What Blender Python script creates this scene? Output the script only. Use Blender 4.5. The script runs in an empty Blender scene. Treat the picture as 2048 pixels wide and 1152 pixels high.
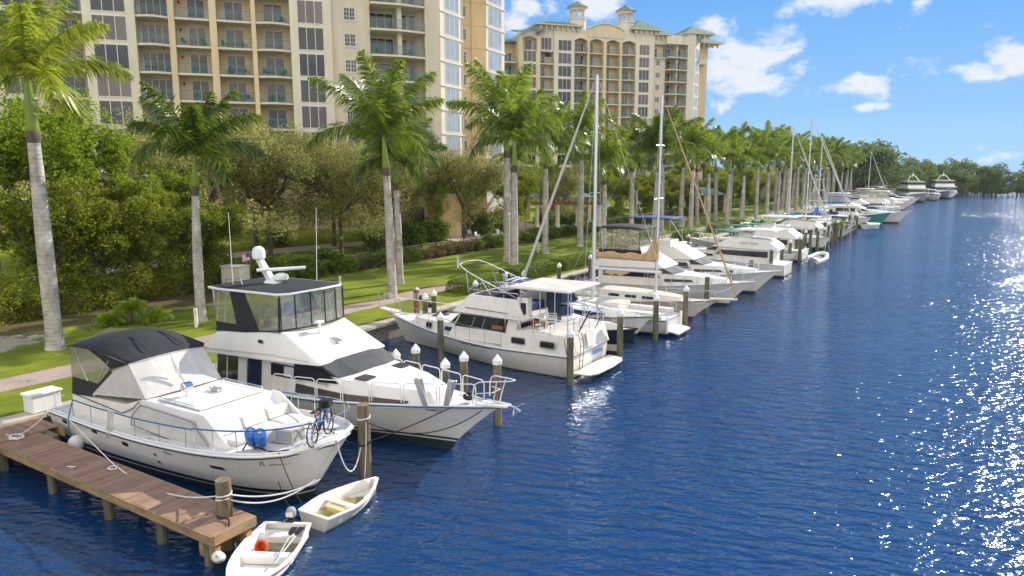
import bpy, bmesh, math, random
from mathutils import Vector, Matrix, noise
R = math.radians
sc = bpy.context.scene
COL = sc.collection
random.seed(7)

# ---------------------------------------------------------------- camera
cam_d = bpy.data.cameras.new('camera'); cam = bpy.data.objects.new('camera', cam_d); COL.objects.link(cam)
PITCH = math.atan(.1636); YAW = R(32.1); CH = 9.6
cam.location = (0, 0, CH); cam.rotation_euler = (math.pi/2 - PITCH, 0, YAW)
cam_d.sensor_width = 36; cam_d.lens = 1430/2048*36; cam_d.clip_end = 6000; cam_d.clip_start = .1
sc.camera = cam
# ---------------------------------------------------------------- exposure
sc.view_settings.view_transform = 'Standard'; sc.view_settings.look = 'None'
sc.view_settings.exposure = 0.5; sc.view_settings.gamma = 1
sc.cycles.use_denoising = True
sc.cycles.max_bounces = 8; sc.cycles.transparent_max_bounces = 12
sc.cycles.caustics_reflective = False; sc.cycles.caustics_refractive = False
# ---------------------------------------------------------------- sun
SAZ = R(14.5); SEL = R(28.5)          # azimuth from +Y (along the shore) towards the water
sd = Vector((math.sin(SAZ)*math.cos(SEL), math.cos(SAZ)*math.cos(SEL), math.sin(SEL)))
sl = bpy.data.lights.new('sun', 'SUN'); sun = bpy.data.objects.new('sun', sl); COL.objects.link(sun)
sl.energy = 5; sl.angle = R(.5); sl.color = (1, .94, .85)
sun.rotation_euler = sd.to_track_quat('Z', 'Y').to_euler()
# ---------------------------------------------------------------- world: sky with cumulus
W = bpy.data.worlds.new('World'); sc.world = W; W.use_nodes = True
nt = W.node_tree; N = nt.nodes; Lk = nt.links; N.clear()
def nd(nt, t, **k):
    n = nt.nodes.new(t)
    for a, b in k.items():
        if a.startswith('i_'):
            key = a[2:]; key = int(key) if key.isdigit() else key.replace('_', ' ')
            n.inputs[key].default_value = b
        else: setattr(n, a, b)
    return n
def mth(nt, op, a, b=None, c=None):
    n = nt.nodes.new('ShaderNodeMath'); n.operation = op
    for i, v in enumerate((a, b, c)):
        if v is None: continue
        if isinstance(v, (int, float)): n.inputs[i].default_value = v
        else: nt.links.new(v, n.inputs[i])
    return n.outputs[0]
sky = nd(nt, 'ShaderNodeTexSky', sky_type='NISHITA', sun_disc=False, sun_elevation=SEL, sun_rotation=SAZ,
         air_density=1.0, dust_density=.6, ozone_density=2.2, altitude=0)
tc = nd(nt, 'ShaderNodeTexCoord')
sx = nd(nt, 'ShaderNodeSeparateXYZ'); Lk.new(tc.outputs['Generated'], sx.inputs[0])
az = mth(nt, 'ARCTAN2', sx.outputs[0], sx.outputs[1])      # 0 = +Y, positive to +X
el = mth(nt, 'ARCSINE', sx.outputs[2])
nz1 = nd(nt, 'ShaderNodeTexNoise', i_Scale=13.0, i_Detail=10.0, i_Roughness=.62, i_Distortion=.25)
mp = nd(nt, 'ShaderNodeMapping'); mp.inputs['Scale'].default_value = (1, 1, 1.7)
Lk.new(tc.outputs['Generated'], mp.inputs[0]); Lk.new(mp.outputs[0], nz1.inputs['Vector'])
def dirpix(px, py):      # direction of a cloud, read off the photograph once, stored as azimuth and elevation
    F = Vector((-math.sin(YAW)*math.cos(PITCH), math.cos(YAW)*math.cos(PITCH), -math.sin(PITCH)))
    Rr = Vector((math.cos(YAW), math.sin(YAW), 0)); U = Rr.cross(F)
    d = (F*1430 + Rr*(px-1024) + U*(576-py)).normalized()
    return math.atan2(d.x, d.y), math.asin(d.z)
CL = [(1500,125,110,55,1),(1435,50,42,30,.75),(1530,160,70,35,.9),(1585,130,42,26,.7),(1680,0,100,30,.95),(1610,8,45,22,.55),(1840,8,18,16,.5),(1735,170,52,26,.9),(1715,150,28,18,.6),
      (1860,140,62,26,.85),(1930,135,75,24,1),(2020,112,85,27,1),(2120,95,90,33,1),(1728,214,22,10,.75),(1760,214,16,7,.5),(1700,92,20,16,.55),(1668,135,10,20,.45),(1455,210,32,16,.7),(1480,228,28,9,.5),(1190,15,90,24,.9),(1100,5,80,26,.9),(1030,55,28,30,.8),
      (1780,140,20,14,.5),(1960,295,26,8,.42),(1925,315,60,9,.4),(2010,310,50,9,.42),(1990,300,30,6,.4),(1430,120,40,60,.8),
      (1600,-260,240,80,1),(900,-200,300,60,1),(2500,60,240,60,1),(2900,-100,200,90,1),(400,-500,300,90,1),(2300,-420,300,90,1),(-300,-100,300,50,1),(-900,100,250,50,1),(3600,100,350,60,1)]
tot = None
for px, py, rx, ry, s in CL:
    a0, e0 = dirpix(px, py); a1, _ = dirpix(px+rx, py); _, e1 = dirpix(px, py-ry)
    ra = max(abs(a1-a0), .003); re = max(abs(e1-e0), .003)
    u = mth(nt, 'MULTIPLY', mth(nt, 'SUBTRACT', az, a0), 1/ra); v = mth(nt, 'MULTIPLY', mth(nt, 'SUBTRACT', el, e0), 1/re)
    r2 = mth(nt, 'ADD', mth(nt, 'MULTIPLY', u, u), mth(nt, 'MULTIPLY', v, v))
    m = mth(nt, 'MULTIPLY', mth(nt, 'MAXIMUM', mth(nt, 'SUBTRACT', 1.5, mth(nt, 'POWER', r2, .6)), -1.0), s)
    tot = m if tot is None else mth(nt, 'MAXIMUM', tot, m)
# unseen cumulus added in the sky behind the camera as warm white fill light
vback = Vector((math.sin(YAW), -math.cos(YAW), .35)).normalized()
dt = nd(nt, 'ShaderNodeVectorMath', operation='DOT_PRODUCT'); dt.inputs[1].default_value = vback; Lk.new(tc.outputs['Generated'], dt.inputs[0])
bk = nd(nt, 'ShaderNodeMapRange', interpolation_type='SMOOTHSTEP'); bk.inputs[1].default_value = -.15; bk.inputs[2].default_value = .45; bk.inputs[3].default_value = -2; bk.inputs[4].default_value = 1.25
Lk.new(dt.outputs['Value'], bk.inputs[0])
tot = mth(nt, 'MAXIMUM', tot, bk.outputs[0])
dens = mth(nt, 'ADD', mth(nt, 'MULTIPLY', tot, .33), mth(nt, 'MULTIPLY', mth(nt, 'SUBTRACT', nz1.outputs[0], .5), 2.1))
mk = nd(nt, 'ShaderNodeMapRange', interpolation_type='SMOOTHSTEP'); mk.inputs[1].default_value = .1; mk.inputs[2].default_value = .52
Lk.new(dens, mk.inputs[0])
EXPF = 2**sc.view_settings.exposure
def dv(r, g, b, k=1): return (r*10/EXPF*k, g*10/EXPF*k, b*10/EXPF*k, 1)      # displayed linear value -> colour at background strength .1
# clouds: seen against the light they are white with faintly grey cores; the added ones behind the camera are brightened to lift shaded fronts
cr = nd(nt, 'ShaderNodeMapRange'); cr.inputs[1].default_value = .35; cr.inputs[2].default_value = 1.1; Lk.new(dens, cr.inputs[0])
cmix = nd(nt, 'ShaderNodeMix', data_type='RGBA'); cmix.inputs[6].default_value = dv(.93, .95, .98); cmix.inputs[7].default_value = dv(.66, .72, .82); Lk.new(cr.outputs[0], cmix.inputs[0])
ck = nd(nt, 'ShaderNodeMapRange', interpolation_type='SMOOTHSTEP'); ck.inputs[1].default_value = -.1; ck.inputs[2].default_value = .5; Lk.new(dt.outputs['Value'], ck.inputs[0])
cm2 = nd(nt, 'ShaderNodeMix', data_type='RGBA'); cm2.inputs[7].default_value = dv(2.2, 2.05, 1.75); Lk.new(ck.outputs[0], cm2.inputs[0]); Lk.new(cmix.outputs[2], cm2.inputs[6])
# clear air: mostly even blue that pales towards the horizon, with a share of the physical sky on top
gr = nd(nt, 'ShaderNodeValToRGB'); e_ = gr.color_ramp.elements
e_[0].position = 0; e_[0].color = (.42,.7,1,1); e_[1].position = 1; e_[1].color = (.08,.27,.9,1)
for p_, c_ in ((.05,(.29,.6,1,1)),(.15,(.13,.43,1,1)),(.3,(.1,.36,.98,1))): x_ = e_.new(p_); x_.color = c_
Lk.new(mth(nt, 'DIVIDE', mth(nt, 'MAXIMUM', el, 0.0), math.pi/2), gr.inputs[0])
gs = nd(nt, 'ShaderNodeVectorMath', operation='SCALE'); gs.inputs['Scale'].default_value = 10/EXPF*.92; Lk.new(gr.outputs[0], gs.inputs[0])
mn = nd(nt, 'ShaderNodeVectorMath', operation='MINIMUM'); mn.inputs[1].default_value = (4,7,10); Lk.new(sky.outputs[0], mn.inputs[0])
smx = nd(nt, 'ShaderNodeMix', data_type='RGBA'); smx.inputs[0].default_value = .07; Lk.new(gs.outputs[0], smx.inputs[6]); Lk.new(mn.outputs[0], smx.inputs[7])
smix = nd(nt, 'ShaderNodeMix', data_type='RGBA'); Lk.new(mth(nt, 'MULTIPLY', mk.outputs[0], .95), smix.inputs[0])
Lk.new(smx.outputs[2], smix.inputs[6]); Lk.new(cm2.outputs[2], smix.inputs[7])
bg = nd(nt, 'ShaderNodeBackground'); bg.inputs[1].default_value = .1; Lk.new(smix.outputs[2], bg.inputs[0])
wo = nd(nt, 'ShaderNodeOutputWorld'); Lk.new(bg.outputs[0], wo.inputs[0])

# ---------------------------------------------------------------- materials
MATS = {}
def mat(name, col, rough=.5, metal=0, spec=.5, var=0, vscale=3.0, bump=0, bscale=20.0, col2=None, alpha=1, trans=0, coat=0, bdist=.02, detail=5.0, vstretch=(1,1,1), sss=0):
    if name in MATS: return MATS[name]
    m = bpy.data.materials.new(name); m.use_nodes = True; t = m.node_tree
    b = t.nodes['Principled BSDF']
    c = (*col, 1)
    b.inputs['Base Color'].default_value = c; b.inputs['Roughness'].default_value = rough
    b.inputs['Metallic'].default_value = metal; b.inputs['Specular IOR Level'].default_value = spec
    b.inputs['Alpha'].default_value = alpha; b.inputs['Coat Weight'].default_value = coat
    if var or bump:
        co = t.nodes.new('ShaderNodeTexCoord'); mpp = t.nodes.new('ShaderNodeMapping'); mpp.inputs['Scale'].default_value = vstretch
        t.links.new(co.outputs['Object'], mpp.inputs[0])
    if var:
        n = t.nodes.new('ShaderNodeTexNoise'); n.inputs['Scale'].default_value = vscale; n.inputs['Detail'].default_value = detail; n.inputs['Roughness'].default_value = .6
        t.links.new(mpp.outputs[0], n.inputs['Vector'])
        r = t.nodes.new('ShaderNodeValToRGB'); r.color_ramp.elements[0].position = .3; r.color_ramp.elements[1].position = .7
        r.color_ramp.elements[0].color = (*(x*(1-var) for x in col), 1)
        r.color_ramp.elements[1].color = (*((col2) if col2 else (min(1, x*(1+var)) for x in col)), 1)
        t.links.new(n.outputs[0], r.inputs[0]); t.links.new(r.outputs[0], b.inputs['Base Color'])
    if bump:
        n2 = t.nodes.new('ShaderNodeTexNoise'); n2.inputs['Scale'].default_value = bscale; n2.inputs['Detail'].default_value = 4
        t.links.new(mpp.outputs[0], n2.inputs['Vector'])
        bp = t.nodes.new('ShaderNodeBump'); bp.inputs['Strength'].default_value = bump; bp.inputs['Distance'].default_value = bdist
        t.links.new(n2.outputs[0], bp.inputs['Height']); t.links.new(bp.outputs[0], b.inputs['Normal'])
    MATS[name] = m; return m
def leafmat(name, c1, c2, scale=.9, trans=.35, rough=.5, spec=.3):
    m = bpy.data.materials.new(name); m.use_nodes = True; t = m.node_tree; b = t.nodes['Principled BSDF']
    g = t.nodes.new('ShaderNodeNewGeometry'); o = t.nodes.new('ShaderNodeObjectInfo'); co = t.nodes.new('ShaderNodeTexCoord')
    n = t.nodes.new('ShaderNodeTexNoise'); n.inputs['Scale'].default_value = scale; n.inputs['Detail'].default_value = 3
    t.links.new(co.outputs['Object'], n.inputs['Vector'])
    s = mth(t, 'ADD', mth(t, 'MULTIPLY', g.outputs['Random Per Island'], .55), mth(t, 'MULTIPLY', n.outputs[0], .5))
    s = mth(t, 'ADD', s, mth(t, 'MULTIPLY', mth(t, 'SUBTRACT', o.outputs['Random'], .5), .25))
    r = t.nodes.new('ShaderNodeValToRGB'); r.color_ramp.elements[0].position = .2; r.color_ramp.elements[1].position = .85
    r.color_ramp.elements[0].color = (*c1, 1); r.color_ramp.elements[1].color = (*c2, 1)
    t.links.new(s, r.inputs[0]); t.links.new(r.outputs[0], b.inputs['Base Color'])
    b.inputs['Roughness'].default_value = rough; b.inputs['Specular IOR Level'].default_value = spec
    tr = t.nodes.new('ShaderNodeBsdfTranslucent'); t.links.new(r.outputs[0], tr.inputs[0])
    mx = t.nodes.new('ShaderNodeMixShader'); mx.inputs[0].default_value = trans
    out = t.nodes['Material Output']
    t.links.new(b.outputs[0], mx.inputs[1]); t.links.new(tr.outputs[0], mx.inputs[2]); t.links.new(mx.outputs[0], out.inputs[0])
    MATS[name] = m; return m
def M(n): return MATS[n]

# hulls, decks, canvas
mat('gelcoat', (.74,.71,.64), .28, spec=.5, var=.1, vscale=1.6, bump=.05, bscale=2, vstretch=(2.2,2.2,.5))
mat('gelcoat_cream', (.68,.64,.54), .35, var=.1, vscale=1.5, bump=.05, bscale=2)
mat('gelcoat_bright', (.76,.74,.69), .3, var=.05, vscale=1.3)
mat('deck', (.66,.64,.59), .6, var=.1, vscale=3, bump=.2, bscale=60, bdist=.004)
mat('deck_tan', (.55,.47,.36), .7, var=.12, vscale=3)
mat('cushion', (.58,.56,.51), .7, var=.08, vscale=4, bump=.3, bscale=5, bdist=.02)
mat('canvas_white', (.54,.53,.49), .9, spec=.1, var=.1, vscale=2.2, bump=.3, bscale=5, bdist=.02)
mat('canvas_black', (.018,.018,.02), .85, var=.3, vscale=4, bump=.7, bscale=2.2, bdist=.05)
mat('canvas_navy', (.02,.04,.16), .8, bump=.6, bscale=2.5, bdist=.05)
mat('canvas_blue', (.02,.13,.55), .75, bump=.5, bscale=2.5, bdist=.05)
mat('canvas_green', (.01,.14,.09), .8, bump=.5, bscale=2.5, bdist=.05)
mat('canvas_tan', (.46,.31,.17), .85, var=.15, vscale=3, bump=.6, bscale=3, bdist=.05)
mat('canvas_yellow', (.6,.5,.25), .85, var=.15, vscale=3, bump=.6, bscale=3, bdist=.06)
mat('dark_glass', (.012,.014,.016), .1, spec=.45, var=.3, vscale=1.5)
mat('navy_glass', (.01,.018,.06), .16, spec=.3)
mat('mesh_cover', (.05,.05,.052), .7, var=.25, vscale=2, bump=.4, bscale=3, bdist=.02)
mat('chrome', (.72,.72,.74), .18, metal=1)
mat('alu', (.62,.63,.65), .38, metal=.8)
mat('white_metal', (.72,.72,.7), .4)
mat('plastic_white', (.74,.74,.72), .35, spec=.4)
mat('black', (.012,.012,.014), .5)
mat('rubber', (.02,.02,.022), .7)
mat('antifoul', (.012,.03,.035), .7, var=.3)
mat('antifoul_red', (.16,.035,.025), .75, var=.2)
mat('antifoul_blue', (.01,.03,.12), .7)
mat('stripe_black', (.014,.016,.02), .3)
mat('stripe_brown', (.06,.045,.04), .35)
mat('stripe_navy', (.012,.02,.07), .3)
mat('teal', (.06,.27,.25), .35, var=.1)
mat('dark_green', (.01,.05,.04), .35)
mat('rope_white', (.68,.67,.62), .9)
mat('rope_blue', (.03,.12,.24), .9)
mat('rope_black', (.02,.02,.025), .9)
mat('teak', (.22,.1,.045), .6, var=.2)
mat('orange', (.65,.08,.01), .5)
mat('blue_plastic', (.02,.14,.5), .35)
mat('blue_bright', (.02,.18,.6), .45)
mat('red', (.4,.02,.02), .5)
mat('grey', (.3,.3,.3), .6)
mat('light_grey', (.5,.5,.5), .6)
mat('cardboard', (.4,.28,.16), .9)
mat('bilge_water', (.28,.24,.09), .08, spec=.6, var=.35, vscale=4, col2=(.42,.3,.07))
mat('bilge_green', (.2,.2,.1), .08, spec=.6, var=.2, vscale=4)
mat('purple', (.45,.2,.5), .35)

def clearmat():
    m = bpy.data.materials.new('clear_vinyl'); m.use_nodes = True; t = m.node_tree; t.nodes.clear()
    o = t.nodes.new('ShaderNodeOutputMaterial'); a = t.nodes.new('ShaderNodeBsdfTransparent'); a.inputs[0].default_value = (.86,.87,.84,1)
    g = t.nodes.new('ShaderNodeBsdfGlossy'); g.inputs['Roughness'].default_value = .12; g.inputs[0].default_value = (.9,.9,.88,1)
    d = t.nodes.new('ShaderNodeBsdfDiffuse'); d.inputs[0].default_value = (.6,.58,.5,1)
    co = t.nodes.new('ShaderNodeTexCoord'); n = t.nodes.new('ShaderNodeTexNoise'); n.inputs['Scale'].default_value = 3
    t.links.new(co.outputs['Object'], n.inputs['Vector'])
    bp = t.nodes.new('ShaderNodeBump'); bp.inputs['Strength'].default_value = .6; bp.inputs['Distance'].default_value = .06; t.links.new(n.outputs[0], bp.inputs['Height']); t.links.new(bp.outputs[0], g.inputs['Normal'])
    m1 = t.nodes.new('ShaderNodeMixShader'); m1.inputs[0].default_value = .13; m2 = t.nodes.new('ShaderNodeMixShader'); m2.inputs[0].default_value = .12
    t.links.new(a.outputs[0], m1.inputs[1]); t.links.new(d.outputs[0], m1.inputs[2]); t.links.new(m1.outputs[0], m2.inputs[1]); t.links.new(g.outputs[0], m2.inputs[2]); t.links.new(m2.outputs[0], o.inputs[0])
    MATS['clear'] = m
clearmat()
def hullmat(name, col):
    # gelcoat with a tannin stain creeping up from the waterline, faint run marks and scuffs
    m = bpy.data.materials.new(name); m.use_nodes = True; t = m.node_tree; b = t.nodes['Principled BSDF']; L = t.links.new
    co = t.nodes.new('ShaderNodeTexCoord'); s = t.nodes.new('ShaderNodeSeparateXYZ'); L(co.outputs['Object'], s.inputs[0])
    def noi(scale, st=(1,1,1), d=5):
        mp = t.nodes.new('ShaderNodeMapping'); mp.inputs['Scale'].default_value = st; L(co.outputs['Object'], mp.inputs[0])
        n = t.nodes.new('ShaderNodeTexNoise'); n.inputs['Scale'].default_value = scale; n.inputs['Detail'].default_value = d; L(mp.outputs[0], n.inputs['Vector']); return n.outputs[0]
    run = noi(3.2, (2.2,2.2,.22)); cloud = noi(.9); scuff = noi(7, (.35,.35,2), 8)
    h = mth(t, 'ADD', s.outputs[2], mth(t, 'MULTIPLY', mth(t, 'SUBTRACT', noi(1.4,(1.5,1.5,.5)), .5), .9))
    q = t.nodes.new('ShaderNodeMapRange'); q.inputs[1].default_value = .35; q.inputs[2].default_value = .95; q.inputs[3].default_value = .55; q.inputs[4].default_value = 0; L(h, q.inputs[0])
    r = t.nodes.new('ShaderNodeMapRange'); r.inputs[1].default_value = .55; r.inputs[2].default_value = .8; r.inputs[3].default_value = 0; r.inputs[4].default_value = .4; L(run, r.inputs[0])
    c = t.nodes.new('ShaderNodeMapRange'); c.inputs[1].default_value = .62; c.inputs[2].default_value = .75; c.inputs[3].default_value = 0; c.inputs[4].default_value = .5; L(scuff, c.inputs[0])
    def mx(f, a, bb):
        x = t.nodes.new('ShaderNodeMix'); x.data_type = 'RGBA'; L(f, x.inputs[0])
        if isinstance(a, tuple): x.inputs[6].default_value = (*a, 1)
        else: L(a, x.inputs[6])
        x.inputs[7].default_value = (*bb, 1); return x.outputs[2]
    o = mx(q.outputs[0], col, (.52,.46,.33)); o = mx(r.outputs[0], o, (.55,.5,.42)); o = mx(c.outputs[0], o, (.5,.48,.44)); o = mx(mth(t, 'MULTIPLY', cloud, .25), o, tuple(x*.86 for x in col))
    L(o, b.inputs['Base Color']); b.inputs['Roughness'].default_value = .22; b.inputs['Specular IOR Level'].default_value = .55
    MATS[name] = m
hullmat('hull_white', (.76,.735,.67)); hullmat('hull_cream', (.7,.66,.56)); hullmat('hull_bright', (.78,.765,.72))

# ---------------------------------------------------------------- mesh helpers
class MB:
    def __init__(s): s.v = []; s.f = []; s.m = []
    def add(s, vs, fs, mi=0):
        o = len(s.v); s.v += [tuple(x) for x in vs]; s.f += [tuple(i+o for i in f) for f in fs]; s.m += [mi]*len(fs); return s
    def box(s, x0, x1, y0, y1, z0, z1, mi=0):
        if x0 > x1: x0, x1 = x1, x0
        if y0 > y1: y0, y1 = y1, y0
        vs = [(x0,y0,z0),(x1,y0,z0),(x1,y1,z0),(x0,y1,z0),(x0,y0,z1),(x1,y0,z1),(x1,y1,z1),(x0,y1,z1)]
        return s.add(vs, [(3,2,1,0),(4,5,6,7),(0,1,5,4),(1,2,6,5),(2,3,7,6),(3,0,4,7)], mi)
    def rbox(s, c, d, rz=0, ry=0, rx=0, mi=0):
        m = Matrix.Rotation(rz,3,'Z') @ Matrix.Rotation(ry,3,'Y') @ Matrix.Rotation(rx,3,'X'); c = Vector(c)
        vs = [c + m @ Vector((sx_*d[0]/2, sy_*d[1]/2, sz_*d[2]/2)) for sz_ in (-1,1) for sx_, sy_ in ((-1,-1),(1,-1),(1,1),(-1,1))]
        return s.add(vs, [(3,2,1,0),(4,5,6,7),(0,1,5,4),(1,2,6,5),(2,3,7,6),(3,0,4,7)], mi)
    def loft(s, rings, cap0=True, cap1=True, closed=True, mi=0, mis=None):
        n = len(rings[0]); o = len(s.v)
        for r in rings: s.v += [tuple(p) for p in r]
        for i in range(len(rings)-1):
            for j in range(n if closed else n-1):
                k = (j+1) % n
                s.f.append((o+i*n+j, o+i*n+k, o+(i+1)*n+k, o+(i+1)*n+j)); s.m.append(mis[j] if mis else mi)
        if cap0: s.f.append(tuple(o+j for j in reversed(range(n)))); s.m.append(mi)
        if cap1: s.f.append(tuple(o+(len(rings)-1)*n+j for j in range(n))); s.m.append(mi)
        return s
    def tube(s, pts, r, n=6, mi=0, caps=True, r1=None):
        pts = [Vector(p) for p in pts]; rings = []; L = len(pts); prev = None
        for i, p in enumerate(pts):
            t = (pts[min(i+1, L-1)] - pts[max(i-1, 0)])
            t = t.normalized() if t.length > 1e-9 else Vector((0,0,1))
            if prev is None:
                a = Vector((0,0,1)) if abs(t.z) < .9 else Vector((1,0,0)); u = t.cross(a).normalized()
            else:
                u = prev - t*prev.dot(t); u = u.normalized() if u.length > 1e-6 else t.cross(Vector((0,0,1))).normalized()
            prev = u; w = t.cross(u)
            rr = (r + (r1-r)*i/(L-1)) if r1 is not None else (r[i] if isinstance(r, (list, tuple)) else r)
            rings.append([p + (u*math.cos(2*math.pi*k/n) + w*math.sin(2*math.pi*k/n))*rr for k in range(n)])
        return s.loft(rings, caps, caps, mi=mi)
    def cyl(s, x, y, z0, z1, r0, r1=None, n=12, mi=0):
        return s.tube([(x,y,z0),(x,y,z1)], r0, n, mi, r1=r0 if r1 is None else r1)
    def lathe(s, c, prof, n=14, mi=0, axis='Z'):
        c = Vector(c); rings = []
        for r, h in prof:
            ring = []
            for k in range(n):
                a = 2*math.pi*k/n
                p = (r*math.cos(a), r*math.sin(a), h)
                if axis == 'X': p = (h, r*math.cos(a), r*math.sin(a))
                if axis == 'Y': p = (r*math.sin(a), h, r*math.cos(a))
                ring.append(c + Vector(p))
            rings.append(ring)
        return s.loft(rings, True, True, mi=mi)
    def ball(s, c, r, n=12, sq=(1,1,1), mi=0):
        rings = []
        for i in range(1, n//2):
            a = math.pi*i/(n//2)
            rings.append([(c[0]+r*sq[0]*math.sin(a)*math.cos(2*math.pi*k/n), c[1]+r*sq[1]*math.sin(a)*math.sin(2*math.pi*k/n), c[2]-r*sq[2]*math.cos(a)) for k in range(n)])
        return s.loft(rings, mi=mi)
    def prism(s, poly, z0, z1, mi=0):           # plan polygon
        return s.loft([[(x,y,z0) for x,y in poly], [(x,y,z1) for x,y in poly]], mi=mi)
    def yprism(s, poly, y0, y1, mi=0):          # side profile (x,z)
        return s.loft([[(x,y0,z) for x,z in poly], [(x,y1,z) for x,z in poly]], mi=mi)
    def frust(s, A, B, mi=0, mis=None, cap0=True, cap1=True): return s.loft([A, B], cap0, cap1, mi=mi, mis=mis)
    def quad(s, a, b, c, d, mi=0): return s.add([a,b,c,d], [(0,1,2,3)], mi)
    def slab(s, pts, off, mi=0):                # thick polygon: pts extruded by vector off
        off = Vector(off); return s.loft([[Vector(p) for p in pts], [Vector(p)+off for p in pts]], mi=mi)
    def panel(s, q, u0, u1, v0, v1, off=.006, th=.012, mi=0, poly=None):
        q = [Vector(p) for p in q]                # q: bl, br, tr, tl
        def B(u, v): return (q[0]*(1-u)+q[1]*u)*(1-v) + (q[3]*(1-u)+q[2]*u)*v
        nrm = (q[1]-q[0]).cross(q[3]-q[0]); nrm = nrm.normalized() if nrm.length > 1e-9 else Vector((0,0,1))
        uv = poly or [(u0,v0),(u1,v0),(u1,v1),(u0,v1)]
        a = [B(u,v) + nrm*(off-th) for u,v in uv]; b = [B(u,v) + nrm*off for u,v in uv]
        return s.loft([a, b], mi=mi)
    def grid(s, fn, nu, nv, mi=0, two=False):
        o = len(s.v); s.v += [tuple(fn(i/nu, j/nv)) for j in range(nv+1) for i in range(nu+1)]
        for j in range(nv):
            for i in range(nu):
                a = o+j*(nu+1)+i; s.f.append((a, a+1, a+nu+2, a+nu+1)); s.m.append(mi)
        return s
    def build(s, name, mats, parent=None, smooth=False, angle=35, bevel=0, solid=0):
        me = bpy.data.meshes.new(name); me.from_pydata(s.v, [], s.f)
        if isinstance(mats, str): mats = [mats]
        for m in mats: me.materials.append(M(m) if isinstance(m, str) else m)
        me.polygons.foreach_set('material_index', s.m)
        bm = bmesh.new(); bm.from_mesh(me)
        if len(s.f) < 60000: bmesh.ops.recalc_face_normals(bm, faces=bm.faces)
        bm.to_mesh(me); bm.free()
        if smooth: me.shade_smooth(); me.set_sharp_from_angle(angle=R(angle))
        o = bpy.data.objects.new(name, me); COL.objects.link(o)
        if parent is not None: o.parent = parent
        if solid:
            md = o.modifiers.new('solid', 'SOLIDIFY'); md.thickness = solid; md.offset = 0
        if bevel:
            md = o.modifiers.new('bevel', 'BEVEL'); md.width = bevel; md.segments = 2; md.limit_method = 'ANGLE'; md.angle_limit = R(40)
        return o
def tag(o, label=None, cat=None, group=None, kind=None):
    if label: o['label'] = label
    if cat: o['category'] = cat
    if group: o['group'] = group
    if kind: o['kind'] = kind
    return o
def thing(name, label, cat, loc=(0,0,0), rz=0, group=None):
    o = bpy.data.objects.new(name, None); COL.objects.link(o); o.location = loc; o.rotation_euler = (0,0,rz)
    o.empty_display_size = .2
    return tag(o, label, cat, group)
def structure(name, mb, mats, **k):
    o = mb.build(name, mats, **k); o['kind'] = 'structure'; return o
def dup(root, loc, rz=0, label=None, group=None, scale=1):
    r = root.copy(); COL.objects.link(r); r.location = loc; r.rotation_euler = (0,0,rz); r.scale = (scale,)*3
    if label: r['label'] = label
    if group: r['group'] = group
    for ch in list(root.children):
        c = ch.copy(); COL.objects.link(c); c.parent = r
        for g in list(ch.children):
            d = g.copy(); COL.objects.link(d); d.parent = c
    return r
def camplan(r, d):       # camera-levelled plan coordinates (right, ahead) -> world
    return (r*math.cos(YAW) - d*math.sin(YAW), r*math.sin(YAW) + d*math.cos(YAW))
def sag(a, b, drop, n=10):
    a = Vector(a); b = Vector(b)
    return [a.lerp(b, i/n) - Vector((0,0,drop*4*(i/n)*(1-i/n))) for i in range(n+1)]
def smooth_path(pts, k=4):
    P = [Vector(p) for p in pts]; out = []
    for i in range(len(P)-1):
        p0, p1, p2, p3 = P[max(i-1,0)], P[i], P[i+1], P[min(i+2, len(P)-1)]
        for j in range(k):
            t = j/k
            out.append(.5*((2*p1)+(p2-p0)*t+(2*p0-5*p1+4*p2-p3)*t*t+(3*p1-p0-3*p2+p3)*t**3))
    out.append(P[-1]); return out
# ================================================================ SETTING
def ground_z(x, y):
    # level quay, then a lawn that rises towards the buildings
    t = min(1, max(0, (-44 - x)/26)); t = t*t*(3-2*t)
    return 1.0 + .25*min(1, max(0, (-30-x)/12)) + 2.2*t
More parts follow.
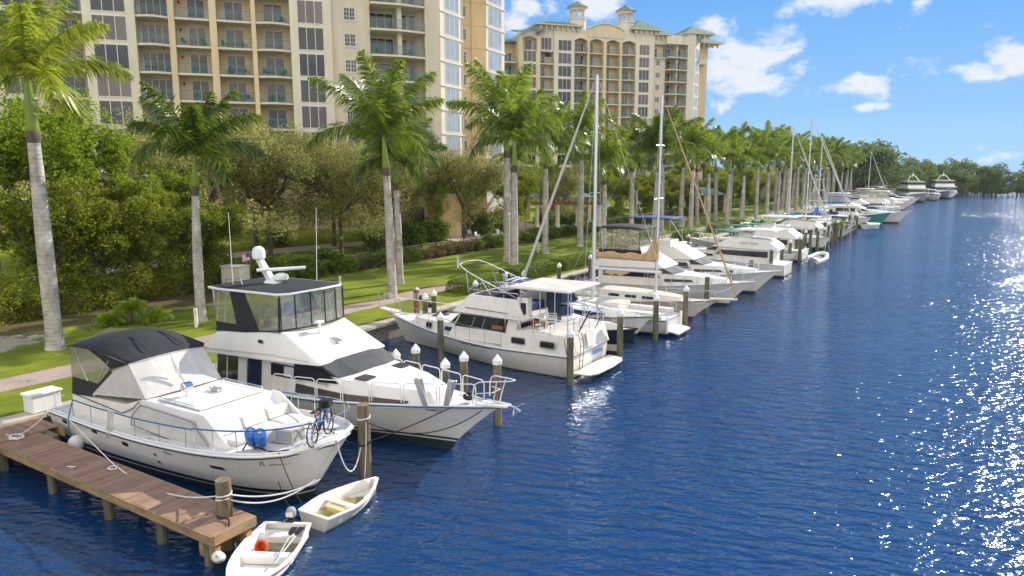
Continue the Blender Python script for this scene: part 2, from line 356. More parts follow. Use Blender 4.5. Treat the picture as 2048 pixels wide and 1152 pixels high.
# water ----------------------------------------------------------
WB = .15
def water_material():
    m = bpy.data.materials.new('water'); m.use_nodes = True; t = m.node_tree; b = t.nodes['Principled BSDF']
    b.inputs['Base Color'].default_value = (.006,.034,.1,1); b.inputs['Roughness'].default_value = .1
    b.inputs['IOR'].default_value = 1.85; b.inputs['Specular IOR Level'].default_value = .5; b.inputs['Specular Tint'].default_value = (.8,.92,1,1)
    co = t.nodes.new('ShaderNodeTexCoord')
    def wave(across, ratio, ang, detail, rough=.5, dist=.3):
        # crests run along the direction ang (from +X); rotate first, then stretch
        m1 = t.nodes.new('ShaderNodeMapping'); m1.inputs['Rotation'].default_value = (0,0,R(-ang)); t.links.new(co.outputs['Object'], m1.inputs[0])
        m2 = t.nodes.new('ShaderNodeMapping'); m2.inputs['Scale'].default_value = (across/ratio, across, 1); t.links.new(m1.outputs[0], m2.inputs[0])
        n = t.nodes.new('ShaderNodeTexNoise'); n.inputs['Scale'].default_value = 1; n.inputs['Detail'].default_value = detail; n.inputs['Roughness'].default_value = rough; n.inputs['Distortion'].default_value = dist
        t.links.new(m2.outputs[0], n.inputs['Vector']); return n.outputs[0]
    big = wave(2.5, 3.0, 18, 1.5, .45); cross = wave(3.4, 2.4, 50, 1.5, .45); mid = wave(7.0, 2.2, 28, 2); fine = wave(10, 1.6, 10, 2); gust = wave(.05, 2.0, 25, 2)
    h = mth(t, 'ADD', mth(t, 'ADD', mth(t, 'MULTIPLY', big, WB), mth(t, 'MULTIPLY', cross, WB*.45)), mth(t, 'ADD', mth(t, 'MULTIPLY', mid, .042), mth(t, 'MULTIPLY', fine, .015)))
    # sheltered water near the berths is calmer
    sp = t.nodes.new('ShaderNodeSeparateXYZ'); t.links.new(co.outputs['Object'], sp.inputs[0])
    mr = t.nodes.new('ShaderNodeMapRange'); mr.inputs[1].default_value = -20; mr.inputs[2].default_value = -6; mr.inputs[3].default_value = .5; mr.inputs[4].default_value = 1
    t.links.new(sp.outputs[0], mr.inputs[0])
    gm = t.nodes.new('ShaderNodeMapRange'); gm.inputs[1].default_value = .35; gm.inputs[2].default_value = .65; gm.inputs[3].default_value = .75; gm.inputs[4].default_value = 1.15
    t.links.new(gust, gm.inputs[0])
    h = mth(t, 'MULTIPLY', h, mth(t, 'MULTIPLY', mr.outputs[0], gm.outputs[0]))
    bp = t.nodes.new('ShaderNodeBump'); bp.inputs['Strength'].default_value = 1; bp.inputs['Distance'].default_value = 1
    t.links.new(h, bp.inputs['Height']); t.links.new(bp.outputs[0], b.inputs['Normal'])
    MATS['water'] = m
water_material()
WX = -27.35
mb = MB(); mb.quad((WX-.3,-60,0),(700,-60,0),(700,900,0),(WX-.3,900,0)); structure('water', mb, 'water')
# lawn -----------------------------------------------------------
def grass_material():
    m = bpy.data.materials.new('lawn'); m.use_nodes = True; t = m.node_tree; b = t.nodes['Principled BSDF']
    co = t.nodes.new('ShaderNodeTexCoord')
    def noi(s, d=4):
        n = t.nodes.new('ShaderNodeTexNoise'); n.inputs['Scale'].default_value = s; n.inputs['Detail'].default_value = d; t.links.new(co.outputs['Object'], n.inputs['Vector']); return n.outputs[0]
    r = t.nodes.new('ShaderNodeValToRGB'); e = r.color_ramp.elements
    e[0].position = .34; e[0].color = (.09,.12,.012,1); e[1].position = .66; e[1].color = (.25,.3,.02,1)
    t.links.new(mth(t, 'ADD', mth(t, 'MULTIPLY', noi(.5, 8), .6), mth(t, 'MULTIPLY', noi(14, 6), .4)), r.inputs[0])
    # bare sand and mulch patches at the near end and under the thicket, whose shade is painted in too
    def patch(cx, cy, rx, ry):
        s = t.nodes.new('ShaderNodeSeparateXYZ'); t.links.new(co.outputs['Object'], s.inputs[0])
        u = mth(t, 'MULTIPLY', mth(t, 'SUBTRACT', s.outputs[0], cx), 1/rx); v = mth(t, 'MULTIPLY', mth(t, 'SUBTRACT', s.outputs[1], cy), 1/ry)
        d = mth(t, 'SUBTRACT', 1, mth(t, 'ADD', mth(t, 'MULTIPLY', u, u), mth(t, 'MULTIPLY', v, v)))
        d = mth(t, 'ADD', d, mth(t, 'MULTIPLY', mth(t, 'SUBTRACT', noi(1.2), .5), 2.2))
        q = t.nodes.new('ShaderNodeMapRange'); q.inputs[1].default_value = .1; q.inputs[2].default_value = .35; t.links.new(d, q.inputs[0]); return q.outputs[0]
    def mixc(f, a, bb):
        x = t.nodes.new('ShaderNodeMix'); x.data_type = 'RGBA'; t.links.new(f, x.inputs[0]); t.links.new(a, x.inputs[6]); x.inputs[7].default_value = (*bb, 1); return x.outputs[2]
    c = r.outputs[0]
    wr = t.nodes.new('ShaderNodeMapRange'); wr.inputs[1].default_value = .56; wr.inputs[2].default_value = .72; wr.inputs[3].default_value = 0; wr.inputs[4].default_value = .55; t.links.new(noi(.9, 9), wr.inputs[0]); c = mixc(wr.outputs[0], c, (.17,.16,.05))
    c = mixc(patch(-40.2, 14.5, 2.5, 4.6), c, (.42,.35,.26))
    c = mixc(patch(-44.3, 24, 5.6, 12), c, (.12,.105,.04))  # mulch and thin grass, darkened to olive for the shade under the thicket
    c = mixc(patch(-43.6, 90, 1.3, 70), c, (.16,.1,.065))
    t.links.new(c, b.inputs['Base Color']); b.inputs['Roughness'].default_value = .9; b.inputs['Specular IOR Level'].default_value = .15
    n2 = noi(38, 3); bp = t.nodes.new('ShaderNodeBump'); bp.inputs['Strength'].default_value = .8; bp.inputs['Distance'].default_value = .06; t.links.new(n2, bp.inputs['Height']); t.links.new(bp.outputs[0], b.inputs['Normal'])
    MATS['lawn'] = m
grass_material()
mat('concrete', (.4,.36,.29), .85, var=.18, vscale=1.2, bump=.3, bscale=14, bdist=.01)
mat('wall_conc', (.22,.2,.17), .9, var=.3, vscale=1.0, bump=.3, bscale=8)
mat('mulch', (.09,.06,.04), .95, var=.4, vscale=9, bump=.8, bscale=14, bdist=.06)
xs = [-700,-300,-180,-120,-95]+[-90+2*i for i in range(29)]+[-32.2]
ys = [-120,-60,-20]+[0+5*i for i in range(48)]+[270,330,420,600,1000]
mb = MB(); o = 0
for y in ys:
    for x in xs: mb.v.append((x, y, ground_z(x, y)))
for j in range(len(ys)-1):
    for i in range(len(xs)-1):
        a = j*len(xs)+i; mb.f.append((a, a+1, a+1+len(xs), a+len(xs))); mb.m.append(0)
PW = 1.0
# two grass strips by the quay are separate from the pavement
mb.quad((-32.2,-120,ground_z(-32.2,0)),(-27.9,-120,1.0),(-27.9,250,1.0),(-32.2,250,ground_z(-32.2,0)))
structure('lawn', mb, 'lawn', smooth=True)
# far bank closing the basin
mb = MB()
fb = [(-27,268),(-18,292),(-9,318),(6,334),(30,345),(75,365),(150,420),(280,540),(440,720)]
for (x0,y0),(x1,y1) in zip(fb, fb[1:]):
    mb.quad((x0,y0,-.2),(x1,y1,-.2),(x1-60,y1+140,1.2),(x0-60,y0+140,1.2))
mb.quad((-27,248,-.2),(-27,268,-.2),(-60,268,1.3),(-60,248,1.3))
structure('far_bank', mb, 'mulch')
# seawall with a pale concrete cap
mb = MB(); mb.box(-27.95,-27.45,-60,250,-1.2,.86); structure('seawall', mb, 'wall_conc')
mb = MB()
y = -60
while y < 250:
    mb.box(-28.05,-27.25,y+.01,y+5.98,.862,1.03); y += 6
structure('seawall_cap', mb, 'concrete', bevel=.02)
# herringbone brick walk
def brick_material():
    m = bpy.data.materials.new('brick_walk'); m.use_nodes = True; t = m.node_tree; b = t.nodes['Principled BSDF']
    co = t.nodes.new('ShaderNodeTexCoord'); mp = t.nodes.new('ShaderNodeMapping'); mp.inputs['Rotation'].default_value = (0,0,R(45)); t.links.new(co.outputs['Object'], mp.inputs[0])
    br = t.nodes.new('ShaderNodeTexBrick'); br.inputs['Scale'].default_value = 4.5
    br.inputs['Color1'].default_value = (.37,.27,.215,1); br.inputs['Color2'].default_value = (.44,.345,.28,1); br.inputs['Mortar'].default_value = (.24,.2,.17,1); br.inputs['Mortar Size'].default_value = .015
    t.links.new(mp.outputs[0], br.inputs['Vector'])
    n = t.nodes.new('ShaderNodeTexNoise'); n.inputs['Scale'].default_value = .8; n.inputs['Detail'].default_value = 5; t.links.new(co.outputs['Object'], n.inputs['Vector'])
    mx = t.nodes.new('ShaderNodeMix'); mx.data_type = 'RGBA'; mx.blend_type = 'MULTIPLY'; mx.inputs[0].default_value = .6
    r = t.nodes.new('ShaderNodeValToRGB'); r.color_ramp.elements[0].position = .3; r.color_ramp.elements[0].color = (.6,.58,.56,1); r.color_ramp.elements[1].color = (1,1,1,1); r.color_ramp.elements[1].position = .7
    t.links.new(n.outputs[0], r.inputs[0]); t.links.new(br.outputs[0], mx.inputs[6]); t.links.new(r.outputs[0], mx.inputs[7]); t.links.new(mx.outputs[2], b.inputs['Base Color']); b.inputs['Roughness'].default_value = .85
    MATS['brick_walk'] = m
brick_material()
mb = MB()
pp = [(-33.05,-60),(-33.05,0),(-33.0,14),(-32.8,30),(-32.9,50),(-33.4,70),(-33.4,110),(-33.4,240)]
for (x0,y0),(x1,y1) in zip(pp, pp[1:]):
    n_ = max(1, int((y1-y0)/6))
    for k in range(n_):
        ya, yb = y0+(y1-y0)*k/n_, y0+(y1-y0)*(k+1)/n_; xa, xb = x0+(x1-x0)*k/n_, x0+(x1-x0)*(k+1)/n_
        w = 1.75
        def zz(x): return ground_z(x, 0)+.03 if x < -32.2 else 1.0+(ground_z(-32.2,0)-1.0)*max(0,(-27.9-x))/4.3+.03
        mb.loft([[(xa-.1,ya,zz(xa-.1)-.12),(xa+w,ya,zz(xa+w)-.12),(xa+w,ya,zz(xa+w)),(xa-.1,ya,zz(xa-.1))],[(xb-.1,yb,zz(xb-.1)-.12),(xb+w,yb,zz(xb+w)-.12),(xb+w,yb,zz(xb+w)),(xb-.1,yb,zz(xb-.1))]])
structure('brick_path', mb, 'brick_walk')
mb = MB(); mb.box(-31.3,-28.1,44.3,46.2,.95,1.075); structure('spur_path', mb, 'brick_walk')
# pale terrace by the pergola and a lawn path seen through the trees
mb = MB()
cx, cy = camplan(3.5, 78)
for (x0,x1,y0,y1) in [(-47.5,-58,66,90)]:
    mb.quad((x0,y0,ground_z(x0,0)+.06),(x1,y0,ground_z(x1,0)+.06),(x1,y1,ground_z(x1,0)+.06),(x0,y1,ground_z(x0,0)+.06))
mat('paving_pale', (.5,.42,.36), .85, var=.12, vscale=2)
structure('terrace_paving', mb, 'paving_pale')
mb = MB()
for k in range(9):
    y0, y1 = 24+4*k, 28+4*k; x0, x1 = -54+.05*(k-3)**2, -54+.05*(k-2)**2
    for a in (0,1):
        xa0, xa1 = x0-a*1.0, x1-a*1.0
        mb.quad((xa0,y0,ground_z(xa0,0)+.05),(xa0-1.0,y0,ground_z(xa0-1,0)+.05),(xa1-1.0,y1,ground_z(xa1-1,0)+.05),(xa1,y1,ground_z(xa1,0)+.05))
structure('garden_path', mb, 'paving_pale')
# docks ----------------------------------------------------------
def deckmat():
    m = bpy.data.materials.new('dock_boards'); m.use_nodes = True; t = m.node_tree; b = t.nodes['Principled BSDF']
    co = t.nodes.new('ShaderNodeTexCoord'); s = t.nodes.new('ShaderNodeSeparateXYZ'); t.links.new(co.outputs['Object'], s.inputs[0])
    g = t.nodes.new('ShaderNodeNewGeometry'); n = t.nodes.new('ShaderNodeTexNoise'); n.inputs['Scale'].default_value = 2.2; n.inputs['Detail'].default_value = 5; t.links.new(co.outputs['Object'], n.inputs['Vector'])
    r = t.nodes.new('ShaderNodeValToRGB'); e = r.color_ramp.elements; e[0].position = .2; e[0].color = (.2,.115,.07,1); e[1].position = .85; e[1].color = (.38,.235,.145,1)
    t.links.new(mth(t, 'ADD', mth(t, 'MULTIPLY', g.outputs['Random Per Island'], .4), mth(t, 'MULTIPLY', n.outputs[0], .6)), r.inputs[0]); t.links.new(r.outputs[0], b.inputs['Base Color']); b.inputs['Roughness'].default_value = .75
    MATS['dock_boards'] = m
deckmat()
mat('pile_wood', (.17,.125,.065), .9, var=.45, vscale=2.5, bump=.8, bscale=7, bdist=.03, vstretch=(3,3,.4), col2=(.25,.2,.12))
mat('pile_green', (.085,.085,.05), .9, var=.45, vscale=2.5, bump=.8, bscale=7, bdist=.03, vstretch=(3,3,.4), col2=(.18,.17,.1))
mat('fascia', (.3,.2,.09), .85, var=.35, vscale=1.6, bump=.3, bscale=10, vstretch=(1,1,3))
dk = thing('dock', 'long brown boarded finger dock in front of the nearest motor yacht', 'dock', (-27.3, 9.76, 0))
mb = MB(); x = .06
while x < 12.6:
    mb.box(x, x+.135, 0, 1.2, .862, .9); x += .142
mb.build('deck_boards', 'dock_boards', dk)
mb = MB(); mb.box(.05,12.68,-.05,-.005,.66,.895); mb.box(.05,12.68,1.205,1.25,.66,.895); mb.box(12.66,12.71,.0,1.2,.66,.895); mb.build('fascia', 'fascia', dk)
for x_ in (1.6, 4.7, 7.8, 10.3, 12.3):
    for y_ in (.12, 1.05):
        m_ = MB(); m_.cyl(x_, y_, -1.2, .85, .13, .13, 10); m_.build('pile', 'pile_green', dk, smooth=True)
for y_ in (.05,.95): mb = MB(); mb.box(12.0,12.65,y_,y_+.15,.2,.59); mb.build('cross_beam', 'fascia', dk)
dk2 = thing('dock', 'brown boarded landing along the seawall at the left edge', 'dock', (-27.25, 3.0, 0))
mb = MB(); y = 8.05
mb2 = MB(); x = .02
while y < 11.6: y += .142
yy = -8
mb = MB()
while yy < 6.44:
    mb.box(-.02, 1.9, yy, yy+.135, .905, .943); yy += .142
while yy < 8.6:
    mb.box(-.02, 1.5, yy, yy+.135, .905, .943); yy += .142
mb.build('deck_boards', 'dock_boards', dk2)
mb = MB(); mb.box(0,1.85,8.62,8.67,.64,.93); mb.box(1.91,1.95,-8,6.44,.64,.93); mb.build('fascia', 'fascia', dk2)
def rope_coil(name, x, y, z, m, label, r=.18, n=3, seed=0):
    rr = random.Random(seed); mb = MB(); pts = []
    for i in range(n*12):
        a = i/12*2*math.pi; q = r*(1-.18*(i/(n*12))) + rr.uniform(-.03,.03)
        pts.append((q*math.cos(a)*1.25, q*math.sin(a), .02+.012*i/12+rr.uniform(0,.02)))
    mb.tube(pts, .016, 5)
    o = mb.build(name, m, smooth=True); o.location = (x,y,z); tag(o, label, 'rope'); return o
def cleat(x, y, z, rz, label):
    mb = MB(); mb.tube([(-.13,0,.07),(-.06,0,.055),(.06,0,.055),(.13,0,.07)], .014, 6); mb.box(-.05,-.02,-.02,.02,0,.055); mb.box(.02,.05,-.02,.02,0,.055); mb.box(-.07,.07,-.025,.025,0,.012)
    o = mb.build('cleat', 'chrome', smooth=True); o.location = (x,y,z); o.rotation_euler = (0,0,rz); tag(o, label, 'cleat'); return o
rope_coil('mooring_rope', -25.75, 10.35, .91, 'rope_white', 'white mooring rope coiled on the dock corner by the seawall', .2, 5, 1)
cleat(-26.0, 10.25, .945, .4, 'small metal cleat with the coiled rope on the dock corner')
rope_coil('mooring_rope', -20.6, 10.66, .902, 'rope_white', 'white mooring rope looped on a cleat halfway along the dock edge', .11, 3, 2)
cleat(-20.6, 10.72, .902, 0, 'metal cleat halfway along the dock edge with a rope end on it')
cleat(-21.7, 10.05, .902, .5, 'bare metal cleat in the middle of the brown dock')

# pilings --------------------------------------------------------
def piling(x, y, ztop, r=.15, cap=True, m='pile_green', label=None, zb=-1.2, lean=0, group=None):
    t = thing('piling', label, 'piling', (x,y,0), 0, group)
    mb = MB(); n = 7
    mb.tube([(lean*(z-zb)+.01*math.sin(z*3), .01*math.cos(z*4), z) for z in [zb+(ztop-zb)*i/n for i in range(n+1)]], [r*(1.06-.1*i/n) for i in range(n+1)], 14)
    mb.build('post', m, t, smooth=True)
    tx = lean*(ztop-zb)
    if cap:
        mb = MB(); mb.lathe((tx,0,ztop), [(r*1.16,-.1),(r*1.18,.02),(r*1.2,.05),(.012,r*1.75)], 14); mb.build('cap', 'plastic_white', t, smooth=True, angle=30)
    return t
piling(-15.34, 15.7, 2.42, .2, False, 'pile_wood', 'thick bare brown piling with ropes beside the bicycles')
piling(-15.34, 10.62, 1.86, .2, False, 'pile_wood', 'thick bare piling with white ropes at the dock end')
plist = [(-14.4,21.9,2.5,'white capped piling in front of the bow with the anchor'),(-14.43,27.95,2.35,'white capped piling at the near corner of the trawler stern'),(-14.3,33.2,2.4,'white capped piling at the far corner of the trawler stern'),
 (-18.6,20.95,2.35,'short white capped piling just beyond the dark windscreen'),(-18.5,22.05,2.35,'white capped piling near the trawler midship, left of two'),(-16.1,20.9,2.35,'white capped piling behind the bow rail of the second yacht'),(-16.1,22.1,2.35,'taller white capped piling behind the bow rail'),
 (-20.5,26.3,2.75,'white capped piling standing close against the trawler side'),
 (-14.36,38.4,2.4,'white capped piling in front of the dark bow boat'),(-14.0,42.5,2.4,'white capped piling beside the sailboat transom'),(-14.18,47.4,2.55,'bare topped piling in front of the cream sailing bow'),(-14.3,53.7,2.4,'white capped piling below the long bowsprit'),(-14.5,60.6,2.3,'brown piling between two white motor yacht bows'),(-14.4,67.5,2.6,'white capped piling by the swim platform of the flybridge cruiser'),(-14.3,71.5,2.7,'dark piling next to the inflatable dinghy'),
 (-26.5,25.5,2.2,'capped piling by the grass at the bow of the second yacht'),(-26.2,32.2,2.3,'white capped piling by the trawler bow'),(-26.5,33.4,2.3,'green piling at the seawall behind the trawler foredeck'),(-26.4,37.6,2.35,'capped piling at the seawall beside the trawler flybridge'),
 (-26.6,44.0,2.2,'capped piling by the first clipped shrub'),(-26.6,49.4,2.2,'capped piling by the second clipped shrub'),(-26.6,55.0,2.3,'capped piling by the seawall near the blue canvas'),(-20.2,36.5,2.4,'capped piling seen over the trawler aft deck'),
 (-22.5,55.8,2.3,'capped piling between the cream sloop and the dark canopy cruiser')]
for i, (x,y,z,l) in enumerate(plist):
    piling(x, y, z, .16, 'bare' not in l and 'brown' not in l and 'dark piling' not in l, 'pile_green' if i % 3 else 'pile_wood', l)
rr = random.Random(4); yk = 76; k = 0
ordw = ['first','second','third','fourth','fifth','sixth','seventh','eighth','ninth','tenth','eleventh','twelfth','thirteenth','fourteenth']
while yk < 128:
    for dx in ((0,) if k % 2 else (0, -1.0)):
        piling(-14.2+dx+rr.uniform(-.3,.3), yk+rr.uniform(-.6,.6)+dx*.8, rr.uniform(2.3,3.0), .17, rr.random() < .5, 'pile_green', 'weathered outer piling in the far row of berths', group='outer pilings of the far berths')
    k += 1; yk += 3.4
yk = 62; k = 0
while yk < 120:
    piling(-26.6, yk+rr.uniform(-.6,.6), rr.uniform(1.9,2.5), .16, True, 'pile_green', 'capped piling along the seawall by the lawn', group='seawall pilings of the far berths'); yk += 6.1

pp_ = (-20.9, 4.0)
piling(-18.42, 3.02, 1.5, .14, False, 'pile_green', 'weathered pale green post standing in the water in front of the dock')
# ================================================================ BUILDINGS
mat('stucco', (.6,.535,.41), .9, var=.1, vscale=.9, vstretch=(1,1,.25), bump=.15, bscale=30, bdist=.01)
mat('stucco_light', (.66,.61,.48), .9, var=.1, vscale=.9, vstretch=(1,1,.25), bump=.15, bscale=30, bdist=.01)
mat('stucco_yellow', (.66,.53,.33), .9, var=.1, vscale=.9, vstretch=(1,1,.25))
mat('stucco_gold', (.67,.5,.28), .9, var=.1, vscale=.9, vstretch=(1,1,.25))
mat('trim', (.62,.58,.48), .8)
mat('win_frame', (.68,.67,.62), .5)
mat('rail_teal', (.1,.24,.25), .45)
mat('roof_green', (.1,.24,.17), .6, var=.45, vscale=1.1, bump=.4, bscale=4, col2=(.42,.5,.4))
def panemat():
    m = bpy.data.materials.new('pane'); m.use_nodes = True; t = m.node_tree; b = t.nodes['Principled BSDF']
    g = t.nodes.new('ShaderNodeNewGeometry'); o = t.nodes.new('ShaderNodeObjectInfo')
    r = t.nodes.new('ShaderNodeValToRGB'); e = r.color_ramp.elements; e[0].color = (.008,.014,.024,1); e[1].color = (.15,.13,.13,1); e[0].position = .15; e[1].position = .95
    x = e.new(.55); x.color = (.018,.022,.03,1); x = e.new(.82); x.color = (.1,.075,.08,1)
    t.links.new(mth(t, 'ADD', mth(t, 'MULTIPLY', o.outputs['Random'], .8), mth(t, 'MULTIPLY', g.outputs['Random Per Island'], .2)), r.inputs[0])
    co = t.nodes.new('ShaderNodeTexCoord'); n = t.nodes.new('ShaderNodeTexNoise'); n.inputs['Scale'].default_value = .8; t.links.new(co.outputs['Object'], n.inputs['Vector'])
    bp = t.nodes.new('ShaderNodeBump'); bp.inputs['Strength'].default_value = .25; bp.inputs['Distance'].default_value = .03; t.links.new(n.outputs[0], bp.inputs['Height']); t.links.new(bp.outputs[0], b.inputs['Normal'])
    t.links.new(r.outputs[0], b.inputs['Base Color']); b.inputs['Roughness'].default_value = .08; b.inputs['Specular IOR Level'].default_value = .7
    MATS['pane'] = m
panemat()
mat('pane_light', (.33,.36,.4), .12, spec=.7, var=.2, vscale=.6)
def xf(mb, ox, oy, ang):      # move a mesh into a rotated wing of the building
    c, s = math.cos(ang), math.sin(ang)
    mb.v = [(ox+x*c-y*s, oy+x*s+y*c, z) for x,y,z in mb.v]; return mb
def win_parts(x0, x1, z0, z1, npan, y=0, rows=1, fw=.07, place=None):
    """white frame standing 4 cm proud of the wall, panes 3 cm behind its face"""
    f = MB(); p = MB(); yf = y-.04
    f.box(x0,x1,yf,y+.1,z0,z0+fw); f.box(x0,x1,yf,y+.1,z1-fw,z1); f.box(x0,x0+fw,yf,y+.1,z0+fw,z1-fw); f.box(x1-fw,x1,yf,y+.1,z0+fw,z1-fw)
    w = (x1-x0)/npan
    for i in range(npan):
        p.box(x0+i*w+.02, x0+(i+1)*w-.02, y-.012, y+.02, z0+.03, z1-.03)
        if i: f.box(x0+i*w-.035, x0+i*w+.035, yf, y+.1, z0+fw, z1-fw)
    for j in range(1, rows):
        zz = z0+(z1-z0)*j/rows
        for i in range(npan): f.box(x0+i*w+.04, x0+(i+1)*w-.04, yf+.004, y+.03, zz-.02, zz+.02)
    if rows > 2:
        for i in range(npan): f.box(x0+(i+.5)*w-.015, x0+(i+.5)*w+.015, yf+.008, y+.03, z0+fw, z1-fw)
    if place: xf(f, *place); xf(p, *place)
    return f, p
def copies(objs, zs, z0):
    """the same part on every further storey, with its sub-parts"""
    for z in zs:
        for o in objs:
            c = o.copy(); COL.objects.link(c); c.location = (o.location.x, o.location.y, o.location.z+z-z0)
            for ch in o.children:
                d = ch.copy(); COL.objects.link(d); d.parent = c
def window(root, x0, x1, z0, z1, n, zs=(), y=0, rows=1, place=None, name='window', pane='pane'):
    f, p = win_parts(x0, x1, z0, z1, n, y, rows, place=place)
    o = f.build(name, 'win_frame', root); p.build('pane', pane, o)
    if zs: copies([o], zs, z0)
def balcony(root, x0, x1, zs, shape='bow', depth=1.9, door=(.2,.8), ndoor=2, out=.7, wallm='stucco_yellow', lamp=True, slabm='trim'):
    """slab + teal railing, sliding door on the back wall, repeated on every storey zs"""
    z = zs[0]; w = x1-x0
    if shape == 'bow': prof = [(x0+w*i/8, -.12-out*math.sin(math.pi*i/8)) for i in range(9)]
    elif shape == 'facet': prof = [(x0,-.9),(x0+w*.55,-.9),(x1,-.12)]
    else: prof = [(x0,-.12),(x1,-.12)]
    poly = prof + [(x1,depth),(x0,depth)]
    s = MB(); s.prism(poly, z-.22, z); slab = s.build('balcony', slabm, root)
    r = MB(); rp = [(x, y+.06) for x, y in prof]
    r.tube([(x,y,z+1.02) for x,y in rp], .035, 4); r.tube([(x,y,z+.1) for x,y in rp], .025, 4)
    for (xa,ya),(xb,yb) in zip(rp, rp[1:]):
        L = math.hypot(xb-xa, yb-ya); n = max(1, int(L/.135))
        for i in range(n):
            t = (i+.5)/n; x = xa+(xb-xa)*t; y = ya+(yb-ya)*t
            r.box(x-.014, x+.014, y-.014, y+.014, z+.1, z+1.0)
    r.build('railing', 'rail_teal', slab)
    dx0, dx1 = x0+w*door[0], x0+w*door[1]
    f, p = win_parts(dx0, dx1, z+.03, z+2.32, ndoor, depth-.03)
    d = f.build('sliding_door', 'win_frame', root); p.build('pane', 'pane', d)
    objs = [slab, d]
    if lamp:
        l = MB(); l.box(x0+w*.1-.08, x0+w*.1+.08, depth-.12, depth-.03, z+1.75, z+2.05); objs.append(l.build('wall_lamp', 'black', root))
    copies(objs, zs[1:], z)

def build_near():
    t = thing('apartment_building', 'near beige apartment tower at the left with yellow pilasters and teal balcony railings', 'building', (*camplan(-43.1, 77.1), 0), R(50.36))
    Z0, ZT = 2.2, 37.5
    S = [8.6+2.855*k for k in range(10)]
    def col(x0, x1, y0, y1, m, z0=Z0, z1=ZT, name='wall'): mb = MB(); mb.box(x0,x1,y0,y1,z0,z1); return mb.build(name, m, t)
    # far left wing
    col(-30,-8.6,.3,14,'stucco'); 
    for xx in (-28,-22,-16): window(t, xx, xx+3.3, S[0]+.1, S[0]+2.6, 3, S[1:], y=.3)
    window(t, -8.5, -5.7, S[0]+.12, S[0]+2.6, 2, [s+.12 for s in S[1:]], y=.2)
    col(-8.6,-5.6,.2,14,'stucco_light'); col(-5.6,-4.7,-.15,14,'stucco_yellow')
    balcony(t, -4.7, -.98, S, 'flat', 1.9, (.25,.85), 2, lamp=False)
    col(-4.7,-.98,1.9,14,'stucco_yellow')
    col(-.98,3.9,-.25,14,'stucco_light'); window(t, -.16, 3.09, S[0]+.1, S[0]+2.6, 3, [s+.1 for s in S[1:]], y=-.25)
    # balcony bays and pilasters
    col(3.9,7.05,1.9,14,'stucco_yellow'); balcony(t, 3.92, 7.03, S, 'bow', 1.9, (.06,.94), 4, .55, lamp=False)
    col(7.05,7.64,-.2,1.9,'stucco_yellow',name='pilaster')
    col(7.05,11.1,1.9,14,'stucco_yellow'); balcony(t, 7.66, 11.07, S, 'flat', 1.9, (.32,.85), 2)
    col(11.09,11.8,-.2,1.9,'stucco_yellow',name='pilaster')
    col(11.1,15.4,1.9,14,'stucco_yellow'); balcony(t, 11.82, 15.3, S, 'flat', 1.9, (.2,.76), 2, lamp=False)
    col(15.32,15.79,-.2,1.9,'stucco_yellow',name='pilaster')
    col(15.4,19.37,1.9,14,'stucco_yellow'); balcony(t, 15.81, 19.35, S, 'bow', 1.9, (.22,.8), 2, .6, lamp=False)
    col(19.37,23.87,-.25,14,'stucco_light'); window(t, 20.17, 22.99, S[0]+.1, S[0]+2.6, 3, [s+.1 for s in S[1:]], y=-.25)
    col(23.87,28.19,.1,14,'stucco'); window(t, 25.26, 26.55, S[0]+.8, S[0]+2.2, 2, [s+.8 for s in S[1:]], y=.1, rows=3)
    # raised surrounds round the small windows
    for s in S:
        mb = MB(); a,b,c,d = 25.14,26.67,s+.68,s+2.32
        mb.box(a,b,.04,.1,c,c+.1); mb.box(a,b,.04,.1,d-.1,d); mb.box(a,a+.1,.04,.1,c+.1,d-.1); mb.box(b-.1,b,.04,.1,c+.1,d-.1); mb.build('window_surround', 'trim', t)
    col(28.19,34.6,2.6,14,'stucco_yellow'); balcony(t, 28.2, 34.55, S, 'facet', 2.6, (.02,.48), 3, lamp=False, slabm='stucco_light')
    mb = MB(); mb.box(31.4,31.9,.2,2.55,Z0,ZT); mb.build('pilaster', 'stucco_light', t)
    window(t, 32.1, 32.9, S[0]+.05, S[0]+2.3, 1, [s+.05 for s in S[1:]], y=2.55); window(t, 33.1, 34.5, S[0]+.05, S[0]+2.3, 2, [s+.05 for s in S[1:]], y=2.52)
    # corner tower: wall, chamfer with three-light windows, return wing, second chamfer
    P0 = (36.41, 0)
    a45 = R(45)
    col(34.6,36.41,0,14,'stucco')
    def wing(ox, oy, ang, L, m, dep=9, name='wall'):
        mb = MB(); mb.box(0,L,0,dep,Z0,ZT); xf(mb, ox, oy, ang); return mb.build(name, m, t)
    wing(P0[0], P0[1], a45, 5.3, 'stucco_light', 7)
    for s in S:
        mb = MB(); mb.box(-.1,5.4,-.09,.02,s-.32,s-.08); xf(mb, P0[0], P0[1], a45); mb.build('band', 'trim', t)
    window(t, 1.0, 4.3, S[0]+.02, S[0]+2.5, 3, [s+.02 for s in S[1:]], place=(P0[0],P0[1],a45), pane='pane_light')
    ex, ey = P0[0]+5.3*math.cos(a45), P0[1]+5.3*math.sin(a45)
    wx, wy = ex-.1, ey+3.9
    mb = MB(); mb.box(ex-.6,ex,ey-.2,wy+.2,Z0,ZT); mb.build('wall', 'stucco_yellow', t)
    mb = MB(); mb.box(wx-4,wx+2.2,wy,wy+8,Z0,ZT); mb.build('wall', 'stucco_yellow', t)
    mb = MB(); mb.box(wx+2.2,wx+4.2,wy-.25,wy+8,Z0,ZT); mb.build('wall', 'stucco_gold', t)
    window(t, wx+.75, wx+1.55, S[0]+.75, S[0]+2.15, 2, [s+.75 for s in S[1:]], y=wy, rows=3)
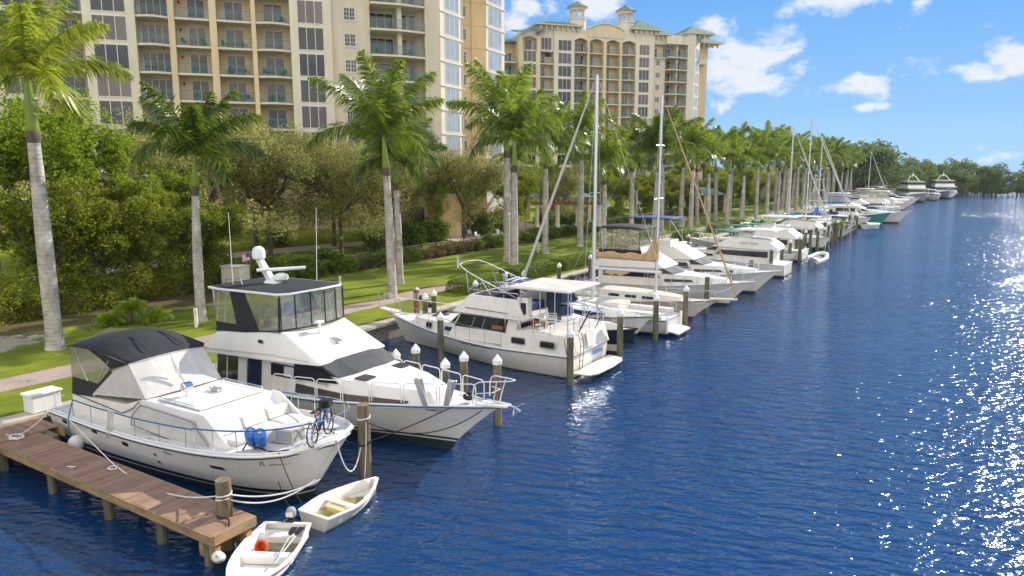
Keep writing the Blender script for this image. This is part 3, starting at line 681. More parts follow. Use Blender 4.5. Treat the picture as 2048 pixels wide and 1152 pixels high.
    for s in S:
        mb = MB(); mb.box(wx-.1,wx+2.19,wy-.05,wy+.02,s-.3,s-.12); mb.box(wx+2.21,wx+4.2,wy-.3,wy-.2,s-.3,s-.12); mb.build('band', 'stucco_gold', t)
    hx, hy = wx+4.2, wy-.25
    wing(hx, hy, a45, 5.2, 'stucco_light', 7)
    for s in S:
        mb = MB(); mb.box(-.1,5.3,-.09,.02,s-.32,s-.08); xf(mb, hx, hy, a45); mb.build('band', 'trim', t)
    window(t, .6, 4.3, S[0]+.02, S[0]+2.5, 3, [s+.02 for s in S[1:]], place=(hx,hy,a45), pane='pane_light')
    kx, ky = hx+5.2*math.cos(a45), hy+5.2*math.sin(a45)
    mb = MB(); mb.box(36.3,kx,ky,ky+14,Z0,ZT); mb.build('wall', 'stucco', t)
    # podium wings in yellow, one storey high, in front of the tower
    mb = MB(); mb.box(-12,19.2,-3.2,-.3,Z0-1,8.3); mb.box(19.3,29.0,-1.6,-.3,Z0-1,8.3); mb.build('podium', 'stucco_yellow', t)
    mb = MB(); mb.box(-12.1,19.3,-3.32,-.28,8.302,8.55); mb.box(19.35,29.1,-1.75,-.28,8.302,8.55); mb.build('podium_cornice', 'trim', t)
    mb = MB(); mb.box(29.2,30.4,-4.5,2.5,Z0-1,9.3); mb.build('podium', 'stucco_yellow', t); mb = MB(); mb.box(30.6,38,-3.5,-.1,Z0-1,6.9); mb.build('podium', 'stucco_gold', t)
    for xx in (-8,-3,2.2,7,12,16.2,22,25.5):
        window(t, xx, xx+1.6, 4.6, 6.8, 2, y=-3.2 if xx < 19 else -1.6, name='window')
    mb = MB(); mb.box(31.6,33.4,-3.56,-3.48,3.2,5.5); mb.build('door', 'dark_glass', t)
    mb = MB(); mb.box(-30,kx,14,20,Z0,ZT-.5); mb.build('rear_block', 'stucco', t)
    mb = MB(); mb.box(-30.4,36.6,-1.1,14.3,ZT,ZT+.5); mb.box(36.4,kx+.4,2,20,ZT+.002,ZT+.45); mb.build('roof', 'trim', t)
    return t
build_near()

def hip(mb, x0, x1, y0, y1, z, h, inset=None, ov=.9, mi=0):
    x0 -= ov; x1 += ov; y0 -= ov; y1 += ov
    k = inset if inset is not None else min(x1-x0, y1-y0)/2
    if x1-x0 >= y1-y0: a, b = (x0+k,(y0+y1)/2,z+h), (x1-k,(y0+y1)/2,z+h)
    else: a, b = ((x0+x1)/2,y0+k,z+h), ((x0+x1)/2,y1-k,z+h)
    A,B,C_,D = (x0,y0,z),(x1,y0,z),(x1,y1,z),(x0,y1,z)
    o = len(mb.v); mb.v += [A,B,C_,D,a,b]
    if x1-x0 >= y1-y0: fs = [(0,1,5,4),(1,2,5),(2,3,4,5),(3,0,4),(3,2,1,0)]
    else: fs = [(0,1,4),(1,2,5,4),(2,3,5),(3,0,4,5),(3,2,1,0)]
    mb.f += [tuple(o+i for i in f) for f in fs]; mb.m += [mi]*5
def tilemat():
    m = bpy.data.materials.new('roof_tiles'); m.use_nodes = True; t = m.node_tree; b = t.nodes['Principled BSDF']
    co = t.nodes.new('ShaderNodeTexCoord'); s = t.nodes.new('ShaderNodeSeparateXYZ'); t.links.new(co.outputs['Object'], s.inputs[0])
    w = mth(t, 'SINE', mth(t, 'MULTIPLY', s.outputs[0], 14.0)); n = t.nodes.new('ShaderNodeTexNoise'); n.inputs['Scale'].default_value = 2.2; t.links.new(co.outputs['Object'], n.inputs['Vector'])
    r = t.nodes.new('ShaderNodeValToRGB'); e = r.color_ramp.elements; e[0].position = .3; e[0].color = (.05,.11,.08,1); e[1].position = .75; e[1].color = (.3,.36,.28,1)
    t.links.new(mth(t, 'ADD', mth(t, 'MULTIPLY', w, .18), n.outputs[0]), r.inputs[0]); t.links.new(r.outputs[0], b.inputs['Base Color']); b.inputs['Roughness'].default_value = .5
    MATS['roof_tiles'] = m
tilemat()
def brackets(mb, x0, x1, y, z, step=1.25):
    n = int((x1-x0)/step)
    for i in range(n+1):
        x = x0+(x1-x0)*i/n; mb.box(x-.12, x+.12, y-.6, y-.002, z-1.0, z-.06)
def build_far():
    t = thing('apartment_building', 'cream high-rise apartment block with green tiled roofs and two round lantern towers, behind the palms', 'building', (*camplan(0, 163), 0), R(50.36))
    Z0 = 2.0; S = [36.1-2.8*k for k in range(11)][::-1]
    def col(x0, x1, y0, y1, m, z0=Z0, z1=39.5, name='wall'): mb = MB(); mb.box(x0,x1,y0,y1,z0,z1); return mb.build(name, m, t)
    # low left wing
    col(-14,1.44,3.3,16,'stucco_yellow',z1=37.6); balcony(t, -4.5, 1.2, S[:-1], 'flat', 3.2, (.5,.95), 3, lamp=False)
    mb = MB(); hip(mb, -14, 1.2, 1.6, 12, 37.6, 3.2, ov=.9); mb.build('roof', 'roof_tiles', t)
    col(-14,-4.5,1.6,3.3,'stucco_yellow',z1=37.3); col(1.44,2.3,-.6,16,'stucco_yellow',z1=39); 
    # projecting glazed stack with an open loggia above it
    col(2.3,5.6,-.5,16,'stucco_light',z1=35.5); window(t, 2.43, 5.47, S[0]+.1, S[0]+2.5, 3, [s+.1 for s in S[1:-1]], y=-.5)
    col(5.6,6.42,-.6,16,'stucco_yellow',z1=39)
    col(2.3,5.6,1.2,16,'stucco_light',z0=35.5,z1=39); balcony(t, 2.35, 5.55, [36.0], 'flat', 1.2, (.3,.8), 2, lamp=False)
    mb = MB(); mb.loft([[(2.3+3.3*i/8, -.6, 39.1) for i in range(9)]+[(5.6-3.3*i/8, -.6, 38.3+.5*math.sin(math.pi*i/8)) for i in range(9)], [(2.3+3.3*i/8, -.1, 39.1) for i in range(9)]+[(5.6-3.3*i/8, -.1, 38.3+.5*math.sin(math.pi*i/8)) for i in range(9)]]); mb.build('arch', 'stucco_yellow', t)
    mb = MB(); mb.loft([[(.4,-1.6,39.3),(7.4,-1.6,39.9),(7.4,-1.6,40.15),(.4,-1.6,39.55)],[(.4,2,40.2),(7.4,2,40.8),(7.4,2,41.0),(.4,2,40.4)]]); mb.build('roof', 'roof_tiles', t)
    # balcony bay, glazed stack
    col(6.42,9.89,1.8,16,'stucco_yellow',z1=35); balcony(t, 6.45, 9.86, S[:-1], 'flat', 1.8, (.1,.55), 2, lamp=False)
    col(6.42,9.89,.3,16,'stucco_light',z0=35.9,z1=41.5); window(t, 6.9, 9.4, 36.2, 38.9, 3, y=.3)
    col(9.89,14.8,-.1,16,'stucco_light',z1=41.5); window(t, 10.85, 14.06, S[0]+.1, S[0]+2.45, 3, [s+.1 for s in S[1:]], y=-.1)
    # centre: four balcony bays
    tops = dict(z1=41.0)
    for a,b,sh,dr,nd_ in ((14.8,17.96,'bow',(.06,.94),4),(18.47,21.95,'flat',(.06,.5),2),(22.71,26.09,'flat',(.08,.5),2),(26.64,30.14,'bow',(.1,.75),3)):
        col(a-.05,b+.05,1.8,16,'stucco_yellow',z1=39.5); balcony(t, a+.02, b-.02, S, sh, 1.8, dr, nd_, .5, lamp=False)
        # arched head over the top balcony
        mb = MB(); r0 = [(a+(b-a)*i/10, 38.6+.55*math.sin(math.pi*i/10)) for i in range(11)]; rr_ = r0+[(b,39.6),(a,39.6)]
        mb.loft([[(x,-.15,z) for x,z in rr_],[(x,.35,z) for x,z in rr_]]); mb.build('arch', 'stucco_light', t)
    for a,b in ((17.96,18.47),(21.95,22.71),(26.09,26.64)): col(a,b,-.2,1.8,'stucco_yellow',name='pilaster')
    # parapet with a shallow curved gable and a round boss
    mb = MB(); g = [(18.0,39.5),(26.9,39.5),(26.9,41.3)]+[(26.9-8.9*i/14, 41.3+1.25*math.sin(math.pi*i/14)) for i in range(1,14)]+[(18.0,41.3)]
    mb.loft([[(x,-.3,z) for x,z in g],[(x,1.5,z) for x,z in g]]); mb.build('gable', 'stucco_yellow', t)
    mb = MB(); g2 = [(17.9+9.1*i/14, 41.3+1.25*math.sin(math.pi*i/14)) for i in range(15)]; mb.tube([(x,-.35,z) for x,z in g2], .2, 6); mb.build('gable_moulding', 'stucco', t)
    mb = MB(); mb.lathe((22.5,-.3,40.2), [(.7,-.12),(.7,.1)], 20, axis='Y'); mb.build('boss', 'trim', t)
    col(14.8,18.0,.1,1.7,'stucco_light',z0=39.6,z1=41); col(26.9,30.2,.1,1.7,'stucco_light',z0=39.6,z1=41)
    col(14.0,30.6,1.9,14,'stucco',z0=39.5,z1=41.2)
    # round lantern towers
    for cx_ in (16.3, 28.5):
        mb = MB(); mb.lathe((cx_,2.2,0), [(2.0,39.6),(2.0,43.3),(2.15,43.35),(2.15,43.6),(1.7,43.62)], 20); o = mb.build('lantern_tower', 'stucco_light', t, smooth=True, angle=30)
        for k in range(8):
            a = 2*math.pi*(k+.5)/8; m2 = MB(); m2.box(cx_+1.45*math.cos(a)-.14, cx_+1.45*math.cos(a)+.14, 2.2+1.45*math.sin(a)-.14, 2.2+1.45*math.sin(a)+.14, 43.62, 45.4); m2.build('pier', 'stucco', o)
        m2 = MB(); m2.lathe((cx_,2.2,0), [(1.72,45.4),(1.9,45.45),(1.9,45.9),(2.4,46.0),(2.4,46.12)], 8); m2.build('cornice', 'trim', o)
        m2 = MB(); m2.lathe((cx_,2.2,0), [(2.55,46.13),(.05,47.6),(.02,48.1)], 8); m2.build('roof', 'roof_tiles', o)
    # right half
    col(30.2,35.04,-.1,16,'stucco_light',z1=41.9); window(t, 31.08, 33.77, S[0]+.1, S[0]+2.45, 3, [s+.1 for s in S[1:]], y=-.1)
    col(35.04,38.25,.35,16,'stucco',z1=35.9); window(t, 35.7, 36.9, S[0]+.8, S[0]+2.1, 2, [s+.8 for s in S[1:-1]], y=.35, rows=3)
    col(35.04,38.25,1.6,16,'stucco_yellow',z0=35.9,z1=41); balcony(t, 35.06, 38.2, [35.9], 'flat', 1.6, (.1,.5), 2, lamp=False); col(35.04,38.25,.35,1.6,'stucco',z0=38.9,z1=41)
    col(38.25,43.9,2.6,16,'stucco_yellow',z1=39.2); balcony(t, 38.27, 43.9, S, 'facet', 2.6, (.02,.45), 3, lamp=False, slabm='stucco_light'); col(41.2,41.6,.3,2.5,'stucco_light',name='pilaster',z1=39)
    window(t, 42.0, 43.6, S[0]+.05, S[0]+2.2, 2, [s+.05 for s in S[1:]], y=2.55)
    mb = MB(); mb.prism([(38.1,-.4),(41.6,-.9),(44.1,-.2),(44.1,2.6),(38.1,2.6)], 39.0, 40.8); mb.build('parapet', 'stucco_light', t)
    col(44.0,46.0,-.1,16,'stucco_light',z1=41.8)
    def wing(ox, oy, ang, L, m, dep, z1): mb = MB(); mb.box(0,L,0,dep,Z0,z1); xf(mb, ox, oy, ang); return mb.build('wall', m, t)
    a45 = R(45); wing(46.0,-.1,a45,4.6,'stucco_light',6,41.8)
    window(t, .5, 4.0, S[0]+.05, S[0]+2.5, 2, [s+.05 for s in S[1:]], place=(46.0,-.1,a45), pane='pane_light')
    ex, ey = 46+4.6*math.cos(a45), -.1+4.6*math.sin(a45)
    mb = MB(); mb.box(ex-1,ex+5.0,ey+4.2,ey+9,Z0,41); mb.build('wall', 'stucco_gold', t)
    m_ = MB(); m_.box(ex+.2, ex+3.9, ey+2.6, ey+4.19, 35.8, 37.0); m_.build('balcony', 'stucco_light', t)
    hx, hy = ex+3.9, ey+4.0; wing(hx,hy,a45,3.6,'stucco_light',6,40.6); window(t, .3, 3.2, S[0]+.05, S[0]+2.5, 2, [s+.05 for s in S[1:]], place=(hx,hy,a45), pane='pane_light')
    # roofs
    mb = MB(); br = MB()
    def rf(x0,x1,y0,y1,z,h,ov=1.0,inset=None,front=True):
        m = MB(); hip(m, x0,x1,y0,y1,z,h,inset,ov); m.build('roof', 'roof_tiles', t)
        m = MB(); m.box(x0-ov+.05,x1+ov-.05,y0-ov+.05,y1+ov-.05,z-.28,z-.003); m.build('eave', 'trim', t)
        if front: brackets(br, x0+.2, x1-.2, y0, z-.25)
    rf(6.4,15.6,-.1,12,41.7,1.9); rf(29.6,35.3,-.1,10,42.0,2.6); rf(35.6,38.6,.4,8,41.2,1.6); rf(44.3,50.0,.6,8,42.0,2.2,ov=1.2); rf(52,56.5,6.5,12,41.2,1.6)
    rf(30.5,33,6,14,44.2,1.2,front=False)
    br.build('brackets', 'stucco', t)
    mb = MB(); mb.cyl(31.4,2,44,48,.06,.02,6); mb.cyl(30.6,3,44,47,.04,.02,6); mb.build('mast', 'grey', t)
    mb = MB(); mb.box(-14,50,12,22,Z0,39.4); mb.build('rear_block', 'stucco', t)
build_far()
# podium walls, pergola, gazebo roofs between the towers -----------
def pergola():
    t = thing('pergola', 'pergola of pale round columns carrying a dark timber top, behind the hedge', 'pergola', (*camplan(3.2, 90), 2.6), YAW)
    for i in range(4):
        for y in (0, 2.6):
            mb = MB(); mb.lathe((i*2.6,y,0), [(.3,0),(.3,.25),(.2,.3),(.17,2.5),(.27,2.6),(.27,2.8)], 12); mb.build('column', 'trim', t, smooth=True)
    mb = MB(); mb.box(-.8,8.6,-.15,.15,2.8,3.05); mb.box(-.8,8.6,2.45,2.75,2.8,3.05)
    for k in range(16): mb.box(-.6+k*.59,-.5+k*.59,-.8,3.4,3.052,3.25)
    mb.build('beams', 'teak', t)
pergola()
def gazebo(px, py, w, l, z, h, label):
    t = thing('pavilion', label, 'pavilion', (px,py,2.4), R(50))
    m = MB(); hip(m, 0, l, 0, w, z, h, ov=.6); m.build('roof', 'roof_tiles', t)
    for x in (0, l/2, l):
        for y in (0, w):
            m = MB(); m.box(x-.2,x+.2,y-.2,y+.2,-1,z); m.build('post', 'stucco_yellow', t)
x_, y_ = camplan(33, 138); gazebo(x_, y_, 5, 9, 2.6, 1.5, 'low pavilion with a pale green tiled roof behind the palms below the far tower')
x_, y_ = camplan(4.0, 105); gazebo(x_, y_, 5, 8, 3.4, 1.6, 'green roofed pavilion with yellow posts beside the near tower')
# ================================================================ PALMS
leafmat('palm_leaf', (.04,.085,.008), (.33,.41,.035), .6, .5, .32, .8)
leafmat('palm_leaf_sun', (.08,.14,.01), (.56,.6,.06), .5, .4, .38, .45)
leafmat('palm_leaf_bright', (.16,.26,.01), (.42,.5,.03), .8, .4, .38, .45)
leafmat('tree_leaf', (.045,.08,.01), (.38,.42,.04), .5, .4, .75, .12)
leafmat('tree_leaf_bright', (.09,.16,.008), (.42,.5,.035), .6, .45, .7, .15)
leafmat('olive_leaf', (.12,.135,.035), (.54,.52,.17), .6, .35, .75, .12)
leafmat('hedge_leaf', (.045,.09,.01), (.26,.34,.03), .8, .28)
leafmat('dry_leaf', (.09,.07,.03), (.3,.22,.09), .8, .3)
leafmat('far_leaf', (.05,.09,.02), (.24,.29,.08), .06, .3, .8, .08)
leafmat('crownshaft', (.13,.2,.02), (.22,.29,.04), .8, .05, .35)
mat('bark', (.1,.08,.06), .95, var=.35, vscale=4, bump=.6, bscale=8, vstretch=(1,1,.3))
mat('dead_frond', (.3,.22,.15), .9)
def trunkmat():
    m = bpy.data.materials.new('palm_trunk'); m.use_nodes = True; t = m.node_tree; b = t.nodes['Principled BSDF']
    co = t.nodes.new('ShaderNodeTexCoord'); s = t.nodes.new('ShaderNodeSeparateXYZ'); t.links.new(co.outputs['Object'], s.inputs[0])
    n = t.nodes.new('ShaderNodeTexNoise'); n.inputs['Scale'].default_value = 1.6; n.inputs['Detail'].default_value = 6; n.inputs['Roughness'].default_value = .7; t.links.new(co.outputs['Object'], n.inputs['Vector'])
    w = mth(t, 'SINE', mth(t, 'ADD', mth(t, 'MULTIPLY', s.outputs[2], 31), mth(t, 'MULTIPLY', n.outputs[0], 14)))
    r = t.nodes.new('ShaderNodeValToRGB'); e = r.color_ramp.elements; e[0].position = .3; e[0].color = (.22,.19,.165,1); e[1].position = .68; e[1].color = (.56,.52,.47,1)
    t.links.new(mth(t, 'ADD', mth(t, 'MULTIPLY', w, .028), n.outputs[0]), r.inputs[0]); t.links.new(r.outputs[0], b.inputs['Base Color']); b.inputs['Roughness'].default_value = .85
    bp = t.nodes.new('ShaderNodeBump'); bp.inputs['Strength'].default_value = .35; bp.inputs['Distance'].default_value = .012; t.links.new(w, bp.inputs['Height']); t.links.new(bp.outputs[0], b.inputs['Normal'])
    MATS['palm_trunk'] = m
trunkmat()
def frond(mb, rr, base, azm, elev, L, droop, nl, wleaf=.05, Ll=.85, mi=0):
    """curved rachis, feathery leaflets set in several planes (plumose)"""
    d = Vector((math.cos(azm), math.sin(azm), 0)); side = Vector((-math.sin(azm), math.cos(azm), 0))
    pts = []; p = Vector(base); a = elev; n = 12; twist = rr.uniform(-.25,.25)
    for i in range(n+1):
        pts.append(p.copy()); t = i/n
        a = elev - droop*(t**1.5)
        p += (d*math.cos(a) + Vector((0,0,1))*math.sin(a) + side*twist*t*.3)*(L/n)
    mb.tube(pts, [.05*(1-.85*i/n) for i in range(n+1)], 4, mi)
    for i in range(nl):
        t = .1+.9*(i+rr.random())/nl; k = min(int(t*n), n-1); q = pts[k].lerp(pts[k+1], t*n-k); tan = (pts[k+1]-pts[k]).normalized()
        up = side.cross(tan).normalized()
        if up.z < 0: up = -up
        for sgn in (-1, 1):
            sweep = .35+.65*t; lift = rr.choice((-.75,-.15,.4)) + rr.uniform(-.2,.2)
            dr = (side*sgn*(1-.35*sweep) + tan*sweep*.9 + up*lift).normalized()
            ll = Ll*(math.sin(math.pi*min(1,.14+.86*t))**.5+.12)*rr.uniform(.75,1.15)
            w = tan*wleaf*.5 + up*wleaf*.25
            m1 = q + dr*ll*.5 + Vector((0,0,-.05*ll)); e = q + dr*ll*.94 + Vector((0,0,-ll*rr.uniform(.18,.5)))
            o = len(mb.v); mb.v += [tuple(q-w*.5), tuple(q+w*.5), tuple(m1+w), tuple(m1-w), tuple(e)]
            mb.f += [(o,o+1,o+2,o+3), (o+3,o+2,o+4)]; mb.m += [mi,mi]
PALMS = {}
def make_palm(key, H, seed, nf=17, nl=62, crown_l=3.6, leaf='palm_leaf', dead=0):
    rr = random.Random(seed); t = thing('royal_palm', 'royal palm', 'palm', (0,0,0))
    hs = H*.2; ht = H-hs     # crownshaft length, trunk height
    bend = rr.uniform(-.25,.25), rr.uniform(-.2,.2)
    def cx_(z): q = z/H; return Vector((bend[0]*q*q, bend[1]*q*q, z))
    mb = MB(); rad = []
    zs = [-.3,0,.12,.35,.9,1.8]+[1.8+(ht-1.8)*k/9 for k in range(1,10)]
    for z in zs:
        q = z/ht; r = .335+.06*math.sin(math.pi*min(1,q*1.15))-.07*q
        r += .17*math.exp(-max(z,0)*2.2)
        if z < 0: r = .56
        rad.append(r*H/13)
    mb.tube([cx_(z) for z in zs], rad, 14); mb.build('trunk', 'palm_trunk', t, smooth=True)
    mb = MB(); k_ = H/13
    mb.tube([cx_(ht-.02), cx_(ht+.12), cx_(ht+hs*.2), cx_(ht+hs*.6), cx_(ht+hs)], [.25*k_,.29*k_,.265*k_,.19*k_,.11*k_], 12); mb.build('crownshaft', 'crownshaft', t, smooth=True)
    mb = MB(); mb.tube([cx_(ht-.5),cx_(ht-.3),cx_(ht-.05),cx_(ht+.06)], [.275*k_,.305*k_,.3*k_,.26*k_], 12); mb.build('ring_collar', 'bark', t, smooth=True)
    top = cx_(ht+hs); mb = MB()
    for i in range(nf):
        q = (i+.5)/nf; a = i*2.39996+rr.uniform(-.2,.2)
        el = R(84)*(1-q)**.6 - R(4)*q + rr.uniform(-.12,.12)
        frond(mb, rr, top - Vector((0,0,.35*q*k_)), a, el, crown_l*rr.uniform(.88,1.1)*(1 if q > .12 else .8), R(30+80*q)*rr.uniform(.8,1.2), nl, .07, .88*crown_l/3.9)
    mb.tube([top, top+Vector((rr.uniform(-.1,.1),0,crown_l*.62))], .04, 5, r1=.012)
    mb.build('crown', leaf, t)
    if dead:
        mb = MB(); frond(mb, rr, top-Vector((0,0,.4)), -.2, -.2, crown_l*.95, R(75), 30, .03, .35); mb.build('dead_frond', 'dead_frond', t)
    PALMS[key] = t; return t
# the crown's height H + about .25 H of fronds
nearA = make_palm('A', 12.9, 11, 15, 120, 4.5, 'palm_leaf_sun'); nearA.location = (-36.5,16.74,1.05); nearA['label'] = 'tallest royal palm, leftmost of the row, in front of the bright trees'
nearB = make_palm('B', 9.6, 23, 15, 120, 4.3, 'palm_leaf', 1); nearB.location = (-36.5,24.6,1.05); nearB['label'] = 'royal palm with one brown dead frond, second from the left'
nearC = make_palm('C', 10.9, 31, 15, 135, 5.5, 'palm_leaf'); nearC.location = (-32.4,36.3,1.05); nearC['label'] = 'thick pale royal palm at the edge of the walk, with a slimmer one behind'
make_palm('D', 10.6, 47, 16, 84, 4.4, 'palm_leaf'); make_palm('E', 12.6, 53, 16, 84, 4.5, 'palm_leaf')
def put_palm(k, x, y, h, label, group=None, rz=0):
    src = PALMS[k]; H0 = {'A':12.9,'B':9.6,'C':10.5,'D':10.6,'E':12.6}[k]
    if src['label'] == 'royal palm':       # the first one placed is the source itself
        src.location = (x,y,ground_z(x,y)-.05); src.rotation_euler = (0,0,rz); src.scale = (h/H0,)*3; src['label'] = label
        if group: src['group'] = group
        return src
    return dup(src, (x,y,ground_z(x,y)-.05), rz, label, group, h/H0)
pd = [(-35.94,41.2,9.5,'B','slimmer royal palm standing just behind the thick pale one'),(-36.3,57.05,12.4,'C','left palm of the pair beside the hedge in front of the near tower'),(-30.9,49.6,11.3,'D','right palm of the pair, nearest the clipped shrub and the path'),
 (-36.6,72.9,12.9,'E','royal palm behind the silver mast, its trunk flared dark at the foot'),(-31.2,67.5,9.6,'D','royal palm just right of the silver mast by the path'),
 (-35.2,84.4,11.2,'D','royal palm between the two nearest masts'),(-31.2,82,10.8,'C','royal palm directly behind the mast of the cream sloop'),(-36.4,64.5,11.6,'D','royal palm half hidden behind the pair beside the hedge'),
 (-31.2,95.5,11.5,'D','royal palm to the right of the cream sloop mast, behind the blue flybridge top'),(-36.3,98,12.5,'E','royal palm below the right end of the far tower')]
for x,y,h,k,l in pd: put_palm(k, x, y, h, l, None, (x*7+y*3) % 6.28)
rr = random.Random(21); y = 104; i = 0
while y < 262:
    for x in (-31.2, -36.3):
        q_ = put_palm(rr.choice('DEDEBC'), x+rr.uniform(-.4,.4), y+rr.uniform(-2,2)+(3 if x < -33 else 0), rr.uniform(10.2,12.6), 'royal palm in the distant double row along the quay', 'distant royal palms along the quay', rr.uniform(0,6.28)); q_.rotation_euler = (rr.uniform(-.035,.035), rr.uniform(-.035,.035), q_.rotation_euler[2])
    y += 9.0 if y < 170 else 11
for x,y,h,l in [(-52,84,9.5,'small palm growing close to the orange wall of the near tower'),(-60,66,9.0,'short dark palm in front of the balconies, left of the thick pale palm'),(-49,96,10,'palm behind the pergola'),(-46,112,9,'palm beside the low green roofed pavilion'),(-58,125,9,'short palm behind the black fence below the far tower'),(-46,134,8,'small palm inside the black fence')]:
    put_palm('D', x, y, h, l, None, x)
# low clump palm in the grass near the first yacht, white bollard lights
def clump_palm():
    t = thing('small_palm', 'small bushy feather palm with bright fronds in the lawn near the bollard light', 'palm', (-38.6,21.8,1.1)); rr = random.Random(3)
    mb = MB()
    for (x,y,h) in ((0,0,.9),(.8,.9,.35),(-.5,-.9,.3)):
        for i in range(16):
            a = i*2.4; frond(mb, rr, (x,y,h), a, R(72)*(1-i/18)+.05, 1.0, R(95), 34, .03, .36)
    mb.build('fronds', 'palm_leaf_bright', t)
    for x_,y_,z_ in ((0,0,.9),(.8,.9,.35),(-.5,-.9,.3)): mb = MB(); mb.tube([(x_,y_,-.1),(x_,y_,z_)], .055, 7); mb.build('stem', 'bark', t, smooth=True)
clump_palm()
# ================================================================ TREES
def leaf_cloud(mb, rr, blobs, n, size, mi=0, flat=.0):
    vol = [b[3]*b[4]*b[5] for b in blobs]; tot = sum(vol)
    for b, v in zip(blobs, vol):
        k = int(n*v/tot)
        for _ in range(k):
            u = Vector((rr.gauss(0,1), rr.gauss(0,1), rr.gauss(0,1))).normalized()
            rad = rr.random()**.4
            p = Vector((b[0]+u.x*b[3]*rad, b[1]+u.y*b[4]*rad, b[2]+u.z*b[5]*rad))
            nn = noise.noise(p*1.1)+.5*noise.noise(p*2.7)
            if nn < -.14+flat: continue
            s = size*rr.uniform(.6,1.4)
            a = Vector((rr.gauss(0,1), rr.gauss(0,1), rr.gauss(0,.6))).normalized(); c = a.cross(Vector((rr.gauss(0,1), rr.gauss(0,1), rr.gauss(0,1)))).normalized()
            o = len(mb.v); mb.v += [tuple(p-a*s), tuple(p+c*s*.45), tuple(p+a*s), tuple(p-c*s*.45)]; mb.f.append((o,o+1,o+2,o+3)); mb.m.append(mi)
def limbs(mb, rr, base, h, spread, r, nb, lean=(0,0)):
    ends = []; fork = h*rr.uniform(.28,.4)
    f = Vector(base)+Vector((lean[0]*.4,lean[1]*.4,fork)); mb.tube([Vector(base)-Vector((0,0,.3)), Vector(base)+Vector((0,0,.1)), f], [r*1.35,r,r*.8], 9)
    for i in range(nb):
        a = 2*math.pi*i/nb+rr.uniform(-.4,.4); q = rr.uniform(.45,1)
        e = Vector(base)+Vector((math.cos(a)*spread*q, math.sin(a)*spread*q, h*rr.uniform(.7,.98)))
        m = f.lerp(e, .5)+Vector((rr.uniform(-.3,.3), rr.uniform(-.3,.3), -.2))
        mb.tube([f, m, e], [r*.5,r*.32,r*.08], 6); ends.append(e)
        for _ in range(3):
            s = m.lerp(e, rr.uniform(.1,.8)); q2 = s+Vector((rr.uniform(-1,1)*spread*.35, rr.uniform(-1,1)*spread*.35, rr.uniform(.1,1)*h*.16)); mb.tube([s, q2], r*.12, 4, r1=r*.03); ends.append(q2)
    return ends
TREES = {}
mat('pale_bark', (.34,.29,.22), .9, var=.3, vscale=4)
def make_tree(key, h, spread, n, size, leaf, seed, low=.35, r=.16, nb=7, name='tree', blob=.36, flat=0):
    rr = random.Random(seed); t = thing(name, 'tree', 'tree')
    mb = MB(); ends = limbs(mb, rr, (0,0,0), h, spread, r, nb); mb.build('trunk', 'pale_bark' if key == 'thick' else 'bark', t, smooth=True)
    blobs = [(e.x, e.y, e.z, spread*blob*rr.uniform(.7,1.2), spread*blob*rr.uniform(.7,1.2), h*.13*rr.uniform(.7,1.3)) for e in ends]
    for _ in range(nb*2):
        a = rr.uniform(0,6.28); q = spread*rr.uniform(.2,.95); blobs.append((q*math.cos(a), q*math.sin(a), h*rr.uniform(low,.85), spread*blob*.9, spread*blob*.9, h*.12))
    mb = MB(); leaf_cloud(mb, rr, blobs, n, size, flat=flat); mb.build('crown', leaf, t); TREES[key] = (t, h); return t
def put_tree(k, x, y, h, label, group=None, rz=0):
    s, h0 = TREES[k]; return dup(s, (x,y,ground_z(x,y)-.05), rz, label, group, h/h0)
T1 = make_tree('thick', 12.5, 2.7, 42000, .11, 'tree_leaf_bright', 61, .3, .13, 8, blob=.33, flat=.17); T1.location = (-47.5,22.4,1.3); T1['label'] = 'tall bright green tree behind the crown shaft of the leftmost palm'
T2 = make_tree('olive', 11.2, 5.4, 64000, .1, 'olive_leaf', 62, .25, .24, 11, blob=.33, flat=.03); T2.location = (-51,41.5,1.9); T2['label'] = 'wide grey green oak, centre of the three left of the thick pale palm'
T3 = make_tree('dark', 6.8, 2.8, 36000, .09, 'tree_leaf', 63, .1, .1, 7, flat=.1); T3.location = (-45.6,24.0,1.3); T3['label'] = 'dark leafy tree in the thicket just right of the leftmost palm'
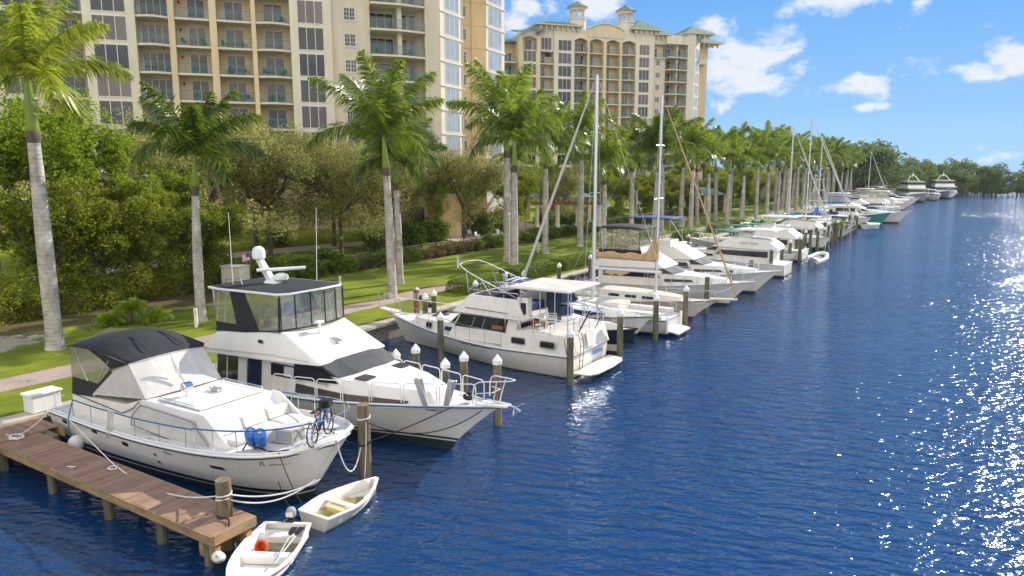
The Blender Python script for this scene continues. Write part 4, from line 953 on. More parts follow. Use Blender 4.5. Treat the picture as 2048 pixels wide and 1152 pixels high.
TL = [('thick',-48.5,19.6,12.6,'tall bright tree at the very left edge of the thicket'),('thick',-49.5,26.2,12.2,'bright tree with an open top in front of the three-light windows'),('thick',-46.5,27.6,8.2,'bright green tree between the first two palms, lower than its neighbour'),
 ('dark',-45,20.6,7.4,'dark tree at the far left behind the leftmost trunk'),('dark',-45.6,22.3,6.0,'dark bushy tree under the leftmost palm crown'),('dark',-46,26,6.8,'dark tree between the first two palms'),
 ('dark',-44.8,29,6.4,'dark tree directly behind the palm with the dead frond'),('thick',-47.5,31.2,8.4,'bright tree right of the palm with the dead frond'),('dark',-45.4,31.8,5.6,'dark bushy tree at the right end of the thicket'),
 ('olive',-51,35.2,11.6,'grey green oak rising behind the end of the thicket'),('olive',-50,49.0,10.2,'grey green oak just left of the thick pale palm trunk'),('olive',-54,52,10.6,'grey green oak filling the gap behind its neighbours near the thick pale palm'),('olive',-52.5,57,9.6,'grey green oak in front of the podium behind the slimmer palm'),('thick',-52.5,67,8.8,'fresh green tree in front of the gold podium wall'),('dark',-50,79.5,7.4,'dark green tree between the terrace and the pergola'),('thick',-50.5,96,8.4,'fresh green tree over the far end of the pergola'),('olive',-55,66,8.5,'grey green oak close against the gold podium wall'),('dark',-53,74,6.5,'dark green tree between the gold podium wall and the terrace'),('thick',-57,76,7.5,'light green tree behind the terrace chairs'),('olive',-56,44,11,'grey green oak deeper in the garden before the podium'),
 ('olive',-50.5,69.5,10.0,'rounded oak with a short trunk in the lawn right of the thick pale palm'),('olive',-53.5,61,8.0,'smaller oak in front of the yellow podium wall'),('thick',-50.5,84,8.2,'green tree beside the pergola'),('olive',-49,91,7.8,'oak behind the hedge near the silver mast'),
 ('thick',-49.5,101,7.4,'green tree behind the hedge between two masts'),('dark',-48,110,7.0,'dark tree right of the cream sloop mast'),('thick',-55,120,8.0,'green tree in front of the far tower base'),('dark',-49,128,7.0,'dark tree inside the black fence'),('olive',-50,140,8,'grey green tree behind the black fence'),
 ('dark',-60,100,7.5,'dark green tree at the foot of the far tower'),('thick',-66,118,8.5,'green tree against the far tower base')]
for i,(k,x,y,h,l) in enumerate(TL): put_tree(k, x, y, h, l, None, i*1.3)
rr = random.Random(9)
for i in range(54):
    x = rr.uniform(-56,-44.5) if i % 2 else rr.uniform(-48,-45); y = 120+i*2.0; put_tree(rr.choice(('dark','dark','thick')), x, y, rr.uniform(4.5,7), 'low broadleaf tree beyond the lawn behind the distant palms', 'low trees beyond the distant palms', rr.uniform(0,6.28))
for i in range(20):
    k = rr.choice(('dark','thick','olive')); x = rr.uniform(-75,-44); y = 150+i*5.2
    put_tree(k, x, y, rr.uniform(7,10.5), 'broadleaf tree in the belt behind the distant palms', 'trees behind the distant palms', rr.uniform(0,6.28))
# undergrowth that fills the foot of the thicket
def shrub_mass(name, pts, n, size, leaf, label, cat, kind=None, seed=1, blob=None, flat=0):
    rr = random.Random(seed); mb = MB(); leaf_cloud(mb, rr, pts, n, size, flat=flat); o = mb.build(name, leaf)
    tag(o, label, cat, kind=kind); return o
pts = [(-44.8+rr.uniform(-.8,.8), 14+i*.44, 1.9+rr.uniform(-.4,1.4), 1.1, .9, rr.uniform(.8,1.5)) for i in range(42)]
shrub_mass('undergrowth', pts, 60000, .07, 'tree_leaf', 'tangled dark undergrowth along the foot of the thicket at the left', 'undergrowth', 'stuff', 2)
# hedge along the black fence, built as separate bushes
bush_src = {}
def make_bush(key, n, leaf, seed, size=.06, sq=(1,.9,.8)):
    rr = random.Random(seed); t = thing('hedge_bush', 'bush', 'bush')
    b = [(rr.uniform(-.5,.5)*sq[0], rr.uniform(-.6,.6)*sq[1], rr.uniform(.3,1.1)*sq[2], .62*sq[0], .62*sq[1], .5*sq[2]) for _ in range(9)]
    mb = MB(); leaf_cloud(mb, rr, b, n, size); mb.build('foliage', leaf, t)
    mb = MB()
    for _ in range(16):
        p = Vector((rr.uniform(-.3,.3), rr.uniform(-.4,.4), -.1)); mb.tube([p, p+Vector((rr.uniform(-.4,.4), rr.uniform(-.4,.4), rr.uniform(.7,1.5)*sq[2]))], .015, 4, r1=.005)
    mb.build('stems', 'bark', t); bush_src[key] = t; return t
b1 = make_bush('g', 7000, 'hedge_leaf', 5); b1.location = (-42.9,33.6,1.2); b1['label'] = 'large rounded dark green bush at the near end of the hedge'; b1.scale = (1.5,)*3
b2 = make_bush('d', 5200, 'dry_leaf', 6, .045); b2.location = (-43.4,46,1.25); b2['label'] = 'brown twiggy bush in the hedge right of the thick pale palm'
b1['group'] = b2['group'] = 'hedge bushes along the lawn'
rr = random.Random(12); y = 35.8; i = 0
while y < 215:
    k = 'd' if (y > 44 and rr.random() < (.62 if 45 < y < 63 else .4)) else 'g'
    s = rr.uniform(1.0,1.3) if k == 'd' else rr.uniform(1.05,1.45)
    if y > 66: s *= .95
    dup(bush_src[k], (-43.3-.012*(y-40)+rr.uniform(-.25,.25), y, 1.22), rr.uniform(0,6.28), 'brown twiggy bush in the long hedge along the lawn' if k == 'd' else 'green leafy bush in the long hedge along the lawn', 'green hedge bushes' if k == 'g' else 'brown hedge bushes', s)
    y += rr.uniform(1.15,1.6)
b1['group'] = None; del b1['group']; del b2['group']
dup(bush_src['g'], (-44.2,30.9,1.2), 1, 'rounded green bush behind the pale utility box', None, 1.35)
for x,y,s,l in [(-43.9,32.4,1.75,'large leafy bush at the near end of the hedge beside the utility box'),(-44.4,35.3,1.8,'tall leafy bush in the hedge below the nearest oak'),(-44.2,38.4,1.6,'tall leafy bush in the hedge below the centre oak'),(-44.4,41.6,1.7,'tall leafy bush in the hedge just left of the thick pale palm'),(-51,60,2.1,'big leafy bush in front of the podium, left of the rounded oak'),(-51.5,64.5,2.3,'big dense bush hiding the foot of the gold podium wall'),(-50.5,73,2.2,'big leafy bush at the near corner of the terrace'),(-52,78,2.2,'big dense bush behind the terrace chairs'),(-49.8,54,2.0,'leafy bush between two oaks behind the thick pale palm'),(-48.5,87,2.2,'leafy bush screening the near end of the pergola'),(-48.2,94.5,2.3,'leafy bush screening the far end of the pergola'),(-53,58,1.5,'dark bush against the yellow podium wall'),(-54.5,66.5,1.7,'leafy bush at the orange wall corner'),(-56,72,1.6,'dark shrub under the rounded oak'),(-57,47,1.5,'bush behind the lawn path'),(-52,98,1.8,'dense bush right of the terrace'),(-51,104,2.0,'large dense bush between the two nearest masts'),(-50,113,1.8,'dense green bush left of the fence'),(-52,92,1.7,'bush behind the terrace chairs'),(-56,85,1.8,'bush behind the pergola columns')]:
    dup(bush_src['g'], (x,y,ground_z(x,y)), x, l, None, s)
# clipped shrubs by the quay: soft rounded boxes of leaves
def clipped(x0,x1,y0,y1,h,label,seed):
    rr = random.Random(seed); mb = MB(); cx_,cy_ = (x0+x1)/2,(y0+y1)/2
    n = int((x1-x0)*(y1-y0)*900)+2600
    for _ in range(n):
        a,b,c = rr.uniform(-1,1), rr.uniform(-1,1), rr.uniform(0,1)
        f = rr.randrange(5)
        if f < 2: c = rr.uniform(.9,1)
        elif f == 2: a = rr.choice((-1,1))*rr.uniform(.9,1)
        elif f == 3: b = rr.choice((-1,1))*rr.uniform(.95,1)
        k = 1-.1*c**3; p = Vector((a*(x1-x0)/2*k, b*(y1-y0)/2*k, h*(c-.06*(a*a*a*a+b*b*b*b))+.05*noise.noise(Vector((a*4,b*6,seed)))))
        s = .05*rr.uniform(.6,1.3); u = Vector((rr.gauss(0,1),rr.gauss(0,1),rr.gauss(0,.7))).normalized(); w = u.cross(Vector((rr.gauss(0,1),rr.gauss(0,1),rr.gauss(0,1)))).normalized()
        o = len(mb.v); mb.v += [tuple(p-u*s),tuple(p+w*s*.6),tuple(p+u*s),tuple(p-w*s*.6)]; mb.f.append((o,o+1,o+2,o+3)); mb.m.append(0)
    t = thing('clipped_shrub', label, 'shrub', (cx_,cy_,1.02)); mb.build('foliage', 'hedge_leaf', t)
    mb = MB()
    for _ in range(30):
        p = Vector((rr.uniform(-.8,.8)*(x1-x0)/2, rr.uniform(-.8,.8)*(y1-y0)/2, 0)); mb.tube([p, p+Vector((rr.uniform(-.2,.2), rr.uniform(-.2,.2), h*.85))], .015, 4)
    mb.build('stems', 'bark', t)
clipped(-30.9,-28.7,40.2,45.4,.95,'low clipped shrub beside the path spur, behind the trawler flybridge',1)
clipped(-30.9,-28.6,47.0,53.6,1.0,'long low clipped shrub between the path and the seawall pilings',2)
clipped(-30.6,-28.6,54.6,62,1.0,'clipped shrub behind the two sailboats',3)
clipped(-30.8,-28.8,67,71.5,1.2,'clipped shrub just left of the black canopy of the flybridge cruiser',4)
clipped(-30.6,-28.8,86,92,1.0,'clipped shrub behind the blue flybridge top',5)
clipped(-30.6,-28.8,101,105,1.1,'clipped shrub near the green covered boat',6)
clipped(-30.6,-28.8,112,116,1.1,'clipped yellow-green shrub by the distant quay',7)
# black metal fence behind the hedge
fn = thing('fence', 'black metal picket fence running along the lawn behind the hedge', 'fence', (-44.3,28,1.25))
y = 0
mb = MB(); pk = MB()
while y < 150:
    x = -.012*y
    mb.box(x-.04,x+.04,y-.04,y+.04,0,1.35)
    y += 2.4
mb.build('posts', 'black', fn)
mb = MB(); mb.tube([(0,0,1.22),(-1.8,150,1.22)], .022, 4); mb.tube([(0,0,.2),(-1.8,150,.2)], .022, 4); mb.build('rails', 'black', fn)
mb = MB(); y = 0
while y < 150:
    x = -.012*y; mb.box(x-.01,x+.01,y-.01,y+.01,.1,1.3); y += .16
o = mb.build('pickets', 'black', fn); o['kind'] = 'stuff'
# bollard lights, utility box, sign posts
def bollard(x, y, label):
    t = thing('bollard_light', label, 'bollard light', (x,y,ground_z(x,y)))
    m = MB(); m.cyl(0,0,0,1.05,.1,.1,12); m.build('post', 'plastic_white', t, smooth=True)
    for k in range(5): m = MB(); m.cyl(0,0,.72+.055*k,.745+.055*k,.106,.106,12); m.build('louvre', 'light_grey', t)
for x,y,l in [(-35.2,23.4,'white louvred bollard light beside the palm with the dead frond'),(-37.2,36.2,'white bollard light in the lawn left of the thick pale palm'),(-37.4,50.6,'white bollard light behind the arch frame of the trawler'),(-37.4,64.8,'pale bollard light in the lawn left of the silver mast'),(-37.2,80.0,'white bollard light behind the black canopy'),(-37.0,95,'white bollard light among the palms behind the blue top'),(-37,110,'small white bollard light by the distant fence')]: bollard(x, y, l)
t = thing('utility_box', 'tall pale utility cabinet at the end of the thicket', 'utility box', (-42.2,31.3,1.2), .2)
mb = MB(); mb.box(-.8,.8,-.5,.5,0,1.9); mb.build('cabinet', 'trim', t, bevel=.03); mb = MB(); mb.box(-.86,.86,-.56,.56,1.902,1.98); mb.build('lid', 'light_grey', t)
def pedestal(x, y, label, z=1.0, h=1.25, cap=True):
    t = thing('power_pedestal', label, 'pedestal', (x,y,z))
    m = MB(); m.box(-.13,.13,-.13,.13,0,h); m.build('housing', 'plastic_white' if cap else 'teak', t, bevel=.02)
    m = MB(); m.box(-.1,.1,-.145,-.132,h*.55,h*.85); m.box(.132,.145,-.1,.1,h*.55,h*.85); m.build('meter_panel', 'grey', t)
    m = MB(); m.loft([[(-.17,-.17,h+.002),(.17,-.17,h+.002),(.17,.17,h+.002),(-.17,.17,h+.002)],[(-.02,-.02,h+.16),(.02,-.02,h+.16),(.02,.02,h+.16),(-.02,.02,h+.16)]]); m.build('cap', 'blue_plastic' if cap else 'grey', t)
pedestal(-27.9,24.0,'white power pedestal with a small blue cap by the second yacht'); pedestal(-27.7,33.2,'brown power pedestal with a grey meter box behind the trawler bow',1.0,1.5,False)
pedestal(-27.8,43.4,'white power pedestal behind the trawler flybridge'); pedestal(-27.8,58.5,'white power pedestal behind the sailboats'); pedestal(-27.8,72.0,'power pedestal near the dark canopy cruiser'); 
t = thing('street_lamp', 'slim pale lamp post with a round globe in front of the terrace', 'lamp', (-35.4,56.0,1.1))
mb = MB(); mb.cyl(0,0,0,4.4,.05,.035,8); mb.build('pole', 'white_metal', t, smooth=True); mb = MB(); mb.ball((0,0,4.55), .17, 14); mb.build('globe', 'plastic_white', t, smooth=True)
# terrace chairs and tables (white resin)
def chair_mesh():
    m = MB(); m.rbox((0,0,.44),(.48,.48,.04)); m.rbox((-.22,0,.7),(.04,.46,.46),ry=-.15)
    for x in (-.2,.2):
        for y in (-.2,.2): m.tube([(x*1.15,y*1.15,0),(x,y,.43)], .022, 5)
    m.tube([(-.22,-.24,.64),(.2,-.25,.64),(.23,-.22,.44)], .022, 5); m.tube([(-.22,.24,.64),(.2,.25,.64),(.23,.22,.44)], .022, 5); return m
first = None
for i in range(9):
    x, y = -48.8-(i%3)*1.7, 70+2.1*(i//3)*1.8+(.8 if i%2 else 0)
    if not first:
        first = thing('terrace_chair', 'white resin armchair on the terrace behind the hedge', 'chair', (x,y,ground_z(x,0)+.07), 0, 'white terrace chairs')
        chair_mesh().build('seat_shell', 'plastic_white', first)
    else: dup(first, (x,y,ground_z(x,0)+.07), i*1.9)
# ------------------------------------------------ distant wood closing the view
def far_trees():
    rr = random.Random(77); src = []
    for s in range(3):
        h = 9; mb = MB(); bl = [(rr.uniform(-3.4,3.4), rr.uniform(-3,3), rr.uniform(1.2,8.4), 1.6, 1.6, 1.3) for _ in range(22)]
        t = thing('mangrove_tree', 'mangrove', 'tree', (0,0,-300)); leaf_cloud(mb, rr, bl, 5200, .3, flat=-.02); mb.build('crown', 'far_leaf', t)
        m = MB()
        for _ in range(7): p = Vector((rr.uniform(-2,2),rr.uniform(-2,2),-.6)); m.tube([p, p+Vector((rr.uniform(-1,1),rr.uniform(-1,1),6))], .12, 5, r1=.03)
        m.build('trunk', 'bark', t); src.append(t)
    used = set()
    def put(x, y, s, label=None, grp=None):
        i = rr.randrange(3); t = src[i]
        L = label or 'dense mangrove tree on the far bank of the basin'; G = grp or 'mangroves on the far bank'
        if i not in used: used.add(i); t.location = (x,y,.3); t.scale = (s,)*3; t['label'] = L; t['group'] = G; t.rotation_euler = (0,0,rr.uniform(0,6.28))
        else: dup(t, (x,y,.3), rr.uniform(0,6.28), L, G, s)
    for (x0,y0),(x1,y1) in zip(fb, fb[1:]):
        L = math.hypot(x1-x0,y1-y0); n = max(1,int(L/4.6))
        for k in range(n):
            q = (k+rr.random())/n; f = 1+.0*q
            x = x0+(x1-x0)*q; y = y0+(y1-y0)*q
            sc_ = rr.uniform(.85,1.2)*(1+max(0,(y-330))/420)
            put(x-rr.uniform(.3,2), y+rr.uniform(1.5,3), sc_*.92); 
            put(x-rr.uniform(3,8), y+rr.uniform(7,14), sc_*1.15)
            if k % 2: put(x-rr.uniform(10,16), y+rr.uniform(18,30), sc_*1.35)
    for i in range(12): put(-34-i*7, 262+rr.uniform(-4,14), rr.uniform(1.1,1.6))
    for x,y,s in [(-26,272,2.0),(-32,276,2.05),(-38,272,1.9),(-30,284,2.1)]: put(x,y,s,'tall spreading tree rising above the others at the head of the basin','tall trees at the head of the basin')
far_trees()

t = thing('dock_box', 'white dock box beside the stern of the nearest yacht', 'dock box', (-27.75,12.1,1.04), .05)
mb = MB(); mb.box(-.3,.3,-.5,.5,0,.62); mb.build('body', 'plastic_white', t, bevel=.03); mb = MB(); mb.box(-.36,.36,-.56,.56,.622,.7); mb.build('lid', 'plastic_white', t, bevel=.02)
# ================================================================ BOATS
# boat frame: +x to the bow, origin at the middle of the stern on the waterline; a boat berthed stern-out is turned half round
class Hull:
    def __init__(s, L, B, h0, hm, h1, over, s0=.35, pw=2.2, tr=.9, deep=-.5, e0=.16, e1=.95, xm=.35, bp=1):
        s.L, s.B, s.h0, s.hm, s.h1, s.over, s.s0, s.pw, s.tr, s.deep, s.e0, s.e1, s.xm, s.bp = L, B, h0, hm, h1, over, s0, pw, tr, deep, e0, e1, xm, bp
    def b(s, t):
        q = max(0, (t-s.s0)/(1-s.s0)); return s.B/2*(1-q**s.pw)**s.bp*(s.tr+(1-s.tr)*min(1, t/.3)) + .03
    def h(s, t):
        a = s.h0+(s.hm-s.h0)*min(1, t/s.xm); q = max(0, (t-s.xm)/(1-s.xm)); return a+(s.h1-s.hm)*q**1.6
    def pt(s, t, z, side=1):
        hh = s.h(t); q = min(1, max(0, (z-s.deep)/(hh-s.deep))); e = s.e0+(s.e1-s.e0)*max(0,t)**2.2
        y = (s.b(t)-.03)*(q**e)*(1 if t < 1 else 0)+.03
        x = t*s.L + s.over*(max(0, z)/hh)**1.25*max(0,t)**3
        return Vector((x, y*side, z))
    def sheer(s, t, side=1, dz=0, inset=0):
        p = s.pt(t, s.h(t), side); return Vector((p.x, p.y-side*min(inset, abs(p.y)*.9), p.z+dz))
    def tx(s, x):
        lo, hi = 0., 1.
        for _ in range(30):
            m = (lo+hi)/2
            if s.sheer(m).x < x: lo = m
            else: hi = m
        return lo
    def tz(s, x, z):
        lo, hi = 0., 1.
        for _ in range(30):
            m = (lo+hi)/2
            if s.pt(m, z).x < x: lo = m
            else: hi = m
        return lo
    def body(s, root, mats=('gelcoat','stripe_black','antifoul'), bands=((-.5,2),(.05,2),(.2,1)), N=26, mid=None, deckm='deck', dk=.07, transom_rake=.0, name='hull'):
        """bands: (top z, material) of the lowest rows, then the topsides"""
        zf = [(b[0], b[1]) for b in bands[1:]]; nt_ = 7
        mb = MB(); cols = []
        ts = [i/N for i in range(N+1)]; ts = [t if t < .6 else .6+.4*(1-(1-(t-.6)/.4)**1.4) for t in ts]
        rows_m = []
        for t in ts:
            hh = s.h(t); zs = [s.deep, 0.0]+[z for z,_ in zf]; z0 = zs[-1]; zs += [z0+(hh-z0)*k/nt_ for k in range(1, nt_+1)]
            cols.append(zs)
        n = len(cols[0]); rows_m = [2, *[m for _,m in zf]]+[0]*nt_
        rows_m = rows_m[:n-1]
        for side in (1,-1):
            o = len(mb.v)
            for t, zs in zip(ts, cols):
                for z in zs:
                    p = s.pt(t, z, side); p.x -= transom_rake*(1-t)**8*(z) if transom_rake else 0
                    mb.v.append(tuple(p))
            for i in range(len(ts)-1):
                for j in range(n-1):
                    a = o+i*n+j; f = (a, a+n, a+n+1, a+1) if side < 0 else (a, a+1, a+n+1, a+n)
                    mb.f.append(f); mb.m.append(rows_m[j])
        # transom + stem
        k = len(ts)*n
        for j in range(n-1):
            mb.f.append((j, k+j, k+j+1, j+1)); mb.m.append(rows_m[j])
            e = (len(ts)-1)*n; mb.f.append((e+j, e+j+1, k+e+j+1, k+e+j)); mb.m.append(rows_m[j])
        mats = [{'gelcoat':'hull_white','gelcoat_cream':'hull_cream','gelcoat_bright':'hull_bright'}.get(m, m) for m in mats]
        hull = mb.build(name, list(mats), root, smooth=True, angle=50)
        if deckm:
            d = MB(); rings = []
            for t in ts:
                a = s.sheer(t, 1, -dk, .03); b = s.sheer(t, -1, -dk, .03); c = (a+b)/2; c.z += .05
                rings.append([a, c, b])
            d.loft(rings, False, False, closed=False); d.build('deck', deckm, root, smooth=True)
        return hull
    def rub(s, root, m='plastic_white', r=.04, dz=-.05, t0=0, t1=1, name='rub_rail'):
        mb = MB()
        for side in (1,-1): mb.tube([s.sheer(t0+(t1-t0)*i/24, side, dz, -.015) for i in range(25)], r, 6)
        a = s.sheer(0,1,dz,-.015); b = s.sheer(0,-1,dz,-.015); mb.tube([a,b], r, 6)
        return mb.build(name, m, root, smooth=True)
    def rail(s, root, x0, x1, h, n, m='chrome', inset=.1, r=.016, lean=.0, loops=False, h1=None, name='bow_rail', close=True, mid=False, sides=(1,-1)):
        mb = MB(); h1 = h1 or h; ends = []
        for side in sides:
            t0, t1 = s.tx(x0), s.tx(x1)
            top = [s.sheer(t0+(t1-t0)*i/30, side, h+(h1-h)*i/30, inset) for i in range(31)]
            st = [s.sheer(t0+(t1-t0)*i/n, side, -.05, inset+.02) for i in range(n+1)]
            if loops:
                for i in range(n):
                    a, b = i/n, (i+1)/n; pts = []
                    for q in (0,.0,.06,.25,.5,.75,.94,1,1):
                        pts.append(q)
                    f = lambda q: s.sheer(t0+(t1-t0)*(a+(b-a)*q), side, 0, inset)
                    g = .04; H_ = h+(h1-h)*(a+b)/2
                    pth = [f(g)+Vector((0,0,-.05)), f(g)+Vector((0,0,H_*.75)), f(g+.02)+Vector((0,0,H_*.93)), f(g+.1)+Vector((0,0,H_)), f(.5)+Vector((0,0,H_)), f(1-g-.1)+Vector((0,0,H_)), f(1-g-.02)+Vector((0,0,H_*.93)), f(1-g)+Vector((0,0,H_*.75)), f(1-g)+Vector((0,0,-.05))]
                    mb.tube(pth, r, 6)
            else:
                mb.tube(top, r, 6); ends.append(top[-1]); ends.append(top[0])
                for i in range(n+1):
                    p = s.sheer(t0+(t1-t0)*i/n, side, h+(h1-h)*i/n, inset); mb.tube([st[i], p], r*.9, 5)
                if mid: mb.tube([p-Vector((0,0,h*.5)) for p in top], r*.5, 4)
        if close and not loops and len(sides) == 2:
            a, b = s.sheer(s.tx(x1), 1, h1, inset), s.sheer(s.tx(x1), -1, h1, inset)
            mb.tube([a, (a+b)/2+Vector((.12,0,0)), b], r, 6)
        return mb.build(name, m, root, smooth=True)
    def sideport(s, root, x0, x1, z0, z1, side, m='dark_glass', frame='chrome', name='portlight', round_=True):
        def P_(x, z): return s.pt(s.tz(x, z), z, side)
        q = [P_(x0,z0), P_(x1,z0), P_(x1,z1), P_(x0,z1)]
        if side > 0: q = [q[1],q[0],q[3],q[2]]
        poly = [(.06,0),(.94,0),(1,.2),(1,.8),(.94,1),(.06,1),(0,.8),(0,.2)]
        f = MB(); f.panel(q,0,1,0,1,.022,.05,poly=poly); fr = f.build(name, frame, root)
        g = MB(); g.panel(q,0,1,0,1,.03,.03,poly=[(.5+(u-.5)*.86,.5+(v-.5)*.66) for u,v in poly]); g.build('glass', m, fr); return fr
def sym(half): return [Vector(p) for p in half] + [Vector((x,-y,z)) for x,y,z in reversed(half)]
def text_part(txt, size, loc, rot, m, root, name='lettering', shear=0, ext=.004):
    cu = bpy.data.curves.new(name, 'FONT'); cu.body = txt; cu.size = size; cu.extrude = ext; cu.align_x = 'CENTER'; cu.shear = shear
    o = bpy.data.objects.new(name, cu); COL.objects.link(o)
    dg = bpy.context.evaluated_depsgraph_get(); me = bpy.data.meshes.new_from_object(o.evaluated_get(dg)); bpy.data.objects.remove(o)
    ob = bpy.data.objects.new(name, me); COL.objects.link(ob); me.materials.clear(); me.materials.append(M(m)); ob.location = loc; ob.rotation_euler = rot; ob.parent = root; return ob
def bikes_wheel(mb, c, r, ax, lean):
    pts = [Vector(c)+ (Vector(ax)*math.cos(2*math.pi*i/20)+Vector(lean)*math.sin(2*math.pi*i/20))*r for i in range(21)]; mb.tube(pts, .022, 6)

# ---------------------------------------------------------------- A: nearest motor yacht
AX, AY = -26.8, 13.75
A = thing('motor_yacht', 'nearest white motor yacht with black canvas top, lying along the brown dock', 'yacht', (AX, AY, 0))
ha = Hull(11.15, 4.15, 1.27, 1.4, 2.02, 1.1, .36, 6.5, .9, -.5, .14, .72, .4, .5)
ha.body(A, ('gelcoat','stripe_black','antifoul'), ((-.5,2),(.27,2),(.32,0),(.47,1)))
ha.rub(A, 'plastic_white', .045, -.03); ha.rub(A, 'black', .018, -.1, name='sheer_stripe')
# toe rail
mb = MB()
for sd_ in (1,-1): mb.tube([ha.sheer(i/24, sd_, .03, .04) for i in range(25)], .035, 5)
mb.build('toe_rail', 'gelcoat', A, smooth=True)
# lower deckhouse: straight sides to the roof, then raked front plates
lo = sym([(.9,1.52,1.25),(8.2,1.5,1.3),(9.5,1.3,1.4)]); hi_ = sym([(.75,1.42,1.86),(4.2,1.38,2.1),(5.1,1.36,2.36),(7.9,1.34,2.42)])
mb = MB()
mb.loft([[(.9,-1.52,1.2),(5,-1.52,1.2),(5,-1.36,2.36),(4.0,-1.38,2.02),(.75,-1.42,1.86)],[(.9,1.52,1.2),(5,1.52,1.2),(5,1.36,2.36),(4.0,1.38,2.02),(.75,1.42,1.86)]])
mb.build('aft_house', 'gelcoat', A, bevel=.03)
mb = MB(); sec = lambda y,k: [(5.002,y*1.1,1.2),(8.7,y*1.08,1.2),(8.75,y,1.9),(7.95,y,2.42),(5.002,y,2.38)]
mb.loft([sec(-1.38,0), sec(1.38,0)]); mb.build('cabin', 'gelcoat_bright', A, bevel=.04)
mb = MB(); mb.loft([[(5.6,-1.2,2.43),(7.8,-1.2,2.45),(7.8,1.2,2.45),(5.6,1.2,2.43)],[(5.6,-1.15,2.455),(7.75,-1.15,2.475),(7.75,1.15,2.475),(5.6,1.15,2.455)]]); mb.build('roof_panel', 'deck', A)
# side wings enclosing the bow seat
for sg, nm in ((-1,''),(1,'')):
    mb = MB(); w = [(7.9,2.44),(8.3,2.44),(9.6,1.62),(9.7,1.4),(8.0,1.4)]
    mb.loft([[(x, sg*1.36, z) for x,z in w],[(x, sg*(1.42+.06*(2.44-z)), z) for x,z in w]]); mb.build('side_wing', 'gelcoat_bright', A, bevel=.02)
# grey canvas over side windows
for sg in (-1,1):
    mb = MB(); w = [(4.7,1.86),(5.15,2.24),(7.8,2.2),(8.15,1.95),(8.85,1.42),(8.7,1.36),(4.6,1.5)]
    mb.loft([[(x, sg*(1.47+.075*(2.3-z)), z) for x,z in w],[(x, sg*(1.5+.075*(2.3-z)), z) for x,z in w]]); mb.build('window_cover', 'canvas_white', A)
    mb = MB(); mb.tube([(x, sg*(1.51+.075*(2.3-z)), z) for x,z in w+[w[0]]], .012, 4); mb.build('cover_piping', 'stripe_brown', A)
    mb = MB(); mb.tube([(.75,sg*1.44,1.9),(3.9,sg*1.44,1.72),(4.6,sg*1.45,2.02),(4.95,sg*1.44,2.3)], .018, 5); mb.build('trim_line', 'stripe_brown', A)
    mb = MB(); mb.tube([(5.6,sg*1.22,2.44),(5.65,sg*1.22,2.54),(7.6,sg*1.22,2.56),(7.65,sg*1.22,2.46)], .014, 5); mb.tube([(6.6,sg*1.22,2.45),(6.6,sg*1.22,2.55)], .012, 5); mb.build('grab_rail', 'chrome', A, smooth=True)
    mb = MB(); mb.tube([(8.1,sg*1.55,1.32),(9.4,sg*1.58,1.3)], .02, 5); mb.build('trim_line', 'black', A)
# bow seat: three backrests, U-shaped seat cushions over a step
mb = MB(); mb.loft([[(8.7,-1.38,1.2),(9.6,-1.38,1.2),(9.6,-1.38,1.72),(8.7,-1.38,1.72)],[(8.7,1.38,1.2),(9.6,1.38,1.2),(9.6,1.38,1.72),(8.7,1.38,1.72)]]); mb.build('seat_base', 'gelcoat', A, bevel=.03)
for i in range(3):
    y0, y1 = -1.36+i*.91, -1.36+i*.91+.88
    mb = MB(); mb.loft([[(8.62,y0,1.82),(8.86,y0,1.82),(8.72,y0,2.16),(8.52,y0,2.16)],[(8.62,y1,1.82),(8.86,y1,1.82),(8.72,y1,2.16),(8.52,y1,2.16)]]); mb.build('backrest', 'cushion', A, bevel=.05, smooth=True, angle=60)
    mb = MB(); mb.box(8.87,9.62+(.25 if i == 2 else 0),y0,y1,1.722,1.87); mb.build('seat_cushion', 'cushion', A, bevel=.05, smooth=True, angle=60)
# canvas windscreen: pleated wedge from the cabin roof up to the flybridge top
wb = [(1.8,-1.42,2.0),(5.25,-1.38,2.4),(5.36,-.7,2.44),(5.4,0,2.45),(5.36,.7,2.44),(5.25,1.38,2.4),(1.8,1.42,2.0)]
wt = [(2.3,-1.36,2.62),(4.38,-1.34,3.42),(4.52,-.7,3.5),(4.56,0,3.53),(4.52,.7,3.5),(4.38,1.34,3.42),(2.3,1.36,2.9)]
mb = MB(); mb.frust(wb, wt); mb.build('windscreen_cover', 'canvas_white', A, bevel=.02)
mb = MB()
for a,b in zip(wb[1:6:2], wt[1:6:2]): mb.tube([Vector(a)*1.0+Vector((.0,0,.02)), Vector(b)+Vector((.0,0,.0))], .012, 4)
mb.tube([Vector(p)+Vector((.01,0,.01)) for p in wt], .02, 4); mb.build('cover_seams', 'canvas_white', A)
mb = MB(); mb.tube([(5.15,-.2,2.98),(5.05,-.25,3.42)], .02, 6); mb.tube([(5.32,-.15,2.78),(5.05,-.27,3.5)], .03, 6); mb.build('wiper', 'light_grey', A)
